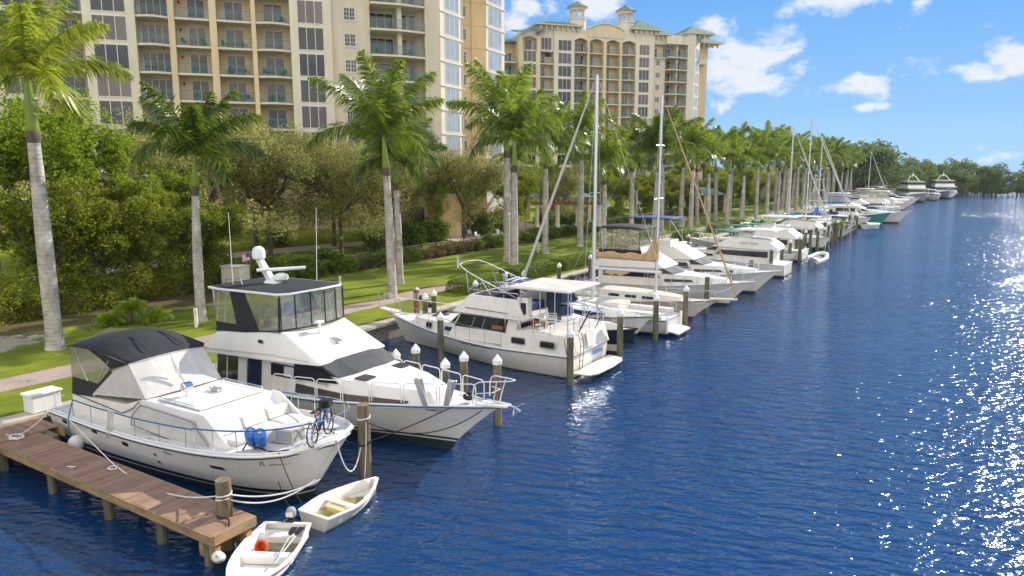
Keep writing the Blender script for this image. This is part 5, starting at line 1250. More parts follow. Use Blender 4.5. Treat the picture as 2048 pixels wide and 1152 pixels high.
# bimini: crowned black canvas on bows, side curtain aft
def bim(u, v):
    x = .95+3.35*u; e = 1.45-.12*abs(2*v-1)**3; y = (2*v-1)*(1.5-.1*(u-.5)**2)
    base = 3.62+.06*math.sin(math.pi*u)-.2*max(0,u-.6)
    crown = .4*math.sin(math.pi*(.08+.84*min(1,u*1.05)))**.8
    z = base + crown*(1-abs(2*v-1)**2.4) + .02*math.sin(u*math.pi*6)*(1-abs(2*v-1))
    return (x, y, z)
mb = MB(); mb.grid(bim, 20, 16); o = mb.build('bimini_top', 'canvas_black', A, smooth=True, solid=.015)
mb = MB(); mb.grid(lambda u,v: (lambda p,q: tuple(Vector(p).lerp(Vector(q), u)))(bim(.72+.28*0 if False else 1, v), wt[1] if False else (4.56-.18*abs(2*v-1)**2, (2*v-1)*1.36, 3.53-.1*abs(2*v-1)**2)), 3, 14); mb.build('front_flap', 'canvas_black', A, smooth=True, solid=.012)
for sg in (-1,1):
    mb = MB(); P1=(.95,sg*1.47,3.62); P2=(2.2,sg*1.47,3.68); P3=(4.3,sg*1.46,3.5); P4=(4.35,sg*1.36,3.42); P5=(3.35,sg*1.38,3.12); P6=(2.9,sg*1.4,3.35)
    mb.slab([P2,P3,P4,P5,P6], (0,-sg*.012,0)); mb.build('side_curtain', 'canvas_black', A)
    mb = MB(); mb.slab([(.98,sg*1.455,3.6),(2.2,sg*1.455,3.66),(2.9,sg*1.4,3.34),(3.3,sg*1.385,3.1),(2.55,sg*1.41,2.5),(.92,sg*1.43,2.5)], (0,-sg*.006,0)); mb.build('clear_window', 'clear', A)
    mb = MB(); mb.slab([(.92,sg*1.44,2.5),(2.55,sg*1.42,2.5),(3.35,sg*1.4,3.12),(3.38,sg*1.4,3.02),(2.0,sg*1.43,1.98),(.8,sg*1.45,1.87)], (0,-sg*.012,0)); mb.build('side_curtain', 'canvas_black', A)
mb = MB(); mb.slab([(.9,-1.44,1.9),(.9,1.44,1.9),(.93,1.46,3.6),(.93,0,4.0),(.93,-1.46,3.6)], (.012,0,0)); mb.build('aft_curtain', 'clear', A)
mb = MB()
for x in (1.2,2.3,3.4,4.3): mb.tube([(x, yy*1.43, bim((x-.95)/3.35, (yy+1)/2)[2]-.04) for yy in [k/6 for k in range(-6,7)]], .018, 5)
mb.tube([(1.2,-1.43,3.55),(2.2,-1.4,2.0)], .018, 5); mb.tube([(3.4,-1.4,3.5),(2.0,-1.4,2.1)], .018, 5); mb.tube([(1.2,1.43,3.55),(2.2,1.4,2.0)], .018, 5); mb.tube([(3.4,1.4,3.5),(2.0,1.4,2.1)], .018, 5)
mb.build('bimini_frame', 'alu', A, smooth=True)
for sg in (-1,1):
    mb = MB(); mb.tube([(3.0+.1, sg*.5, bim(.6,.5+.16*sg)[2]+.012),(3.6,sg*.55,bim(.75,.5+.18*sg)[2]+.015),(4.3,sg*.62,bim(.93,.5+.2*sg)[2]+.015)], .02, 5); mb.build('zip', 'black', A)
# fittings
mb = MB(); mb.tube([(6.2,-.55,2.46),(6.2,-.55,2.66)], .03, 8); mb.lathe((6.2,-.55,2.78), [(.12,-.16),(.15,-.13),(.15,.13),(.12,.16)], 16, axis='Y'); mb.build('searchlight', 'chrome', A, smooth=True)
mb = MB()
for dy in (.0,.14): mb.tube([(6.35,.2+dy,2.56),(6.75,.2+dy,2.54)], [.015,.055], 8); mb.ball((6.33,.2+dy,2.56), .05, 8)
mb.box(6.4,6.46,.15,.4,2.45,2.55); mb.build('horn', 'chrome', A, smooth=True)
# rails with a blue wrapped top
ha.rail(A, 8.5, 12.05, .62, 4, 'chrome', .12, .015, h1=.7)
mb = MB(); t0 = ha.tx(1.7); t1 = ha.tx(8.5)
for sg in (-1,1):
    mb = MB(); pts = [ha.sheer(t0+(t1-t0)*i/24, sg, .6, .12) for i in range(25)]; mb.tube(pts, .022, 6); mb.build('rail_top', 'rope_blue', A, smooth=True)
mb = MB(); pts = [ha.sheer(ha.tx(8.5)+(ha.tx(12.05)-ha.tx(8.5))*i/20, -1, .63+.08*i/20, .12) for i in range(21)]; mb.tube(pts, .022, 6); mb.build('rail_top', 'rope_blue', A, smooth=True)
for sg in (-1,1):
    for x in (1.7,3.0,4.3,5.6,6.9,8.2):
        t = ha.tx(x); a = ha.sheer(t, sg, -.05, .16); b = ha.sheer(t, sg, .6, .12); mb = MB(); mb.tube([a+Vector((-.12,0,0)), b], .016, 6); mb.build('stanchion', 'chrome', A, smooth=True)
mb = MB(); mb.tube([ha.sheer(.02,-1,.0,.1)+Vector((.1,0,0)), ha.sheer(.02,-1,.62,.1)+Vector((.1,0,0)), ha.sheer(.1,-1,.66,.1)], .016, 6); mb.build('stern_rail', 'white_metal', A)
for x,z in ((3.15,1.12),(4.85,1.02),(1.0,1.0)): ha.sideport(A, x, x+.3, z, z+.13, -1, 'black', 'black', 'hull_vent')
ha.sideport(A, 9.0, 9.55, 1.12, 1.26, -1, 'black', 'grey', 'hull_vent'); ha.sideport(A, 7.1, 7.4, 1.22, 1.32, -1, 'grey', 'chrome', 'hull_vent')
for x,z in ((6.45,1.0),(6.45,.72)): ha.sideport(A, x, x+.12, z, z+.1, -1, 'black', 'grey', 'through_hull')
tt = ha.tz(11.2, 1.55); p = ha.pt(tt, 1.55, -1); p2 = ha.pt(ha.tz(11.6,1.55), 1.55, -1); ang = math.atan2(p2.y-p.y, p2.x-p.x)
text_part('FL  2252RX', .17, (p.x, p.y-.012, 1.52), (R(90)-.28, 0, ang), 'black', A, 'registration_number')
for i in range(3): mb = MB(); mb.box(5.9+i*.25, 6.05+i*.25, -1.82,-1.76,1.38,1.4); mb.build('deck_plate', 'chrome', A)
# deck clutter: loose things on the bow
def barrel(x, y, z, rz, label):
    t = thing('plastic_tank', label, 'tank', (x,y,z), rz)
    mb = MB(); mb.lathe((0,0,0), [(.1,-.34),(.16,-.31),(.175,-.24),(.175,.24),(.16,.31),(.1,.34)], 16); o = mb.build('drum', 'blue_plastic', t, smooth=True); t.rotation_euler = (R(34),R(30),rz)
    mb = MB(); mb.lathe((0,0,.37), [(.05,-.02),(.05,.03)], 10); mb.build('bung', 'light_grey', t)
bp_ = Vector((10.15,-1.35,2.12))
barrel(AX+bp_.x+.05, AY+bp_.y+.1, bp_.z, .2, 'left blue drum strapped to the bow rail of the nearest yacht'); barrel(AX+bp_.x+.37, AY+bp_.y+.16, bp_.z+.02, .2, 'right blue drum strapped to the bow rail of the nearest yacht')
t = thing('air_conditioner', 'grey window air conditioner standing on the bow deck of the nearest yacht', 'air conditioner', (AX+10.75, AY-.35, 1.86), .25)
mb = MB(); mb.box(-.32,.32,-.3,.3,0,.42); mb.build('casing', 'light_grey', t, bevel=.02)
mb = MB(); mb.box(-.27,.27,-.31,-.302,.05,.37); mb.box(.322,.33,-.25,.25,.05,.37); mb.build('grille', 'grey', t)
mb = MB(); mb.loft([[(-.7,-.25,0),(-.33,-.25,0),(-.33,.25,0),(-.7,.25,0)],[(-.36,-.25,.36),(-.33,-.25,.38),(-.33,.25,.38),(-.36,.25,.36)]]); mb.build('side_duct', 'deck_tan', t)
def bicycle(x, y, z, rz, frame, label, lean=.1, basket=False):
    t = thing('bicycle', label, 'bicycle', (x,y,z), rz); t.rotation_euler = (lean,0,rz)
    for cx_ in (-.52,.52):
        m = MB(); m.tube([(cx_+.33*math.cos(2*math.pi*i/22), 0, .34+.33*math.sin(2*math.pi*i/22)) for i in range(23)], .022, 6); w = m.build('wheel', 'rubber', t, smooth=True)
        m = MB()
        for i in range(12): a = 2*math.pi*i/12; m.tube([(cx_,0,.34),(cx_+.32*math.cos(a),0,.34+.32*math.sin(a))], .004, 3)
        m.lathe((cx_,0,.34), [(.025,-.05),(.025,.05)], 8, axis='Y'); m.build('spokes', 'chrome', w)
    m = MB(); bb=(-.05,0,.3); st=(-.22,0,.82); hd=(.36,0,.86); h2=(.4,0,.72)
    for a,b in ((bb,st),(bb,h2),(st,hd),((-.52,0,.34),bb),((-.52,0,.34),(-.17,0,.68)),(hd,(.52,0,.34))): m.tube([a,b], .02, 6)
    m.build('frame', frame, t, smooth=True)
    m = MB(); m.tube([(.33,0,.86),(.3,0,1.0),(.3,-.12,1.04),(.22,-.3,1.05)], .013, 6); m.tube([(.3,0,1.0),(.3,.12,1.04),(.22,.3,1.05)], .013, 6); m.build('handlebar', 'black', t, smooth=True)
    m = MB(); m.loft([[(-.36,-.08,.9),(-.36,.08,.9),(-.36,.06,.95),(-.36,-.06,.95)],[(-.08,-.02,.91),(-.08,.02,.91),(-.08,.015,.94),(-.08,-.015,.94)]]); m.tube([(-.22,0,.8),(-.24,0,.9)], .015, 6); m.build('saddle', 'black', t)
    m = MB(); m.lathe((-.05,.03,.3), [(.09,-.01),(.09,.01)], 12, axis='Y'); m.tube([(-.05,-.08,.3),(.08,-.08,.2)], .01, 5); m.tube([(-.05,.08,.3),(-.18,.08,.4)], .01, 5); m.build('crank', 'grey', t)
    if basket: m = MB(); m.box(.38,.66,-.16,.16,.82,1.04); m.build('basket', 'black', t)
bz = 1.85
bicycle(AX+11.45, AY+.2, bz+.1, R(118), 'canvas_blue', 'blue bicycle with orange parts standing on the bow of the nearest yacht', .1)
bicycle(AX+11.8, AY-.1, bz+.14, R(112), 'stripe_black', 'dark bicycle with a black front basket leaning on the bow rail', -.08, True)
mb = MB(); mb.box(-.05,.05,-.04,.1,.62,.74); o = mb.build('bicycle_bag', 'orange'); o.location = (AX+11.4,AY+.15,bz+.1); tag(o, 'small orange bag on the blue bicycle', 'bag')
def hose(pts, m, label, r=.018, name='mooring_rope', cat='rope'):
    mb = MB(); mb.tube(smooth_path(pts, 5), r, 6); o = mb.build(name, m, smooth=True); tag(o, label, cat); return o
def wp(h, x0, y0, t, side, dz=0, inset=.0, flip=1): p = h.sheer(t, side, dz, inset); return Vector((x0+flip*p.x, y0+flip*p.y, p.z))
# ropes of the first yacht
hose(sag((-26.6,12.0,1.42),(-20.6,10.75,.96),.02,6), 'rope_white', 'white line from the stern quarter of the nearest yacht to the mid-dock cleat', .016)
hose(sag((-20.6,10.75,.98),(-15.45,10.45,1.45),.35,12)[:], 'rope_white', 'white line lying along the dock from the mid cleat to the end piling', .018)
hose(sag((-15.2,10.72,1.45),(-12.9+.2-1.6,12.9,1.25),.22,10), 'rope_white', 'upper white line from the dock end piling to the bow', .02)
hose(sag((-15.2,10.65,1.35),(-14.5,12.9,1.2),.33,10), 'rope_white', 'lower white line from the dock end piling to the bow', .02)
hose(sag((-26.6,12.0,1.45),(-25.75,10.4,.98),.1,6), 'rope_white', 'slack white line from the stern corner to the rope coil on the dock', .016)
hose([(-15.53,10.62,1.5),(-15.34,10.41,1.47),(-15.13,10.62,1.49),(-15.34,10.83,1.5),(-15.53,10.62,1.42),(-15.34,10.41,1.38),(-15.13,10.62,1.4)], 'rope_white', 'white rope wound round the dock end piling', .02)
hose([(-15.55,10.6,.95),(-15.3,10.38,.95),(-15.0,10.45,.96),(-14.75,10.3,.9),(-14.7,10.25,.6)], 'rope_black', 'dark rope around the foot of the dock end piling', .025)
hose([(-15.56,15.7,2.0),(-15.34,15.48,1.96),(-15.12,15.7,2.0),(-15.34,15.92,2.02),(-15.56,15.7,1.9)], 'rope_white', 'white rope wound round the top of the brown piling by the bicycles', .022)
hose([(-15.56,15.7,1.2),(-15.34,15.48,1.1),(-15.12,15.7,1.2),(-15.34,15.92,1.2),(-15.56,15.7,1.1)], 'rope_black', 'dark rope round the middle of the brown piling by the bicycles', .03)
hose(sag((-14.7,13.9,2.0),(-15.3,15.5,1.1),.9,12), 'rope_white', 'white line drooping in a loop from the bow to the brown piling', .022)
hose(sag((-15.2,14.2,2.05),(-15.4,15.5,1.2),.12,8), 'rope_black', 'black line from the bow rail to the brown piling', .018)
hose(sag((-15.1,15.6,1.9),(-12.7,18.4,1.9),.55,12), 'rope_black', 'dark line sagging from the brown piling to the bow of the second yacht', .018)
hose(sag((-15.1,15.7,1.25),(-13.6,17.9,1.98),.05,8), 'rope_black', 'taut black line from the brown piling up to the second yacht bow', .02)
hose([(-15.15,15.6,1.9),(-15.0,15.4,1.0),(-14.9,15.2,.25)], 'rope_white', 'thin white line hanging from the brown piling to the dinghy', .012)
hose(sag(wp(ha,AX,AY,ha.tx(11.5),-1,.05),(-14.75,12.6,.55),.15,8), 'rope_black', 'black painter from the bow rail to the stern of the white dinghy', .014)
hose(sag((-15.05,12.1,1.3),(-14.85,12.3,.5),.1,8), 'rope_black', 'thin dark painter leading to the dinghy with the outboard', .014)
t = thing('fender', 'old white ribbed fender hanging off the dock end', 'fender', (-14.45, 9.75, .42), 0); t.rotation_euler = (R(50), R(35), .4)
mb = MB(); mb.lathe((0,0,0), [(.05,-.36),(.11,-.33),(.14,-.25),(.14,.25),(.11,.33),(.05,.36)], 14); mb.build('body', 'gelcoat_cream', t, smooth=True)
mb = MB(); mb.tube([(0,0,.35),(0,0,.45)], .03, 6); mb.build('eye', 'grey', t)
for x,y,r_,l,m in [(-24.85,11.72,.26,'round white fender between the nearest yacht stern and the dock','plastic_white')]:
    mb = MB(); mb.ball((0,0,0), r_, 14, (1,1,1.15)); o = mb.build('fender', m, smooth=True); o.location = (x,y,.45); tag(o, l, 'fender')
t = thing('dinghy', 'small red and white tender floating between the stern of the nearest yacht and the landing', 'dinghy', (-26.3,10.95,0), 0)
hd_ = Hull(1.0,.5,.25,.25,.32,.15,.3,2,.9,-.1,.2,.8); hd_.body(t, ('red','plastic_white','plastic_white'), ((-.1,2),(.05,1)), N=12, deckm='gelcoat')
mb = MB()
mb.tube([ha.sheer(ha.tx(4.3),-1,.65,.1)+Vector((0,0,0)), ha.sheer(ha.tx(4.35),-1,.3,-.02), ha.sheer(ha.tx(4.4),-1,-.1,-.04), ha.sheer(ha.tx(4.5),-1,.3,0), ha.sheer(ha.tx(4.45),-1,.62,.08)], .035, 6)
mb.tube([ha.sheer(ha.tx(4.2),-1,.62,.08), ha.sheer(ha.tx(4.2),-1,-.25,-.05), ha.sheer(ha.tx(4.3),-1,.5,.05)], .03, 6)
o = mb.build('rope_bundle', 'canvas_white', smooth=True); o.location = (AX,AY,0); tag(o, 'bundle of pale rope hung over the side rail of the nearest yacht', 'rope')
mb = MB(); mb.tube([ha.sheer(ha.tx(1.75),-1,.6,.1), ha.sheer(ha.tx(1.7),-1,.02,-.06), ha.sheer(ha.tx(1.7),-1,-.5,-.06)+Vector((0,-.03,0)), (1.7,-2.0,.55)], .02, 6); o = mb.build('mooring_rope', 'rope_blue', smooth=True); o.location = (AX,AY,0); tag(o, 'blue rope hanging down the stern quarter of the nearest yacht', 'rope')

# ---------------------------------------------------------------- dinghies
def open_dinghy(root, L, B, h, blunt, inner='gelcoat', outer='gelcoat'):
    hh = Hull(L, B, h, h*.98, h*1.15, .12, .35, 2.0 if not blunt else 2.6, .8, -.12, .22, .8, .5)
    hh.body(root, (outer,outer,'gelcoat_cream'), ((-.12,2),(.03,0)), N=18, deckm=None)
    # inner skin
    mb = MB(); rings = []
    for i in range(17):
        t = .02+.93*i/16; b = max(.02, hh.b(t)-.07); hz = hh.h(t)-.005; fl = .06+.1*t**3; x = hh.sheer(t).x-.02
        rings.append([(x,b,hz),(x,b*.86,fl+.02),(x,0,fl),(x,-b*.86,fl+.02),(x,-b,hz)])
    mb.loft(rings, False, False, closed=False); mb.quad((rings[0][0]),rings[0][1],rings[0][3],rings[0][4]); mb.quad(rings[-1][0],rings[-1][1],rings[-1][3],rings[-1][4]); mb.build('inner_hull', inner, root, smooth=True, solid=.008)
    mb = MB()
    for sd_ in (1,-1): mb.loft([[hh.sheer(t,sd_,0,-.03), hh.sheer(t,sd_,0,.08), hh.sheer(t,sd_,-.03,.08), hh.sheer(t,sd_,-.03,-.03)] for t in [i/20 for i in range(20)]+[.985]])
    a = hh.sheer(0,1,0,.0); b = hh.sheer(0,-1,0,0); mb.box(-.02,.06,b.y,a.y,a.z-.04,a.z+.004); e = hh.sheer(.985); mb.box(e.x-.12,e.x+.03,-e.y-.02,e.y+.02,e.z-.04,e.z+.004)
    mb.build('gunwale', 'gelcoat_bright' if not blunt else 'gelcoat', root, smooth=True, angle=50); return hh
D1 = thing('dinghy', 'white rowing dinghy with brown rainwater inside, tied under the yacht bow', 'dinghy', (-14.2, 12.5, 0), R(92))
h1_ = open_dinghy(D1, 2.5, 1.3, .42, False)
mb = MB(); mb.box(1.0,1.22,-.58,.58,.26,.29); mb.build('thwart', 'cushion', D1, bevel=.01)
mb = MB(); mb.prism([(.1,-.46),(1.1,-.52),(1.7,-.4),(2.0,-.2),(2.0,.2),(1.7,.4),(1.1,.52),(.1,.46)], .1, .112); mb.build('rain_water', 'bilge_water', D1)
mb = MB(); mb.box(.78,1.0,-.3,.3,.11,.25); mb.build('seat_support', 'canvas_yellow', D1)
D2 = thing('dinghy', 'white tender with outboard motor, oars and a red basket, at the dock end', 'dinghy', (-14.5, 11.9, 0), R(-88))
D2.location = (-14.4, 11.8, 0); D2.rotation_euler = (0,0,R(-61))
def inD2(x, y, z): a = R(-61); return (-14.4+x*math.cos(a)-y*math.sin(a), 11.8+x*math.sin(a)+y*math.cos(a), z)
h2_ = open_dinghy(D2, 3.1, 1.45, .44, True, 'gelcoat')
mb = MB(); mb.box(.12,.5,-.6,.6,.1,.3); mb.box(1.25,1.5,-.62,.62,.1,.32); mb.box(2.0,2.5,-.45,.45,.12,.33); mb.build('seat_box', 'gelcoat_bright', D2, bevel=.03)
mb = MB(); mb.prism([(.5,-.5),(1.24,-.52),(1.24,.52),(.5,.5)], .11, .125); mb.build('rain_water', 'bilge_green', D2)
t = thing('outboard_motor', 'small grey outboard motor clamped on the tender transom', 'outboard motor', inD2(-.02,.05,.45), R(29))
mb = MB(); mb.lathe((0,.12,.2), [(.1,-.12),(.13,-.06),(.135,.04),(.1,.12),(.04,.15)], 14); mb.build('cowling', 'grey', t, smooth=True)
mb = MB(); mb.box(-.05,.05,.07,.17,-.75,.08); mb.box(-.12,.12,-.04,.06,-.18,.06); mb.lathe((0,.12,-.75),[(.03,-.16),(.045,-.05),(.045,.1)],10); mb.build('leg', 'black', t)
mb = MB(); mb.box(-.09,.09,-.03,-.012,.14,.26); mb.build('label_plate', 'plastic_white', t)
mb = MB(); mb.tube([(0,0,.12),(-.05,-.4,.18)], .018, 6); mb.build('tiller', 'black', t)
def oar(x, y, z, rz, ry, label):
    t = thing('oar', label, 'oar', (x,y,z), rz); t.rotation_euler = (0,ry,rz)
    m = MB(); m.tube([(-.8,0,0),(.45,0,0)], .018, 6); m.build('shaft', 'alu', t, smooth=True); m = MB(); m.loft([[(.45,-.02,0),(.45,.02,0),(.45,.02,.01),(.45,-.02,.01)],[(.6,-.08,0),(.6,.08,0),(.6,.08,.01),(.6,-.08,.01)],[(.9,-.08,0),(.9,.08,0),(.9,.08,.01),(.9,-.08,.01)]]); m.build('blade', 'black', t)
oar(*inD2(1.15,.34,.44), R(-57)+math.pi, 0, 'left oar lying inside the tender with the outboard'); oar(*inD2(1.2,.46,.47), R(-63)+math.pi, 0, 'right oar lying along the gunwale of the tender')
t = thing('basket', 'red-orange plastic basket lying in the tender', 'basket', inD2(.95,-.3,.28), 0); t.rotation_euler = (R(70),0,.5)
mb = MB(); mb.lathe((0,0,0), [(.1,-.12),(.14,.12),(.155,.13),(.14,.135),(.125,.12),(.09,-.1)], 16); mb.build('tub', 'orange', t, smooth=True)
mb = MB(); mb.tube([(.16*math.cos(a),.16*math.sin(a),.12) for a in [i*.52 for i in range(13)]], .012, 5); mb.build('rim', 'red', t)

# ---------------------------------------------------------------- B: second yacht
BX, BY = -26.0, 18.95
B_ = thing('motor_yacht', 'second white motor yacht with a black hardtop enclosure, radar dome and anchor on the bow', 'yacht', (BX, BY, 0))
hb_ = Hull(11.6, 4.3, 1.35, 1.55, 1.98, 2.1, .34, 2.1, .9, -.55, .13, 1.05, .45)
hb_.body(B_, ('gelcoat','stripe_black','antifoul'), ((-.55,2),(.36,2),(.42,0),(.5,1)), N=30)
hb_.rub(B_, 'rope_blue', .03, -.06); hb_.rub(B_, 'plastic_white', .035, -.01, name='toe_rail')
mb = MB()
for sg in (-1,1): mb.tube([hb_.pt(t, hb_.h(t)-.42, sg)+Vector((0,sg*.01,0)) for t in [.0+i*.1 for i in range(6)]], .03, 5)
mb.build('rubbing_strake', 'black', B_, smooth=True)
# lower house up to flybridge deck
def R5(x0,x1,x2,w0,w1,z): return [(x0,-w0,z),(x1,-w0,z),(x2,-w1,z),(x2,w1,z),(x1,w0,z),(x0,w0,z)]
mb = MB(); mb.loft([[(1.0,-1.62,1.3),(6.2,-1.62,1.35),(6.2,-1.5,2.65),(1.0,-1.5,2.5)],[(1.0,1.62,1.3),(6.2,1.62,1.35),(6.2,1.5,2.65),(1.0,1.5,2.5)]]); mb.build('saloon', 'gelcoat', B_)
# forward trunk cabin rising to the windscreen
f_lo = [(6.2,-1.66,1.45),(8.2,-1.62,1.45),(10.2,-1.18,1.6),(11.5,-.62,1.75),(11.9,0,1.78)]; f_hi = [(6.2,-1.5,2.52),(7.8,-1.48,2.36),(9.8,-1.06,2.25),(11.1,-.5,2.16),(11.4,0,2.14)]
A1 = [Vector(p) for p in f_lo]+[Vector((x,-y,z)) for x,y,z in reversed(f_lo[:-1])]; A2 = [Vector(p) for p in f_hi]+[Vector((x,-y,z)) for x,y,z in reversed(f_hi[:-1])]
mb = MB(); mb.loft([A1, A2], True, False)
for i in range(4):   # crowned top
    j = len(A2)-1-i
    a,b = A2[i],A2[i+1]; c,d = A2[j-1] if i < 3 else A2[j-1], A2[j]
    m1,m2 = (a+d)/2+Vector((0,0,.1)), ((b+c)/2+Vector((0,0,.1)) if i < 3 else b)
    mb.quad(a,b,m2,m1); mb.quad(d,m1,m2,c if i < 3 else b)
mb.build('trunk_cabin', 'gelcoat_bright', B_, smooth=True, angle=25)
# flybridge: coaming with long wings, sloping brow
fl = [(.7,-1.86,2.45),(4.8,-1.84,2.62),(7.0,-1.72,2.7)]; ft = [(.9,-1.72,3.1),(1.4,-1.7,3.35),(5.0,-1.62,3.72)]
sec_o = lambda sg: [(.7,sg*1.86,2.42),(4.8,sg*1.86,2.6),(7.15,sg*1.72,2.74),(7.1,sg*1.7,2.82),(5.05,sg*1.6,3.74),(1.9,sg*1.66,3.42),(1.3,sg*1.7,3.3),(.8,sg*1.76,2.9)]
mb = MB(); mb.loft([sec_o(-1), sec_o(1)]); mb.build('flybridge', 'gelcoat_bright', B_, bevel=.05, smooth=True, angle=30)
for sg in (-1,1):
    mb = MB(); mb.tube([(.78,sg*1.86,2.62),(4.6,sg*1.86,2.86),(6.6,sg*1.75,2.84)], .02, 5); mb.build('styling_line', 'light_grey', B_)
mb = MB(); mb.box(3.9,4.12,-1.765,-1.72,3.2,3.32); mb.build('nav_light', 'dark_green', B_)
# windscreen: dark cover below the brow
W0 = [(7.15,-1.66,2.72),(7.85,-1.5,2.39),(8.05,0,2.47),(7.85,1.5,2.39),(7.15,1.66,2.72)]
mb = MB(); wb2 = [(6.3,-1.56,2.42),(7.83,-1.5,2.37),(8.03,-.75,2.43),(8.08,0,2.45),(8.03,.75,2.43),(7.83,1.5,2.37),(6.3,1.56,2.42)]; wt2 = [(6.3,-1.58,2.72),(7.0,-1.6,2.78),(7.12,-.8,2.83),(7.15,0,2.85),(7.12,.8,2.83),(7.0,1.6,2.78),(6.3,1.58,2.72)]
mb.frust(wb2, wt2); mb.build('windscreen', 'mesh_cover', B_)
for sg in (-1,1):      # side windows of the saloon
    q = [(6.2,sg*1.63,1.3),(1.0,sg*1.63,1.3),(1.0,sg*1.505,2.5),(6.2,sg*1.505,2.65)] if sg > 0 else [(1.0,-1.63,1.3),(6.2,-1.63,1.3),(6.2,-1.505,2.65),(1.0,-1.505,2.5)]
    def qp(x0,x1,v0,v1,m,nm,off=.02,poly=None):
        u0,u1 = ((x0-1)/5.2,(x1-1)/5.2) if sg < 0 else ((6.2-x1)/5.2,(6.2-x0)/5.2)
        mm = MB(); mm.panel(q,u0,u1,v0,v1,off,.04); return mm.build(nm, m, B_)
    qp(.4+.7,1.62,.1,.88,'dark_glass','window'); qp(1.75,2.35,.1,.88,'dark_glass','window'); qp(2.42,2.9,0.05,.9,'gelcoat_bright','pillar_panel',.05)
    d = qp(2.95,3.75,0,.93,'stripe_black','side_door',.025); d2 = qp(3.05,3.62,.05,.9,'navy_glass','door_glass',.032)
    qp(4.3,5.6,.52,.88,'stripe_black','window',.02); qp(4.36,5.0,.56,.84,'dark_glass','window_pane',.028); qp(5.04,5.56,.56,.84,'light_grey','window_blind',.028)
    m = MB(); m.slab([(5.65,sg*1.645,2.05),(7.85,sg*1.56,2.18),(6.95,sg*1.64,2.74),(5.65,sg*1.56,2.62)], (0,sg*.03,0)); m.build('quarter_window', 'dark_glass', B_)
    # dark stripe along the trunk side
    Pq = lambda t,v: Vector(f_lo[0]).lerp(Vector(f_lo[0]),0)
    m = MB(); pts = [(5.7,1.66,1.55,1.86),(8.2,1.63,1.56,1.86),(9.6,1.34,1.63,1.88),(10.55,1.05,1.8,1.86)]
    m.loft([[(x,sg*(y-.055*0+.012),z0),(x,sg*(y-.05),z1),(x,sg*(y-.08),z1),(x,sg*(y-.03),z0)] for x,y,z0,z1 in pts]); m.build('side_window', 'stripe_brown', B_)
text_part('Mainship', .24, (6.95,-1.585,2.02), (R(84),0,R(-1)), 'grey', B_, 'lettering', .2)
for sg in (-1,1): mb = MB(); mb.box(8.3,8.85,sg*.95-.28,sg*.95+.28,2.36,2.4); mb.build('deck_hatch', 'stripe_brown', B_, bevel=.02)
mb = MB(); mb.box(9.9,10.5,-.3,.3,2.2,2.3); mb.build('hatch', 'gelcoat_bright', B_, bevel=.03)
# hardtop
def ht(z, k=0): return [(.75+k,-1.55+k,z-.03),(1.5,-1.7+k,z-.02),(4.9,-1.64+k,z+.04),(5.28-k,-1.25,z+.06),(5.5-k,0,z+.1),(5.28-k,1.25,z+.06),(4.9,1.64-k,z+.04),(1.5,1.7-k,z-.02),(.75+k,1.55-k,z-.03)]
mb = MB(); mb.loft([ht(5.02), ht(5.1)]); mb.build('hardtop', 'white_metal', B_, bevel=.02)
mb = MB(); mb.loft([ht(5.104,.06), [(x,y*.7,z+.06) for x,y,z in ht(5.12,.3)]]); mb.build('hardtop_cover', 'canvas_black', B_, smooth=True, angle=60)
# enclosure curtains
bz_ = lambda x: 3.36+.1*max(0,x-1.4)
E0 = [(1.3,-1.64),(2.9,-1.63),(4.9,-1.56)]
for sg in (-1,1):
    sid = [(1.28,-0),(5.0,0)]
    def side(x0,x1,x2,x3,z0,z1,m,nm,off=0): mm = MB(); mm.slab([(x0,sg*(1.64+off),z0),(x1,sg*(1.62+off),z0+.0),(x2,sg*(1.58+off),z1),(x3,sg*(1.58+off),z1)], (0,-sg*.01,0)); return mm.build(nm, m, B_)
    side(1.28,3.2,3.0,1.2,3.36,3.72,'canvas_black','curtain'); side(3.2,4.2,4.1,3.0,3.5,3.8,'canvas_black','curtain') if False else None
    side(1.22,2.75,2.3,1.16,3.72,5.0,'clear','clear_window'); side(2.6,3.9,3.05,2.15,3.5,5.0,'canvas_black','curtain',.005)
    side(3.9,5.0,5.0,3.05,3.62,5.0,'clear','clear_window'); side(4.93,5.03,5.03,4.93,3.7,5.0,'canvas_black','curtain',.01)
    mb = MB(); mb.tube([(1.22,sg*1.6,3.3),(1.16,sg*1.6,5.0)], .025, 6); mb.tube([(3.2,sg*1.5,3.5),(4.9,sg*1.45,5.0)], .022, 6); mb.tube([(4.7,sg*1.5,3.6),(4.95,sg*1.5,5.0)], .03, 6); mb.build('hardtop_post', 'chrome', B_, smooth=True)
fy = [-1.58,-1.02,-.35,.35,1.02,1.58]
for i in range(5):
    xa = 5.02+.28*(1-(fy[i]/1.6)**2); xb = 5.02+.28*(1-(fy[i+1]/1.6)**2)
    mb = MB(); mb.slab([(xa,fy[i],3.76),(xb,fy[i+1],3.76),(xb-.02,fy[i+1],5.05),(xa-.02,fy[i],5.05)], (.006,0,0)); mb.build('clear_window', 'clear', B_)
for y in fy:
    xa = 5.04+.28*(1-(y/1.6)**2); mb = MB(); mb.tube([(xa,y,3.74),(xa-.02,y,5.04)], .028, 4); mb.build('curtain_zip', 'canvas_black', B_)
mb = MB(); mb.tube([(5.04+.28*(1-(y/1.6)**2),y,3.76) for y in [-1.6+.2*k for k in range(17)]], .035, 4); mb.tube([(1.3,-1.66,3.38),(3.0,-1.66,3.5),(5.05,-1.6,3.76)], .03, 4); mb.build('curtain_hem', 'canvas_black', B_)
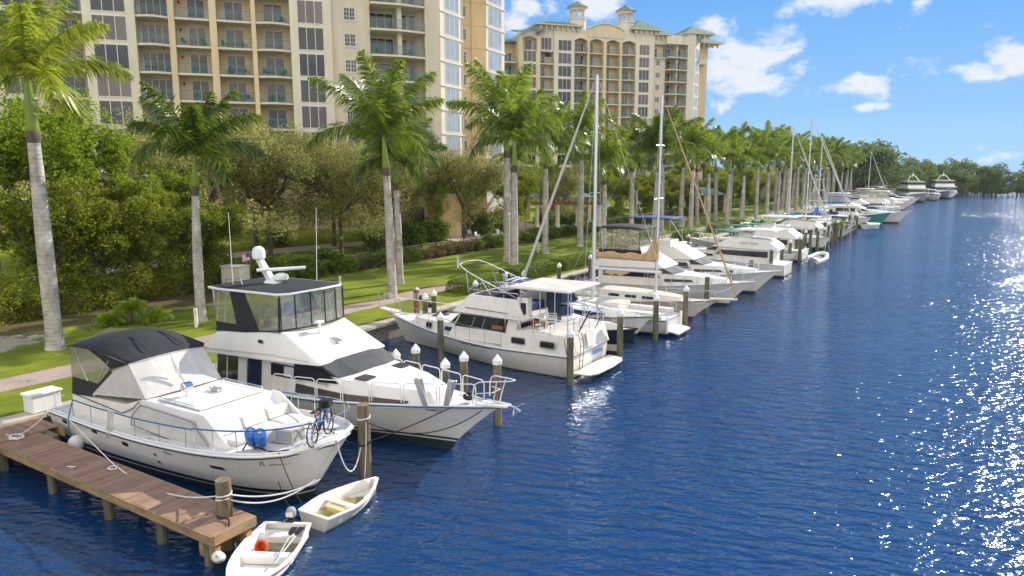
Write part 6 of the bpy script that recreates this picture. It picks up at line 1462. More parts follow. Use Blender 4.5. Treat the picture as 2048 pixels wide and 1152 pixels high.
# helm inside
mb = MB(); mb.box(4.2,4.85,-.9,.9,3.3,4.05); mb.build('helm_console', 'gelcoat_bright', B_, bevel=.04)
mb = MB(); mb.tube([(4.1,-.4+.2*math.cos(a),4.05+.2*math.sin(a)) for a in [i*.524 for i in range(13)]], .015, 6); mb.build('steering_wheel', 'chrome', B_)
for y in (-.5,.55):
    mb = MB(); mb.box(3.0,3.5,y-.28,y+.28,3.35,3.8); mb.box(2.95,3.08,y-.28,y+.28,3.8,4.35); mb.build('helm_seat', 'blue_bright' if y > 0 else 'canvas_white', B_, bevel=.06)
for i,(x,y,z,m,l) in enumerate([(4.9,-.2,4.06,'canvas_yellow','left yellow cushion behind the flybridge windscreen'),(4.9,.35,4.06,'canvas_yellow','right yellow cushion behind the flybridge windscreen'),(2.2,-1.0,3.55,'cardboard','brown cardboard boxes stacked on the flybridge seat')]):
    mb = MB(); mb.box(-.14,.14,-.16,.16,0,.14) if i < 2 else mb.box(-.3,.5,-.4,.3,0,.5); o = mb.build('cushion' if i < 2 else 'box', m, bevel=.04); o.location = (BX+x,BY+y,z); tag(o, l, 'cushion' if i < 2 else 'box')
# ladder at the back, radar mast, antennas, flag
mb = MB()
for y in (-1.2,-.85): mb.tube([(.35,y,1.4),(.95,y,4.95)], .02, 6)
for k in range(10): mb.tube([(.42+.06*k,-1.2,1.8+.33*k),(.42+.06*k,-.85,1.8+.33*k)], .016, 5)
mb.build('ladder', 'white_metal', B_, smooth=True)
mb = MB(); mb.loft([[(2.6,-.35,5.17),(3.3,-.35,5.17),(3.3,.15,5.17),(2.6,.15,5.17)],[(2.65,-.25,5.3),(3.0,-.25,5.3),(3.0,.05,5.3),(2.65,.05,5.3)]]); mb.loft([[(2.66,-.22,5.28),(2.96,-.22,5.28),(2.96,.02,5.28),(2.66,.02,5.28)],[(2.0,-.2,6.1),(2.25,-.2,6.15),(2.25,0,6.15),(2.0,0,6.1)]]); mb.build('radar_mast', 'plastic_white', B_)
mb = MB(); mb.lathe((2.12,-.1,6.1), [(.22,0),(.26,.04),(.26,.28),(.22,.42),(.12,.5),(.03,.52)], 18); mb.build('satellite_dome', 'plastic_white', B_, smooth=True)
mb = MB(); mb.tube([(2.45,-.5,5.7),(3.7,.9,5.75)], .07, 8); mb.build('radar_scanner', 'plastic_white', B_, smooth=True)
mb = MB(); mb.lathe((3.1,.15,5.4), [(.12,-.14),(.27,-.08),(.29,0),(.26,.1),(.12,.16)], 18); mb.build('radar_dome', 'plastic_white', B_, smooth=True)
mb = MB(); mb.tube([(1.6,-1.0,5.15),(1.6,-1.0,8.0)], .018, 6, r1=.01); mb.build('antenna', 'plastic_white', B_); mb = MB(); mb.tube([(3.7,1.45,5.1),(3.8,1.5,8.1)], .018, 6, r1=.01); mb.build('antenna', 'plastic_white', B_)
mb = MB(); mb.tube([(1.0,-.9,5.1),(1.15,-.95,5.3),(2.1,-1.0,5.42),(2.2,-1.0,5.18)], .02, 6); mb.build('grab_rail', 'chrome', B_)
F_ = thing('flag', 'small faded American flag on a staff at the back of the second yacht hardtop', 'flag', (BX+1.0, BY+.35, 5.15))
mb = MB(); mb.tube([(0,0,0),(-.02,0,1.1)], .014, 6); mb.build('staff', 'teak', F_)
fm = bpy.data.materials.new('flag_cloth'); fm.use_nodes = True; MATS['flag_red'] = mat('flag_red', (.4,.08,.1), .8); mat('flag_white', (.7,.66,.64), .8); mat('flag_blue', (.04,.06,.2), .8)
mb = MB(); nst = 13
def fw(u, v): return (-.02-.55*u, .05*math.sin(u*7+v*2)*u, 1.08-.3*(1-v)-.12*u)
for j in range(nst):
    for i in range(14):
        u0,u1,v0,v1 = i/14,(i+1)/14,j/nst,(j+1)/nst; mi = 2 if (i < 6 and j >= 6) else (j+1) % 2
        mb.quad(fw(u0,v0),fw(u1,v0),fw(u1,v1),fw(u0,v1), mi)
mb.build('cloth', ['flag_white','flag_red','flag_blue'], F_)
# brow fittings
mb = MB(); mb.box(5.5,5.75,-.42,-.12,3.88,3.98); mb.box(5.58,5.66,-.32,-.22,3.5,3.88); mb.build('searchlight', 'plastic_white', B_, bevel=.02)
mb = MB()
for dy in (0,.16): mb.tube([(6.0,-.1+dy,3.34),(6.45,-.1+dy,3.22)], [.015,.05], 8)
mb.build('horn', 'chrome', B_, smooth=True)
hb_.rail(B_, 5.0, 12.9, .72, 7, 'white_metal', .1, .02, loops=True)
# anchor platform, anchors, windlass
mb = MB(); mb.loft([[(12.9,-.32,1.9),(12.9,.32,1.9),(12.9,.32,2.0),(12.9,-.32,2.0)],[(14.0,-.16,1.98),(14.0,.16,1.98),(14.0,.16,2.06),(14.0,-.16,2.06)]]); mb.build('bow_platform', 'gelcoat', B_, bevel=.02)
mb = MB(); rr_ = [(12.9,-.5,2.05),(13.0,-.48,2.72),(13.6,-.3,2.85),(14.1,-.12,2.9),(14.2,0,2.92),(14.1,.12,2.9),(13.6,.3,2.85),(13.0,.48,2.72),(12.9,.5,2.05)]; mb.tube(smooth_path(rr_), .022, 6); mb.tube([(13.7,-.28,2.86),(13.5,-.2,2.04)], .018, 6); mb.tube([(13.7,.28,2.86),(13.5,.2,2.04)], .018, 6); mb.tube([(13.0,-.48,2.4),(13.5,-.25,2.45),(13.5,.25,2.45),(13.0,.48,2.4)], .014, 6); mb.build('pulpit', 'white_metal', B_, smooth=True)
mb = MB(); mb.tube([(13.2,0,2.1),(14.25,0,2.02)], .03, 6); mb.loft([[(14.2,-.02,2.05),(14.2,.02,2.05),(14.2,.02,1.98)],[(14.3,-.25,1.85),(14.3,-.2,1.85),(14.3,-.2,1.8)],[(14.0,-.34,1.7),(14.0,-.32,1.7),(14.0,-.32,1.68)]]); mb.loft([[(14.2,.02,2.05),(14.2,-.02,2.05),(14.2,-.02,1.98)],[(14.3,.25,1.85),(14.3,.2,1.85),(14.3,.2,1.8)],[(14.0,.34,1.7),(14.0,.32,1.7),(14.0,.32,1.68)]]); mb.tube([(14.25,0,2.02),(14.55,0,2.2)], .02, 5); mb.build('anchor', 'alu', B_)
mb = MB(); mb.lathe((12.4,0,2.12), [(.16,-.14),(.16,0),(.1,.03),(.1,.12),(.05,.14)], 12); mb.lathe((12.4,-.2,2.12), [(.1,-.03),(.1,.03)], 12, axis='Y'); mb.build('windlass', 'black', B_)
mb = MB()
for y in (.0,): mb.tube([(12.3,.1,2.05),(12.8,.05,2.05),(13.3,0,2.1)], .02, 5)
mb.build('anchor_chain', 'grey', B_)
for i,(dx,tl,l) in enumerate(((0,-.28,'left folded grey deck chair lashed upright to the bow rail of the second yacht'),(.75,.22,'right folded grey deck chair lashed upright to the bow rail of the second yacht'))):
    t = thing('folded_chair', l, 'chair', (BX+11.25+dx*.94, BY-.95+dx*.34, 1.75), .35)
    for k,(ox,oy,w) in enumerate(((0,0,.2),(.1,.06,.07))):
        mb = MB(); mb.rbox((tl*.4+ox,oy,.52),(w,.12-.05*k,1.05),rx=.12,ry=tl+.1*k); mb.build('leg_frame' if k else 'seat_panel', 'alu', t, bevel=.02)
tt = hb_.tz(11.5,1.7); p = hb_.pt(tt,1.66,-1); p2 = hb_.pt(hb_.tz(12.0,1.66),1.66,-1); text_part('FL 6042 RJ', .13, (p.x,p.y-.03,1.6), (R(60),0,math.atan2(p2.y-p.y,p2.x-p.x)), 'black', B_, 'registration_number')
tt = hb_.tz(12.1,1.35); p = hb_.pt(tt,1.3,-1); p2 = hb_.pt(hb_.tz(12.4,1.3),1.3,-1); text_part('12', .14, (p.x,p.y-.03,1.24), (R(52),0,math.atan2(p2.y-p.y,p2.x-p.x)), 'grey', B_, 'emblem')
# ---------------------------------------------------------------- C: trawler berthed stern-out
CX, CY = -14.75, 30.6
C_ = thing('trawler_yacht', 'white trawler yacht berthed stern outward, with a square hardtop, swim platform and boarding ladder', 'yacht', (CX, CY, 0), math.pi)
# local: x towards the bow (inland), +y is the near side
hc = Hull(11.6, 4.35, 1.15, 1.12, 1.62, 1.2, .3, 2.2, .93, -.5, .14, .95, .35)
hc.body(C_, ('gelcoat','gelcoat_cream','antifoul'), ((-.5,2),(.03,2),(.1,1)), N=28)
hc.rub(C_, 'plastic_white', .04, -.04); hc.rub(C_, 'stripe_brown', .015, -.1, name='sheer_line')
# raised aft deck flush with the topsides
rings = []
for i in range(9):
    t = hc.tx(3.7)*i/8; p = hc.sheer(t); zt = 2.05 if i < 8 else 2.05
    k = 1 if i < 7 else (.9 if i == 7 else .62)
    rings.append([(p.x, p.y-.01, p.z-.02), (p.x, p.y-.14, 1.1+(zt-1.1)*k), (p.x, -p.y+.14, 1.1+(zt-1.1)*k), (p.x, -p.y+.01, p.z-.02)])
rings = [[(-.12,p[1],p[2]) if j in (0,3) else (.12,p[1],p[2]) for j,p in enumerate(rings[0])]]+rings[1:]
mb = MB(); mb.loft(rings); mb.build('aft_cabin', 'gelcoat', C_, bevel=.02)
for sd_ in (1,-1):
    for x0 in (.75, 2.35):
        q = [(x0,sd_*2.11,1.38),(x0+.85,sd_*2.11,1.38),(x0+.85,sd_*2.085,1.76),(x0,sd_*2.085,1.76)]
        if sd_ > 0: q = [q[1],q[0],q[3],q[2]]
        pl = [(.08,0),(.92,0),(1,.2),(1,.8),(.92,1),(.08,1),(0,.8),(0,.2)]
        f = MB(); f.panel(q,0,1,0,1,.03,.06,poly=pl); fr = f.build('window', 'chrome', C_); g = MB(); g.panel(q,0,1,0,1,.04,.02,poly=[(.5+(u-.5)*.88,.5+(v-.5)*.74) for u,v in pl]); g.build('glass','dark_glass',fr)
# saloon, trunk cabin, flybridge
mb = MB(); mb.loft([[(3.3,-1.7,1.1),(7.4,-1.6,1.1),(6.7,-1.45,2.42),(3.2,-1.5,2.42)],[(3.3,1.7,1.1),(7.4,1.6,1.1),(6.7,1.45,2.42),(3.2,1.5,2.42)]]); mb.build('saloon', 'gelcoat', C_, bevel=.02)
mb = MB(); T_ = [(6.9,1.5,1.1,1.78),(8.5,1.35,1.15,1.74),(9.9,.95,1.25,1.68),(10.6,.5,1.35,1.62)]
mb.loft([[(x,y,z0),(x-.06,y-.12,z1),(x-.06,0,z1+.08),(x-.06,-y+.12,z1),(x,-y,z0)] for x,y,z0,z1 in T_]); mb.build('trunk_cabin', 'gelcoat', C_, smooth=True, angle=35)
for sd_ in (1,-1):
    for x0,x1,ya,yb in ((7.0,7.75,1.52,1.46),(8.65,9.15,1.32,1.2)):
        q = [(x1,sd_*(yb-.0),1.32),(x0,sd_*(ya-.0),1.32),(x0,sd_*(ya-.09),1.62),(x1,sd_*(yb-.09),1.62)]
        if sd_ < 0: q = [q[1],q[0],q[3],q[2]]
        pl = [(.08,0),(.92,0),(1,.2),(1,.8),(.92,1),(.08,1),(0,.8),(0,.2)]
        f = MB(); f.panel(q,0,1,0,1,.03,.06,poly=pl); fr = f.build('window', 'chrome', C_); g = MB(); g.panel(q,0,1,0,1,.04,.02,poly=[(.5+(u-.5)*.88,.5+(v-.5)*.74) for u,v in pl]); g.build('glass','dark_glass',fr)
    # saloon windows: wedge first pane then three panes
    base = [(7.4,sd_*1.6,1.1),(3.3,sd_*1.7,1.1),(3.2,sd_*1.5,2.42),(6.7,sd_*1.45,2.42)]
    if sd_ < 0: base = [base[1],base[0],base[3],base[2]]
    def wq(u0,u1,v0,v1,m,nm,off=.015,poly=None):
        if sd_ < 0:
            if poly: poly = [(1-u,v) for u,v in poly]
            else: u0,u1 = 1-u1,1-u0
        mm = MB(); mm.panel(base,u0,u1,v0,v1,off,.03,poly=poly); return mm.build(nm, m, C_)
    wq(0,.84,.45,.96,'stripe_black','window_band',poly=[(.02,.47),(.85,.47),(.85,.97),(.03,.97)])
    for u0,u1 in ((.05,.28),(.3,.46),(.48,.64),(.66,.83)): wq(u0,u1,.52,.92,'dark_glass','window_pane',.025)
    wq(.47,.475,.52,.92,'chrome','window_post',.03); wq(.295,.3,.52,.92,'chrome','window_post',.03); wq(.62,.8,.55,.7,'teak','curtain',.028)
mb = MB(); mb.panel([(3.28,1.6,1.2),(3.28,-1.6,1.2),(3.2,-1.45,2.4),(3.2,1.45,2.4)],.1,.9,.4,.92,.03,.04); mb.build('aft_window', 'dark_glass', C_); 
mb = MB(); mb.panel([(7.42,-1.5,1.75),(7.42,1.5,1.75),(6.72,1.4,2.4),(6.72,-1.4,2.4)],.03,.97,.1,.9,.03,.04); mb.build('windscreen', 'dark_glass', C_)
# flybridge body: slab roof, raked side panels, open well
def fb(sd_): return [(2.75,sd_*1.72,2.44),(7.0,sd_*1.66,2.5),(6.9,sd_*1.62,2.62),(6.1,sd_*1.45,3.42),(3.2,sd_*1.5,3.42),(2.85,sd_*1.66,2.8)]
for sd_ in (1,-1):
    a = fb(sd_); mb = MB(); mb.loft([a, [(x-.0,y-sd_*.12,z) for x,y,z in a]]); mb.build('flybridge_side', 'gelcoat', C_, bevel=.02)
    mb = MB(); mb.tube([(3.6,sd_*1.69,2.72),(6.2,sd_*1.66,2.78)], .018, 5); mb.build('grab_rail', 'stripe_brown', C_)
    for i in range(8): pass
mb = MB(); mb.box(2.7,7.0,-1.6,1.6,2.43,2.58); mb.build('flybridge_floor', 'deck', C_, bevel=.02)
mb = MB(); mb.loft([[(7.0,-1.54,2.58),(7.0,1.54,2.58),(6.1,1.36,3.42),(6.1,-1.36,3.42)],[(6.85,-1.5,2.58),(6.85,1.5,2.58),(5.98,1.36,3.42),(5.98,-1.36,3.42)]]); mb.build('flybridge_front', 'gelcoat', C_)
mb = MB(); pts = [(3.2,1.46,3.7),(6.1,1.4,3.68),(6.35,.7,3.75),(6.4,0,3.76),(6.35,-.7,3.75),(6.1,-1.4,3.68),(3.2,-1.46,3.7)]; mb.tube(pts, .022, 6)
for p in pts: mb.tube([p,(p[0]-.05,p[1]*.98,3.4)], .016, 5)
for x in (4.0,5.0): mb.tube([(x,1.46,3.7),(x,1.46,3.4)], .016, 5); mb.tube([(x,-1.46,3.7),(x,-1.46,3.4)], .016, 5)
mb.build('flybridge_rail', 'chrome', C_, smooth=True)
mb = MB(); mb.box(4.8,5.9,-1.3,1.3,2.6,3.15); mb.box(3.3,3.9,-1.35,1.35,2.6,3.0); mb.build('flybridge_seat', 'canvas_navy', C_, bevel=.05)
mb = MB(); mb.slab([(4.4,1.3,3.2),(5.2,1.3,3.3),(3.4,.9,3.95),(3.3,1.1,3.9)], (0,-1.8,0)); mb.build('folded_canvas', 'canvas_black', C_)
# mast arch (bare bimini hoop)
mb = MB(); hp = [(3.0,1.35,3.35),(5.8,1.3,4.35),(6.9,1.05,4.78),(7.15,.5,4.88),(7.2,-.5,4.88),(6.9,-1.05,4.78),(5.8,-1.3,4.35),(3.0,-1.35,3.35)]; mb.tube(smooth_path(hp,4), .026, 6); o = mb.build('bimini_hoop', ['white_metal'], C_, smooth=True)
mb = MB()
for sd_ in (1,-1): mb.tube([(6.5,sd_*1.14,4.62),(6.2,sd_*1.36,3.5)], .012, 5); mb.tube([(5.5,sd_*1.32,4.25),(4.8,sd_*1.42,3.5)], .012, 5)
mb.build('hoop_stay', 'chrome', C_); mb = MB()
for sd_ in (1,-1): mb.tube([(3.1,sd_*1.35,3.39),(4.5,sd_*1.325,3.89)], .032, 6)
mb.build('hoop_sleeve', 'purple', C_, smooth=True)
# hardtop over the aft deck on posts
mb = MB(); mb.loft([[(.3,-1.75,4.0),(3.7,-1.75,3.98),(3.7,1.65,3.98),(.3,1.65,4.0)],[(.3,-1.75,4.09),(3.7,-1.75,4.07),(3.7,1.65,4.07),(.3,1.65,4.09)]]); mb.build('hardtop', 'gelcoat_cream', C_, bevel=.02)
mb = MB(); mb.loft([[(.4,-1.65,4.092),(3.6,-1.65,4.075),(3.6,1.55,4.075),(.4,1.55,4.092)],[(.5,-1.55,4.12),(3.5,-1.55,4.1),(3.5,1.45,4.1),(.5,1.45,4.12)]]); mat('stained_top', (.58,.52,.43), .7, var=.25, vscale=.9, col2=(.66,.62,.55)); mb.build('hardtop_top', 'stained_top', C_)
for x,y in ((.4,1.55),(1.1,1.55),(1.9,1.55),(3.0,1.55),(.4,-1.65),(1.1,-1.65),(1.9,-1.65),(.4,0)): mb = MB(); mb.cyl(x,y,2.0,4.02,.022,.022,6); mb.build('hardtop_post', 'alu', C_, smooth=True)
mb = MB(); mb.box(2.6,3.2,1.1,1.5,2.5,3.55); mb.build('flybridge_locker', 'gelcoat', C_, bevel=.02); mb = MB(); mb.box(2.7,3.05,1.502,1.52,2.75,3.3); mb.build('locker_opening', 'black', C_)
mb = MB(); mb.box(2.1,2.2,-1.0,.4,2.06,3.98); mb.build('aft_bulkhead', 'dark_glass', C_)
mb = MB(); mb.tube([(3.0,1.3,3.6),(3.0,1.3,3.75)], .03, 6); mb.lathe((3.0,1.3,3.8),[(.14,-.08),(.16,.0),(.12,.1)],14); mb.build('searchlight','chrome',C_,smooth=True)
# aft deck rails
mb = MB(); rp = [(3.6,1.98,2.75),(2.0,2.0,2.75),(.2,1.95,2.78),(.05,1.0,2.85),(.05,-1.0,2.85),(.2,-1.95,2.78),(2.0,-2.0,2.75),(3.6,-1.98,2.75)]; mb.tube(rp, .02, 6)
for a,b in zip(rp, rp[1:]):
    for k in (0,.5): p = Vector(a).lerp(Vector(b),k); mb.tube([p,(p.x,p.y,2.0)], .016, 5)
mb.build('aft_rail', 'chrome', C_, smooth=True)
hc.rail(C_, 3.8, 12.2, .72, 8, 'chrome', .12, .016, h1=.85)
mb = MB(); mb.tube([(-.05,-.5,2.05),(-.3,-.7,2.7),(-.05,-.5,3.2)], .02, 6); mb.tube([(.1,1.0,2.1),(-.15,.3,3.05)], .035, 6); mb.build('fishing_rod_holder', 'canvas_black', C_)
mb = MB()
for y in (1.42,1.08): mb.tube([(-.1,y,2.1),(-.22,y,1.6),(-.16,y,.3)], .018, 6)
for z in (.45,.8,1.15,1.5,1.85): mb.tube([(-.2,1.42,z),(-.2,1.08,z)], .018, 6)
mb.build('boarding_ladder', 'teak', C_, smooth=True)
mb = MB(); pf = [(-.1,-2.0),(-.9,-1.85),(-1.12,-1.4),(-1.2,0),(-1.12,1.4),(-.9,1.85),(-.1,2.0)]; mb.prism(pf, .3, .38); mb.build('swim_platform', 'gelcoat', C_, bevel=.02)
mb = MB(); mb.slab([(-.14,.5,1.3),(-.14,-.3,1.3),(-.02,-.3,2.0),(-.02,.5,2.0)], (-.03,0,0)); mb.build('transom_door', 'gelcoat', C_); 
text_part('Sabrina', .42, (-.05,-.75,.72), (R(90),0,R(-90)), 'blue_bright', C_, 'name_lettering', .3)
for i in range(18):
    if i in (6,12): continue
    p = hc.pt(hc.tz(4.3+i*.115,.97),.97,1); mb = MB(); mb.box(p.x-.035,p.x+.035,p.y-.03,p.y+.012,.95,1.0); mb.build('vent_slot','black',C_)
mb = MB(); mb.loft([[(12.2,-.3,1.6),(12.2,.3,1.6),(12.2,.3,1.7),(12.2,-.3,1.7)],[(13.4,-.2,1.72),(13.4,.2,1.72),(13.4,.2,1.8),(13.4,-.2,1.8)]]); mb.build('bowsprit_platform', 'gelcoat', C_, bevel=.02)
mb = MB(); pr = [(12.3,.42,1.7),(12.4,.42,2.45),(13.4,.28,2.6),(13.5,0,2.62),(13.4,-.28,2.6),(12.4,-.42,2.45),(12.3,-.42,1.7)]; mb.tube(pr, .02, 6); mb.tube([(13.35,.24,1.78),(13.4,.28,2.6)], .016, 5); mb.tube([(13.35,-.24,1.78),(13.4,-.28,2.6)], .016, 5); mb.build('pulpit', 'chrome', C_, smooth=True)
for dy in (.95,): mb = MB(); mb.box(8.7,9.4,-.35,.35,1.78,1.84); mb.build('hatch', 'navy_glass', C_, bevel=.02)
t = thing('resin_chairs', 'stack of white resin armchairs on the trawler aft deck', 'chair', (CX-1.5, CY-1.15, 2.06), .3); chair_mesh().build('chair_shell', 'plastic_white', t)
m_ = chair_mesh(); o = m_.build('chair_shell', 'plastic_white', t); o.location = (0,0,.12)
mb = MB(); mb.rbox((0,0,.25),(.9,.35,.08)); mb.box(-.4,-.3,-.1,.1,0,.25); mb.box(.3,.4,-.1,.1,0,.25); o = mb.build('bench', 'teak'); o.location = (CX-2.3,CY-.9,2.06); tag(o, 'small brown wooden bench on the trawler aft deck', 'bench')
# grey tube of rolled canvas by the trawler bow
mb = MB(); mb.tube([(-.5,0,.3),(.3,0,-.15)], .16, 12); o = mb.build('rolled_mat', 'mesh_cover', smooth=True); o.location = (-26.4,32.6,1.9); tag(o, 'dark rolled tube hanging on the piling at the trawler bow', 'roll')
hose(sag((-27.4,31.5,1.5),(-27.6,30.2,1.05),.2,8), 'rope_white', 'white bow line from the trawler to the seawall')
hose(sag((-15.0,28.4,2.0),(-14.5,28.05,.9),.1,6), 'rope_black', 'black line hanging at the near trawler quarter')

# ---------------------------------------------------------------- generic small builders for the boats further off
def place(t, x, y, out): t.location = (x, y, 0); t.rotation_euler = (0,0,0 if out else math.pi)
def hwin(mb, pts, off): mb.slab(pts, off)
def express(name, label, x, y, out=True, L=8.6, B=2.9, top='canvas_navy', hull='gelcoat', low='dark_green', win='navy_glass', arch=True, cover=True, group=None, h0=1.05, h1=1.6):
    t = thing('cabin_cruiser', label, 'boat', (0,0,0), 0, group); place(t, x, y, out)
    h = Hull(L, B, h0, h0+.1, h1, 1.1, .3, 2.2, .88, -.4, .15, 1.0, .4); h.body(t, (hull,'stripe_black','antifoul',low), ((-.4,2),(.05,2),(.12,1),(.5,3)), N=20); h.rub(t, 'stripe_black' if low != 'navy' else 'chrome', .025, -.05)
    rings = []
    for q,(xx,zz,k) in enumerate(((L*.42,h0+.95,.82),(L*.55,h0+.78,.8),(L*.75,h0+.62,.66),(L*.92,h1+.14,.35),(L*1.02,h1+.02,.08))):
        tt = h.tx(xx); b = h.sheer(tt).y*k; zb = h.h(tt)-.08; rings.append([(xx,b*1.12,zb),(xx,b,zb+(zz-zb)*.75),(xx,b*.5,zz),(xx,-b*.5,zz),(xx,-b,zb+(zz-zb)*.75),(xx,-b*1.12,zb)])
    mb = MB(); mb.loft(rings); mb.build('foredeck_cabin', 'gelcoat_bright', t, smooth=True, angle=40)
    for sg in (1,-1):
        p = [h.sheer(h.tx(L*q_)) for q_ in (.47,.62,.82)]
        mb = MB(); mb.loft([[(pp.x, sg*(pp.y*k1+.07), pp.z+z0),(pp.x, sg*(pp.y*k2+.1), pp.z+z1),(pp.x, sg*(pp.y*k2-.02), pp.z+z1),(pp.x, sg*(pp.y*k1-.04), pp.z+z0)] for pp,k1,k2,z0,z1 in zip(p,(.9,.89,.74),(.84,.82,.7),(.1,.08,.12),(.5,.4,.16))]); mb.build('side_window', win, t)
    mb = MB(); sec = [(0,-B*.42,h0),(L*.42,-B*.45,h0+.05),(L*.42,-B*.42,h0+.72),(L*.12,-B*.4,h0+.35),(0,-B*.38,h0+.2)]
    mb.loft([sec, [(a,-b,c) for a,b,c in sec]]); mb.build('cockpit_coaming', 'gelcoat', t, bevel=.03)
    mb = MB(); ws = [(L*.38,-B*.38,h0+.75),(L*.52,-B*.3,h0+.85),(L*.57,0,h0+.9),(L*.52,B*.3,h0+.85),(L*.38,B*.38,h0+.75)]; mb.loft([ws,[(a-.32,b*.92,c+.42) for a,b,c in ws]], False, False, closed=False); mb.build('windscreen', 'navy_glass', t, solid=.015)
    if cover:
        mb = MB(); mb.grid(lambda u,v: (L*.06+L*.38*u, (2*v-1)*B*.42, h0+.42+.45*u+.35*math.sin(math.pi*v)**.6*(.4+.6*math.sin(math.pi*min(1,u*1.1)))), 10, 8); mb.build('cockpit_cover', top, t, smooth=True, solid=.01)
    if arch:
        mb = MB()
        for dx in (0,.45):
            mb = MB(); mb.tube(smooth_path([(L*.1+dx,-B*.44,h0+.4),(L*.02+dx,-B*.43,h0+1.25),(L*.0+dx+.25,-B*.3,h0+1.75),(L*.0+dx+.3,0,h0+1.85),(L*.0+dx+.25,B*.3,h0+1.75),(L*.02+dx,B*.43,h0+1.25),(L*.1+dx,B*.44,h0+.4)],4), .045, 6); mb.build('arch', 'plastic_white', t, smooth=True)
        mb = MB(); mb.grid(lambda u,v: (L*(.02+.28*u), (2*v-1)*B*.4, h0+1.85-.12*abs(2*v-1)**2-.1*u), 6, 6); mb.build('bimini', top, t, smooth=True, solid=.02)
    h.rail(t, L*.5, L*1.03, .5, 5, 'chrome', .1, .014)
    return t, h
def flybridge(label, x, y, out=True, L=11.5, B=4.0, canopy='canvas_black', frame='alu', hull='gelcoat', stripe='stripe_black', cover='mesh_cover', convertible=False, hardtop=None, text=None, group=None, enclosed=True, zc=5.3, h1=2.0, green=False):
    t = thing('motor_yacht' if not convertible else 'sportfish_yacht', label, 'yacht', (0,0,0), 0, group); place(t, x, y, out)
    h = Hull(L, B, 1.2, 1.35, h1, 1.9, .34, 2.1, .9, -.5, .14, 1.05, .45); h.body(t, (hull,stripe,'antifoul'), ((-.5,2),(.12,2),(.2,1)), N=22); h.rub(t, 'plastic_white', .035, -.03)
    c0 = .28 if convertible else .1
    mb = MB(); s_ = [(L*c0,1.2),(L*.6,1.25),(L*.56,2.5),(L*c0,2.45)]; mb.loft([[(a,-B*.38,c) for a,c in s_],[(a,B*.38,c) for a,c in s_]]); mb.build('saloon', hull, t, bevel=.02)
    rings = []
    for xx,w,z0,z1 in ((L*.56,.38,1.25,2.3),(L*.7,.36,1.35,2.15),(L*.86,.25,1.55,2.05),(L*1.0,.1,1.75,1.95)): rings.append([(xx,B*w,z0),(xx,B*w*.86,z1),(xx,0,z1+.08),(xx,-B*w*.86,z1),(xx,-B*w,z0)])
    mb = MB(); mb.loft(rings); mb.build('trunk_cabin', 'gelcoat_bright', t, smooth=True, angle=40)
    for sg in (1,-1):
        mb = MB(); mb.slab([(L*(c0+.04),sg*(B*.38+.02),1.75),(L*.57,sg*(B*.38+.02),1.85),(L*.545,sg*(B*.38+.02),2.3),(L*(c0+.04),sg*(B*.38+.02),2.3)], (0,-sg*.05,0)); mb.build('side_window', 'dark_glass', t)
        mb = MB(); mb.slab([(L*.6,sg*(B*.385),1.62),(L*.8,sg*(B*.31+.02),1.72),(L*.78,sg*(B*.30+.02),1.86),(L*.6,sg*(B*.375+.01),1.82)], (0,-sg*.05,0)); mb.build('trunk_window', 'stripe_black', t)
    mb = MB(); mb.frust([(L*.57,-B*.36,2.2),(L*.66,-B*.34,2.22),(L*.69,0,2.28),(L*.66,B*.34,2.22),(L*.57,B*.36,2.2)],[(L*.56,-B*.35,2.55),(L*.58,-B*.34,2.55),(L*.6,0,2.58),(L*.58,B*.34,2.55),(L*.56,B*.35,2.55)]); mb.build('windscreen', cover, t)
    f = lambda sg: [(L*(c0-.04),sg*B*.41,2.4),(L*.6,sg*B*.4,2.56),(L*.595,sg*B*.39,2.66),(L*.44,sg*B*.36,3.55),(L*(c0+.05),sg*B*.38,3.35),(L*(c0-.03),sg*B*.4,2.75)]
    mb = MB(); mb.loft([f(-1), f(1)]); mb.build('flybridge', 'gelcoat_bright', t, bevel=.04)
    mb = MB(); mb.box(L*.3,L*.4,-B*.25,B*.25,3.4,3.95); mb.build('helm_console', 'gelcoat', t, bevel=.04)
    if enclosed:
        for sg in (1,-1):
            mb = MB(); mb.slab([(L*c0,sg*B*.385,3.36),(L*.43,sg*B*.365,3.5),(L*.42,sg*B*.36,3.8),(L*c0,sg*B*.38,3.75)], (0,-sg*.01,0)); mb.build('curtain', canopy, t)
            mb = MB(); mb.slab([(L*c0,sg*B*.38,3.75),(L*.42,sg*B*.36,3.8),(L*.41,sg*B*.36,zc-.1),(L*c0,sg*B*.37,zc-.1)], (0,-sg*.006,0)); mb.build('clear_window', 'clear', t)
    mb = MB()
    for xx in (L*(c0+.01),L*(c0+.1),L*.41):
        for sg in (1,-1): mb.tube([(xx,sg*B*.37,3.4),(xx,sg*B*.37,zc-.05)], .022, 5)
    for sg in (1,-1): mb.tube([(L*.44,sg*B*.36,3.5),(L*.3,sg*B*.36,zc-.05)], .018, 5)
    mb.build('canopy_frame', 'canvas_black' if canopy == 'canvas_black' else 'alu', t)
    mb = MB(); flat = .22 if canopy == 'canvas_black' else .1; mb.grid(lambda u,v: (L*(c0-.02)+L*(.45-c0)*u, (2*v-1)*B*.41, zc+flat*(math.sin(math.pi*u)**.5*(1-abs(2*v-1)**4))), 10, 10); mb.build('canopy', canopy, t, smooth=True, solid=.05)
    for sg in (1,-1): h.rail(t, L*.5, L*1.1, .62, 7, 'chrome', .1, .018, loops=True, sides=(sg,))
    if convertible:
        mb = MB()
        for sg in (1,-1): mb.tube([(L*.44,sg*B*.46,1.4),(L*.3,sg*B*.75,5.0),(L*.12,sg*B*.95,8.6)], .022, 5, r1=.01)
        mb.build('outriggers', 'alu', t, smooth=True)
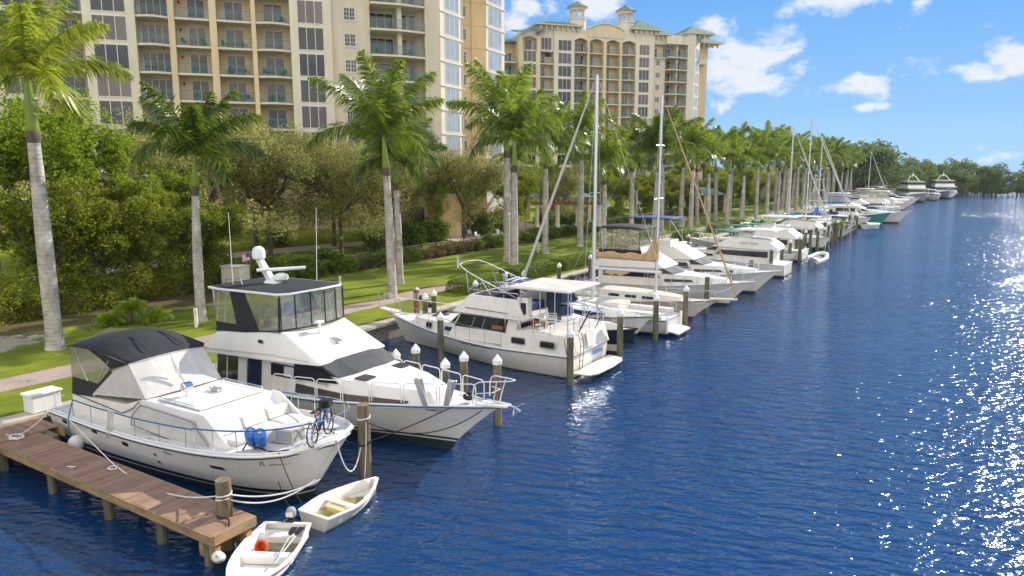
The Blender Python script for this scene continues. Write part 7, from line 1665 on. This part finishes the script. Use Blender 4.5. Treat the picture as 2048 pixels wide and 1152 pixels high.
    if text: text_part(text, .32, (L*.3,-B*.4-.03,2.95), (R(84),0,0), 'grey', t, 'name_lettering', .3) if out else text_part(text, .32, (L*.3,B*.4+.03,2.95), (R(84),0,math.pi), 'grey', t, 'name_lettering', .3)
    mb = MB(); mb.tube([(L*.25,B*.3,zc),(L*.25,B*.3,zc+2.2)], .015, 5, r1=.008); mb.build('antenna', 'plastic_white', t)
    return t, h
def sloop(label, x, y, out=True, L=10.2, B=3.3, mx=.55, H=14, hull='gelcoat', low='antifoul_blue', boom='alu', cover=None, tilt=0, furl='canvas_white', stern_open=False, bz=2.6, rake=0, bowsprit=0, group=None, thick=.1, jib=True, jr=1):
    t = thing('sailboat', label, 'sailboat', (0,0,0), 0, group); place(t, x, y, out)
    h = Hull(L*.86, B, 1.05, 1.0, 1.45, L*.16, .3, 1.9, .74, -.45, .3, 1.15, .4); h.body(t, (hull,'stripe_navy','%s' % low), ((-.45,2),(.12,2),(.2,1)), N=22); h.rub(t, 'stripe_navy' if low != 'antifoul_red' else 'teak', .02, -.06)
    rings = []
    for xx,w,z1 in ((L*.3,.32,1.62),(L*.5,.33,1.6),(L*.68,.25,1.55),(L*.8,.12,1.45)): rings.append([(xx,B*w,1.0),(xx,B*w*.86,z1),(xx,0,z1+.1),(xx,-B*w*.86,z1),(xx,-B*w,1.0)])
    mb = MB(); mb.loft(rings); mb.build('coachroof', 'gelcoat_cream', t, smooth=True, angle=40)
    for sg in (1,-1):
        for q in (.36,.47,.58): mb = MB(); mb.slab([(L*q,sg*(B*.32),1.24),(L*(q+.07),sg*(B*.31),1.24),(L*(q+.07),sg*(B*.30),1.42),(L*q,sg*(B*.31),1.42)], (0,-sg*.05,0)); mb.build('portlight', 'navy_glass', t)
    mb = MB(); mb.box(L*.04,L*.3,-B*.3,B*.3,.85,1.12); mb.box(L*.04,L*.3,-B*.36,-B*.24,1.12,1.35); mb.box(L*.04,L*.3,B*.24,B*.36,1.12,1.35); mb.build('cockpit', 'deck', t, bevel=.02)
    mb = MB(); mb.tube([(L*.1,.0+.45*math.cos(a),1.75+.45*math.sin(a)) for a in [i*.393 for i in range(17)]], .018, 6); mb.tube([(L*.1,0,1.1),(L*.1,0,1.75)], .04, 6); mb.build('steering_wheel', 'chrome', t, smooth=True)
    mb = MB(); m0 = L*mx; top = (m0-rake*H, 0, H); mb.tube([(m0,0,1.2),top], thick, 10, r1=thick*.8); mb.build('mast', 'alu', t, smooth=True)
    for zf in (.5,.76): mb = MB(); p = Vector((m0,0,1.2)).lerp(Vector(top), zf); mb.tube([(p.x,-.75,p.z),(p.x,0,p.z+.05),(p.x,.75,p.z)], .025, 5); mb.build('spreader', 'alu', t)
    mb = MB(); pm = Vector((m0,0,1.2)).lerp(Vector(top), .5)
    for sg in (1,-1): mb.tube([(m0-.1,sg*B*.46,1.1),(pm.x,sg*.75,pm.z),top], .009, 4); mb.tube([(m0-.5,sg*B*.46,1.1),(pm.x,0,pm.z)], .008, 4)
    bow = h.sheer(1); bx = bow.x+bowsprit; mb.tube([(0,0,1.3),top], .009, 4); mb.tube([top,(bx,0,bow.z+.1)], .009, 4); mb.build('rigging', 'alu', t)
    if jib: mb = MB(); a, b = Vector((bx-.05,0,bow.z+.35)), Vector(top); mb.tube([a.lerp(b,q) for q in (0,.03,.3,.7,.9,.98)], [q_*jr for q_ in (.03,.1,.1,.08,.05,.02)], 8); mb.build('furled_jib', furl, t, smooth=True)
    mb = MB(); mb.tube([(m0-.1,0,bz-.05),(m0-L*.42,0,bz)], .09, 8); mb.build('boom', boom, t, smooth=True)
    if cover:
        mb = MB(); n = 12; rings = []
        for i in range(n+1):
            u = i/n; xx = m0+.1-(L*.44)*u; hh = .3+1.6*max(0,1-u*4.2)**1.7+.08*math.sin(u*20); w = .16*(1-.4*u)
            rings.append([(xx,-w,bz-.05),(xx,-w*.9,bz-.05+hh*.5),(xx,0,bz+hh),(xx,w*.9,bz-.05+hh*.5),(xx,w,bz-.05),(xx,0,bz-.2)])
        mb.loft(rings); mb.build('sail_cover', cover, t, smooth=True)
    h.rail(t, .3, bow.x-.3, .6, 7, 'chrome', .08, .012)
    if bowsprit: mb = MB(); mb.loft([[(bow.x-.6,-.2,bow.z),(bow.x-.6,.2,bow.z),(bow.x-.6,.2,bow.z+.08),(bow.x-.6,-.2,bow.z+.08)],[(bx,-.12,bow.z+.1),(bx,.12,bow.z+.1),(bx,.12,bow.z+.18),(bx,-.12,bow.z+.18)]]); mb.build('bowsprit', 'gelcoat_cream', t)
    if stern_open: mb = MB(); mb.loft([[(-.02,-B*.3,.35),(-.02,B*.3,.35),(-.02,B*.3,.42),(-.02,-B*.3,.42)],[(-.7,-B*.3,.22),(-.7,B*.3,.22),(-.7,B*.3,.3),(-.7,-B*.3,.3)]]); mb.box(-.1,.0,-B*.36,-B*.3,.3,1.2); mb.box(-.1,0,B*.3,B*.36,.3,1.2); mb.build('swim_step', 'gelcoat_bright', t)
    return t, h
def console_boat(label, x, y, out=True, L=7.6, B=2.6, top='canvas_green', hull='gelcoat', ztop=3.1, motors=2, group=None, tower=False, low='antifoul'):
    t = thing('fishing_boat', label, 'boat', (0,0,0), 0, group); place(t, x, y, out)
    h = Hull(L, B, .95, 1.0, 1.45, .9, .35, 2.2, .9, -.35, .15, 1.0, .4); h.body(t, (hull,'gelcoat',low), ((-.35,2),(.06,2),(.12,1)), N=18, dk=.35); h.rub(t, 'plastic_white', .035, -.03)
    mb = MB(); mb.box(L*.36,L*.5,-.45,.45,.6,1.75); mb.build('console', 'gelcoat_bright', t, bevel=.05); mb = MB(); mb.slab([(L*.5,-.42,1.75),(L*.5,.42,1.75),(L*.44,.4,2.2),(L*.44,-.4,2.2)],(.02,0,0)); mb.build('windscreen', 'navy_glass', t)
    mb = MB(); mb.box(L*.22,L*.32,-.5,.5,.6,1.35); mb.build('leaning_post', 'cushion', t, bevel=.05)
    mb = MB()
    for xx in (L*.28,L*.5):
        for sg in (1,-1): mb.tube([(xx,sg*.6,.7),(xx,sg*.7,ztop)], .03, 6)
    mb.build('t_top_frame', 'alu', t, smooth=True)
    mb = MB(); mb.grid(lambda u,v: (L*.22+L*.36*u, (2*v-1)*1.05, ztop+.08*(1-abs(2*v-1)**3)), 6, 6); mb.build('t_top', top, t, smooth=True, solid=.06)
    for k in range(motors):
        y_ = (k-(motors-1)/2)*.6; mb = MB(); mb.lathe((-.35,y_,1.15), [(.14,-.25),(.2,-.1),(.21,.15),(.15,.32),(.04,.36)], 12); mb.box(-.42,-.28,y_-.07,y_+.07,-.4,.95); mb.build('outboard_motor', 'black', t, smooth=True, angle=40)
    mb = MB()
    for k in range(5): mb.tube([(L*.3,-.8+.4*k,ztop),(L*.22,-.8+.4*k,ztop+1.1)], .012, 4)
    mb.build('fishing_rods', 'grey', t)
    if tower:
        mb = MB()
        for sg in (1,-1):
            mb.tube([(L*.15,sg*1.1,1.1),(L*.36,sg*.35,8.2)], .035, 5); mb.tube([(L*.62,sg*1.1,1.3),(L*.46,sg*.35,8.2)], .035, 5)
            for z,a,b in ((2.8,.2,.58),(4.6,.26,.54),(6.4,.3,.5)): mb.tube([(L*a,sg*(1.1-.1*z),z),(L*b,sg*(1.1-.1*z),z)], .025, 4)
        for z,a,b in ((4.6,.26,.54),(6.4,.3,.5),(8.2,.36,.46)): mb.tube([(L*a,-.5,z),(L*a,.5,z)], .025, 4); mb.tube([(L*b,-.5,z),(L*b,.5,z)], .025, 4)
        mb.box(L*.33,L*.5,-.5,.5,6.38,6.44); mb.build('tuna_tower', 'white_metal', t); mb = MB(); mb.box(L*.33,L*.5,-.55,.55,8.2,8.28); mb.build('tower_top', 'gelcoat', t)
    return t, h

# D, E: small cruisers bow-out behind the trawler
D_, hD = express('', 'low dark hulled bowrider with a brown cover behind the trawler stern', -21.2, 34.4, True, 6.3, 2.4, 'stripe_brown', 'stripe_black', 'gelcoat', arch=False, h0=1.0, h1=1.5)
E_, hE = express('', 'white cabin cruiser with a dark green lower hull, arch and navy canvas', -23.6, 37.4, True, 8.3, 3.0, 'canvas_navy', 'gelcoat_bright', 'dark_green', h0=1.15, h1=1.6)
F__, hF = sloop('white sailboat stern outward, the nearest silver mast, open transom', -14.0, 40.4, False, 10.6, 3.5, .5, 15.3, boom='alu', stern_open=True, thick=.13, bz=3.65)
text_part('D.Tao', .42, (1.3,1.72,.78), (R(84),0,math.pi+.05), 'black', F__, 'name_lettering', .3)
G_, hG = sloop('cream ketch-like sloop bow outward with red bottom paint, tan sail cover', -23.9, 45.2, True, 11.0, 3.4, .63, 14.4, 'gelcoat_cream', 'antifoul_red', boom='alu', cover='canvas_tan', furl='canvas_tan', bowsprit=1.1, thick=.1, bz=3.8, jr=.6)
G_.children[0]['label'] = 'cream hull with a broad red boot top'
mb = MB(); mb.grid(lambda u,v: (-20.6+1.5*u, 44.8+.9*v, 2.6+.3*math.sin(math.pi*v)+.05*math.sin(u*14)), 10, 8); o = mb.build('folded_canopy', 'canvas_tan', smooth=True, solid=.03); tag(o, 'orange tan folded canvas on the cockpit of the cream sloop', 'canopy')
H_, hH = flybridge('white motor yacht with a black canopy and enclosure, behind the cream sloop', -24.4, 51.2, True, 10.6, 4.0, 'canvas_black', zc=5.35, h1=1.95)
I_, hI = flybridge('white sportfishing yacht with a flat blue top on a tall open frame', -24.6, 57.6, True, 11.2, 4.2, 'canvas_navy', zc=5.75, h1=2.0, convertible=False, enclosed=False)
J_, hJ = flybridge('white flybridge cruiser berthed stern outward with a grey name on its side', -13.2, 69.0, False, 11.0, 4.0, 'gelcoat_cream', enclosed=False, zc=4.2, text='Lekker Besig')
t = thing('inflatable_dinghy', 'pale grey inflatable dinghy tilted on the stern of the flybridge cruiser', 'dinghy', (-12.0, 77.6, .9), R(75)); t.scale = (.85,)*3; t.rotation_euler = (R(18), R(-6), R(75))
mb = MB(); mb.tube(smooth_path([(-1.5,.62,0),(0,.68,0),(1.0,.6,.08),(1.55,.25,.2),(1.65,0,.22),(1.55,-.25,.2),(1.0,-.6,.08),(0,-.68,0),(-1.5,-.62,0)],4), .24, 12); mb.build('tubes', 'gelcoat', t, smooth=True)
mb = MB(); mb.box(-1.4,1.1,-.5,.5,-.16,-.1); mb.build('floor', 'light_grey', t); mb = MB(); mb.box(-1.42,-1.34,-.5,.5,-.15,.25); mb.build('transom', 'grey', t)
# the crowded berths further along
SL = []
rr = random.Random(5)
console_boat('white fishing boat with a green T-top, just beyond the flybridge cruiser', -22.4, 74.8, True, 7.8, 2.7, 'canvas_green', ztop=3.4)
console_boat('open fishing boat with a long flat green top near the seawall', -24.6, 78.6, True, 7.4, 2.5, 'canvas_green', ztop=3.2, motors=1)
flybridge('white trawler with a long flat cream canopy over its whole deck', -14.0, 82.0, False, 11.4, 4.1, 'gelcoat_cream', enclosed=False, zc=4.7)
console_boat('pale fishing boat with a cream top and many rods', -15.0, 87.6, False, 8, 2.8, 'gelcoat_cream', ztop=3.3)
sloop('white sailboat with a green sail cover in the middle of the berths', -25.0, 100.5, True, 10.8, 3.3, .5, 15.4, cover='canvas_green', thick=.11)
express('', 'white express cruiser with a dark green canvas and shiny windscreen', -23.5, 92.8, True, 9.4, 3.2, 'canvas_green', h0=1.3, h1=1.8)
express('', 'white express cruiser with a white bimini over its cockpit', -15.0, 106.2, False, 9.4, 3.2, 'canvas_white', h0=1.3, h1=1.8, low='gelcoat')
sloop('white sailboat with the tallest of the distant masts', -24.4, 113.0, True, 11.5, 3.4, .42, 17.3, furl='canvas_white', thick=.11)
flybridge('white flybridge boat with a yellow tarpaulin look and plants around it', -14.2, 97.0, False, 10, 3.8, 'canvas_yellow', enclosed=False, zc=3.9)
express('', 'low white cruiser with a navy cover, right of the distant green canvas', -23.8, 118.6, True, 9.2, 3.1, 'canvas_navy', h0=1.2, h1=1.7, low='stripe_navy')
sloop('white sailboat with the shorter of the distant masts and a blue cover', -25, 124.4, True, 10.4, 3.2, .5, 15.0, cover='canvas_blue')
console_boat('fishing boat with a tall white lookout tower', -24.5, 131.0, True, 9, 3.0, 'gelcoat', ztop=3.6, tower=True)
express('', 'white cruiser under a long light blue cover', -23.6, 136.5, True, 9.5, 3.2, 'canvas_blue', h0=1.3, h1=1.8)
# teal workboat and the big arch cruiser beyond it
t = thing('teal_boat', 'teal hulled boat showing its broad flared bow at the end of the outer pilings', 'boat', (0,0,0)); place(t, -22.6, 143.5, True)
ht_ = Hull(10.5, 4.4, 1.5, 1.6, 2.4, 1.5, .35, 2.6, .9, -.4, .15, .8, .4); ht_.body(t, ('teal','teal','antifoul'), ((-.4,2),(.05,2),(.1,1)), N=20); ht_.rub(t, 'gelcoat', .07, 0)
mb = MB(); mb.box(2.5,6.5,-1.3,1.3,1.5,3.3); mb.build('wheelhouse', 'gelcoat', t, bevel=.06); mb = MB(); mb.box(6.5,6.54,-1.15,1.15,2.4,3.0); mb.box(3,6.2,-1.33,-1.3,2.4,3.0); mb.build('window', 'dark_glass', t); mb = MB(); mb.box(2.2,6.9,-1.5,1.5,3.302,3.38); mb.build('roof', 'gelcoat_bright', t)
# row seen across the teal boat
flybridge('large white express yacht with a swept arch and bright blue canvas', -24.4, 151.5, True, 14.5, 4.6, 'canvas_blue', zc=4.9, h1=2.4)
kinds = [('fly','white flybridge yacht in the far row, with a cream top','gelcoat_cream'),('exp','white cabin cruiser in the far row with a navy cover','canvas_navy'),('con','white fishing boat in the far row with a blue T-top','canvas_blue'),('fly','white yacht in the far row under a black canopy','canvas_black')]
y = 157.5; made = {}; i = 0
while y < 246:
    k = i % 4; kd, lb, cv = kinds[k]; out = (i % 3 != 1); x = -24.5 if out else -13.0
    if k not in made:
        made[k] = (flybridge(lb, x, y, out, 12, 4.2, cv, zc=5.2) if kd == 'fly' else express('', lb, x, y, out, 10, 3.4, cv, h0=1.4, h1=1.9) if kd == 'exp' else console_boat(lb, x, y, out, 9, 3, cv, ztop=3.4))[0]
        made[k]['group'] = 'far boats: '+cv.replace('canvas_','').replace('gelcoat_','')+' tops'
    else: dup(made[k], (x,y,0), 0 if out else math.pi, lb)
    y += 5.6; i += 1
sloop('small distant sailboat with a thin mast before the wood', -26, 206, True, 10, 3.2, .5, 14.5)
def big(label, x, y, L, B, rz, decks=3):
    t = thing('large_motor_yacht', label, 'yacht', (x,y,0), rz); ys = B/2
    h = Hull(L, B, 1.9, 1.9, 3.0, 2.6, .4, 2.2, .92, -.6, .14, 1.0, .4); h.body(t, ('gelcoat_bright','stripe_navy','antifoul'), ((-.6,2),(.15,2),(.3,1)), N=20); h.rub(t, 'chrome', .05, -.05)
    z = 1.95
    for d in range(decks):
        x0, x1 = L*(.06+.08*d), L*(.72-.16*d); w = B*(.43-.05*d)
        mb = MB(); mb.loft([[(x0,-w,z),(x1,-w,z),(x1+.3,0,z),(x1,w,z),(x0,w,z)],[(x0,-w*.95,z+2.1),(x1-1.2,-w*.9,z+2.1),(x1-.9,0,z+2.1),(x1-1.2,w*.9,z+2.1),(x0,w*.95,z+2.1)]]); mb.build('deckhouse', 'gelcoat_bright', t)
        mb = MB(); mb.loft([[(x0+.6,-w-.01,z+1.15),(x1-.4,-w-.01,z+1.15),(x1+.0,0,z+1.15),(x1-.4,w+.01,z+1.15),(x0+.6,w+.01,z+1.15)],[(x0+.6,-w*.97-.03,z+1.75),(x1-.85,-w*.93-.03,z+1.75),(x1-.5,0,z+1.75),(x1-.85,w*.93+.03,z+1.75),(x0+.6,w*.97+.03,z+1.75)]]); mb.build('window_band', 'dark_glass', t)
        mb = MB(); mb.prism([(x0-.6,-w*1.05),(x1-.6,-w*1.02),(x1-.2,0),(x1-.6,w*1.02),(x0-.6,w*1.05)], z+2.102, z+2.22); mb.build('deck_edge', 'gelcoat', t); z += 2.22
    mb = MB(); mb.tube([(L*.35,-B*.25,z),(L*.3,-B*.1,z+1.6)], .12, 6); mb.tube([(L*.35,B*.25,z),(L*.3,B*.1,z+1.6)], .12, 6); mb.tube([(L*.3,-1.2,z+1.6),(L*.3,1.2,z+1.6)], .08, 6); mb.build('radar_arch', 'gelcoat', t)
    mb = MB(); mb.ball((L*.3,0,z+2.0), .4, 12); mb.tube([(L*.3,0,z+1.6),(L*.3,0,z+3.4)], .05, 5); mb.build('radar_dome', 'plastic_white', t, smooth=True)
    h.rail(t, L*.5, L*1.05, .8, 7, 'chrome', .15, .03)
big('tall white motor yacht at the head of the basin, right of all the boats', -8, 312, 20, 8.2, R(-80), 2); big('white motor yacht with a dark canopy at the far end of the row', -16.5, 275, 18, 7, R(-70), 2)
express('', 'white cruiser moored in front of the tall yacht at the head of the basin', -9.8, 282, True, 11, 3.8, 'gelcoat', h0=1.7, h1=2.3, low='gelcoat')[0].rotation_euler = (0,0,R(-75))
# shorter docks between the berths
for y_ in (25.2, 36.0, 48.0, 60.5, 73.6, 89.9, 103.5, 116, 128.6, 140, 156):
    t = thing('dock', 'narrow wooden finger dock between two berths', 'dock', (-27.2, y_, 0), 0, 'finger docks between the berths')
    mb = MB(); L_ = 4.5 if y_ < 60 else 8
    x = .05
    while x < L_: mb.box(x, x+.135, -.45, .45, .83, .87); x += .142
    mb.build('deck_boards', 'dock_boards', t); mb = MB(); mb.box(.05,L_,-.5,-.455,.6,.86); mb.box(.05,L_,.455,.5,.6,.86); mb.build('fascia', 'fascia', t)
    for xx in (1.5, L_-.4):
        mb = MB(); mb.cyl(xx,0,-1,.82,.13,.13,10); mb.build('pile', 'pile_green', t, smooth=True)
for a,b,d,m,l in [((-14.0,42.5,1.9),(-13.4,45.1,1.4),.3,'rope_white','slack line from the cream sloop bow to its piling'),((-14.4,38.4,1.6),(-14.0,39.0,1.0),.1,'rope_black','dark line at the sailboat transom piling'),((-14.3,33.2,1.6),(-14.6,34.5,1.2),.05,'rope_black','dark line from the dark bowrider to its piling'),((-14.2,47.5,1.5),(-12.9,51.1,1.9),.3,'rope_white','line from the bare topped piling to the black canopy yacht'),((-14.3,53.7,1.5),(-12.3,57.5,1.95),.35,'rope_white','line from the piling to the blue topped yacht')]:
    hose(sag(a,b,d,8), m, l, .014)

# small things among the far berths
t = thing('planter', 'leafy green plant in a tub on the stern of a boat in the far berths', 'plant', (-14.6, 108.5, 1.3))
mb = MB(); mb.lathe((0,0,0), [(.25,0),(.35,.45),(.38,.5)], 12); mb.build('tub', 'teak', t, smooth=True)
mb = MB(); leaf_cloud(mb, random.Random(3), [(0,0,1.0,.9,.9,.6)], 900, .14); mb.build('foliage', 'palm_leaf_bright', t)
t = thing('dinghy', 'small white covered dinghy hung out over the water beside the teal boat', 'dinghy', (-12.6, 122.5, .9), R(60))
hz_ = Hull(3.4,1.7,.5,.5,.65,.3,.3,2,.8,-.2,.25,.8); hz_.body(t, ('gelcoat_bright','gelcoat_bright','gelcoat'), ((-.2,2),(.03,1)), N=14, deckm='gelcoat')
mb = MB(); mb.grid(lambda u,v: (u*3.3, (2*v-1)*.8*(1-u**3), .55+.35*math.sin(math.pi*v)*(1-u*.5)), 8, 6); mb.build('cover', 'canvas_white', t, smooth=True)
for i,(x,y,l) in enumerate([(-26.0,61.5,'white dock box on the finger dock beside the blue topped yacht'),(-26.0,74.5,'white dock box on the finger dock by the green T-top boat'),(-26.2,90.5,'white dock box on a finger dock in the middle of the berths'),(-26.2,117,'white dock box on a far finger dock')]):
    t = thing('dock_box', l, 'dock box', (x,y,.88), .1*i); mb = MB(); mb.box(-.6,.6,-.3,.3,0,.5); mb.build('body', 'plastic_white', t, bevel=.03); mb = MB(); mb.loft([[(-.63,-.33,.502),(.63,-.33,.502),(.63,.33,.502),(-.63,.33,.502)],[(-.6,-.3,.6),(.6,-.3,.6),(.6,.3,.66),(-.6,.3,.66)]]); mb.build('lid', 'plastic_white', t)
rr = random.Random(14)
for i,(x,y,h) in enumerate([(-17,76.5,5.2),(-16,90,6),(-19,96,5.5),(-15.5,104,5),(-18,110,6.2),(-21,121,6.5),(-16,128,5.8),(-18,140,6.5),(-20,154,7)]):
    mb = MB(); mb.tube([(0,0,-1.2),(.1,0,h)], .03, 5, r1=.012); mb.tube([(0,0,-1.2),(.6,.5,h*.9)], .02, 5, r1=.008); o = mb.build('whip_antenna', 'plastic_white'); o.location = (x,y,2.2); tag(o, 'pair of thin white whip antennas above a boat in the far berths', 'antenna', 'whip antennas of the far berths')
# balcony furniture on the near tower
ang = R(50.36); ox, oy = camplan(-43.1, 77.1); cs = chair_mesh(); first = None; rr = random.Random(31)
for xb in (8.6,10.4,12.6,14.5,16.8,18.4,29.5,31.0,33.0):
    for k in range(2,9):
        if rr.random() < .45: continue
        lx, ly, z = xb+rr.uniform(-.3,.3), rr.uniform(.5,1.0), 8.6+2.855*k; wx_, wy_ = ox+lx*math.cos(ang)-ly*math.sin(ang), oy+lx*math.sin(ang)+ly*math.cos(ang)
        if not first:
            first = thing('balcony_chair', 'dark teal chair standing on a balcony of the near tower', 'chair', (wx_,wy_,z), 0, 'balcony chairs of the near tower'); mat('chair_teal', (.03,.12,.12), .6); cs.build('chair_shell', 'chair_teal', first)
        else: dup(first, (wx_,wy_,z), rr.uniform(0,6.28))
# a few fallen palm fronds and leaf litter keep the lawn from being spotless
rr = random.Random(44)
mb = MB()
for i in range(900):
    x, y = rr.uniform(-42,-28.5), rr.uniform(12,75); z = (ground_z(x,y) if x < -32.2 else 1.0+(ground_z(-32.2,0)-1.0)*max(0,(-27.9-x))/4.3)+.045
    a = rr.uniform(0,6.28); s_ = rr.uniform(.03,.09); mb.quad((x-s_*math.cos(a),y-s_*math.sin(a),z),(x+s_*.4*math.sin(a),y-s_*.4*math.cos(a),z+.01),(x+s_*math.cos(a),y+s_*math.sin(a),z),(x-s_*.4*math.sin(a),y+s_*.4*math.cos(a),z+.012))
o = mb.build('leaf_litter', 'dry_leaf'); tag(o, 'scattered dry leaves on the lawn and brick path', 'leaves', kind='stuff')
for i,(pts,m,l,nm) in enumerate([([(9.9,-1.0,1.72),(10.4,-1.15,1.8),(11.0,-1.2,1.84),(11.4,-.95,1.9)],'black','black hose lying across the bow deck of the nearest yacht','hose'),
  ([(10.3,.5,1.85),(11.5,.75,1.98)],'teak','wooden boat hook lying on the far side of the nearest yacht bow','boat_hook'),
  ([(10.1,-1.5,1.78),(10.15,-1.25,2.05),(10.5,-1.35,1.85)],'rope_black','tangle of dark line on the bow rail of the nearest yacht by the drums','rope')]):
    mb = MB(); mb.tube(smooth_path(pts, 4), .022, 6); o = mb.build(nm, m, smooth=True); o.location = (AX, AY, 0); tag(o, l, nm.replace('_', ' '))

for lb,x,y,tp in [('small fishing boat with a white top tucked between the blue topped yacht and the cruiser','-25.0',62.4,'gelcoat_cream'),('small open boat with a green top close to the seawall in the middle berths','-25.2',86.2,'canvas_green'),('small fishing boat with a blue top near the seawall among the distant masts','-25.0',109.6,'canvas_blue'),('small open boat with a white top near the lookout tower boat','-22.8',127.4,'gelcoat_cream')]:
    console_boat(lb, float(x), y, True, 7.2, 2.5, tp, ztop=3.2, motors=1)
# ---------------------------------------------------------------- thin humid air
mb = MB(); mb.box(-720, 720, -140, 1020, -2.6, 62)
hm = bpy.data.materials.new('haze_air'); hm.use_nodes = True; t_ = hm.node_tree; t_.nodes.clear()
ho = t_.nodes.new('ShaderNodeOutputMaterial'); hv = t_.nodes.new('ShaderNodeVolumePrincipled'); hv.inputs['Color'].default_value = (.8,.9,1,1); hv.inputs['Density'].default_value = .00008; hv.inputs['Anisotropy'].default_value = .3
t_.links.new(hv.outputs[0], ho.inputs['Volume']); MATS['haze_air'] = hm
hz = mb.build('haze', 'haze_air'); tag(hz, kind='stuff')
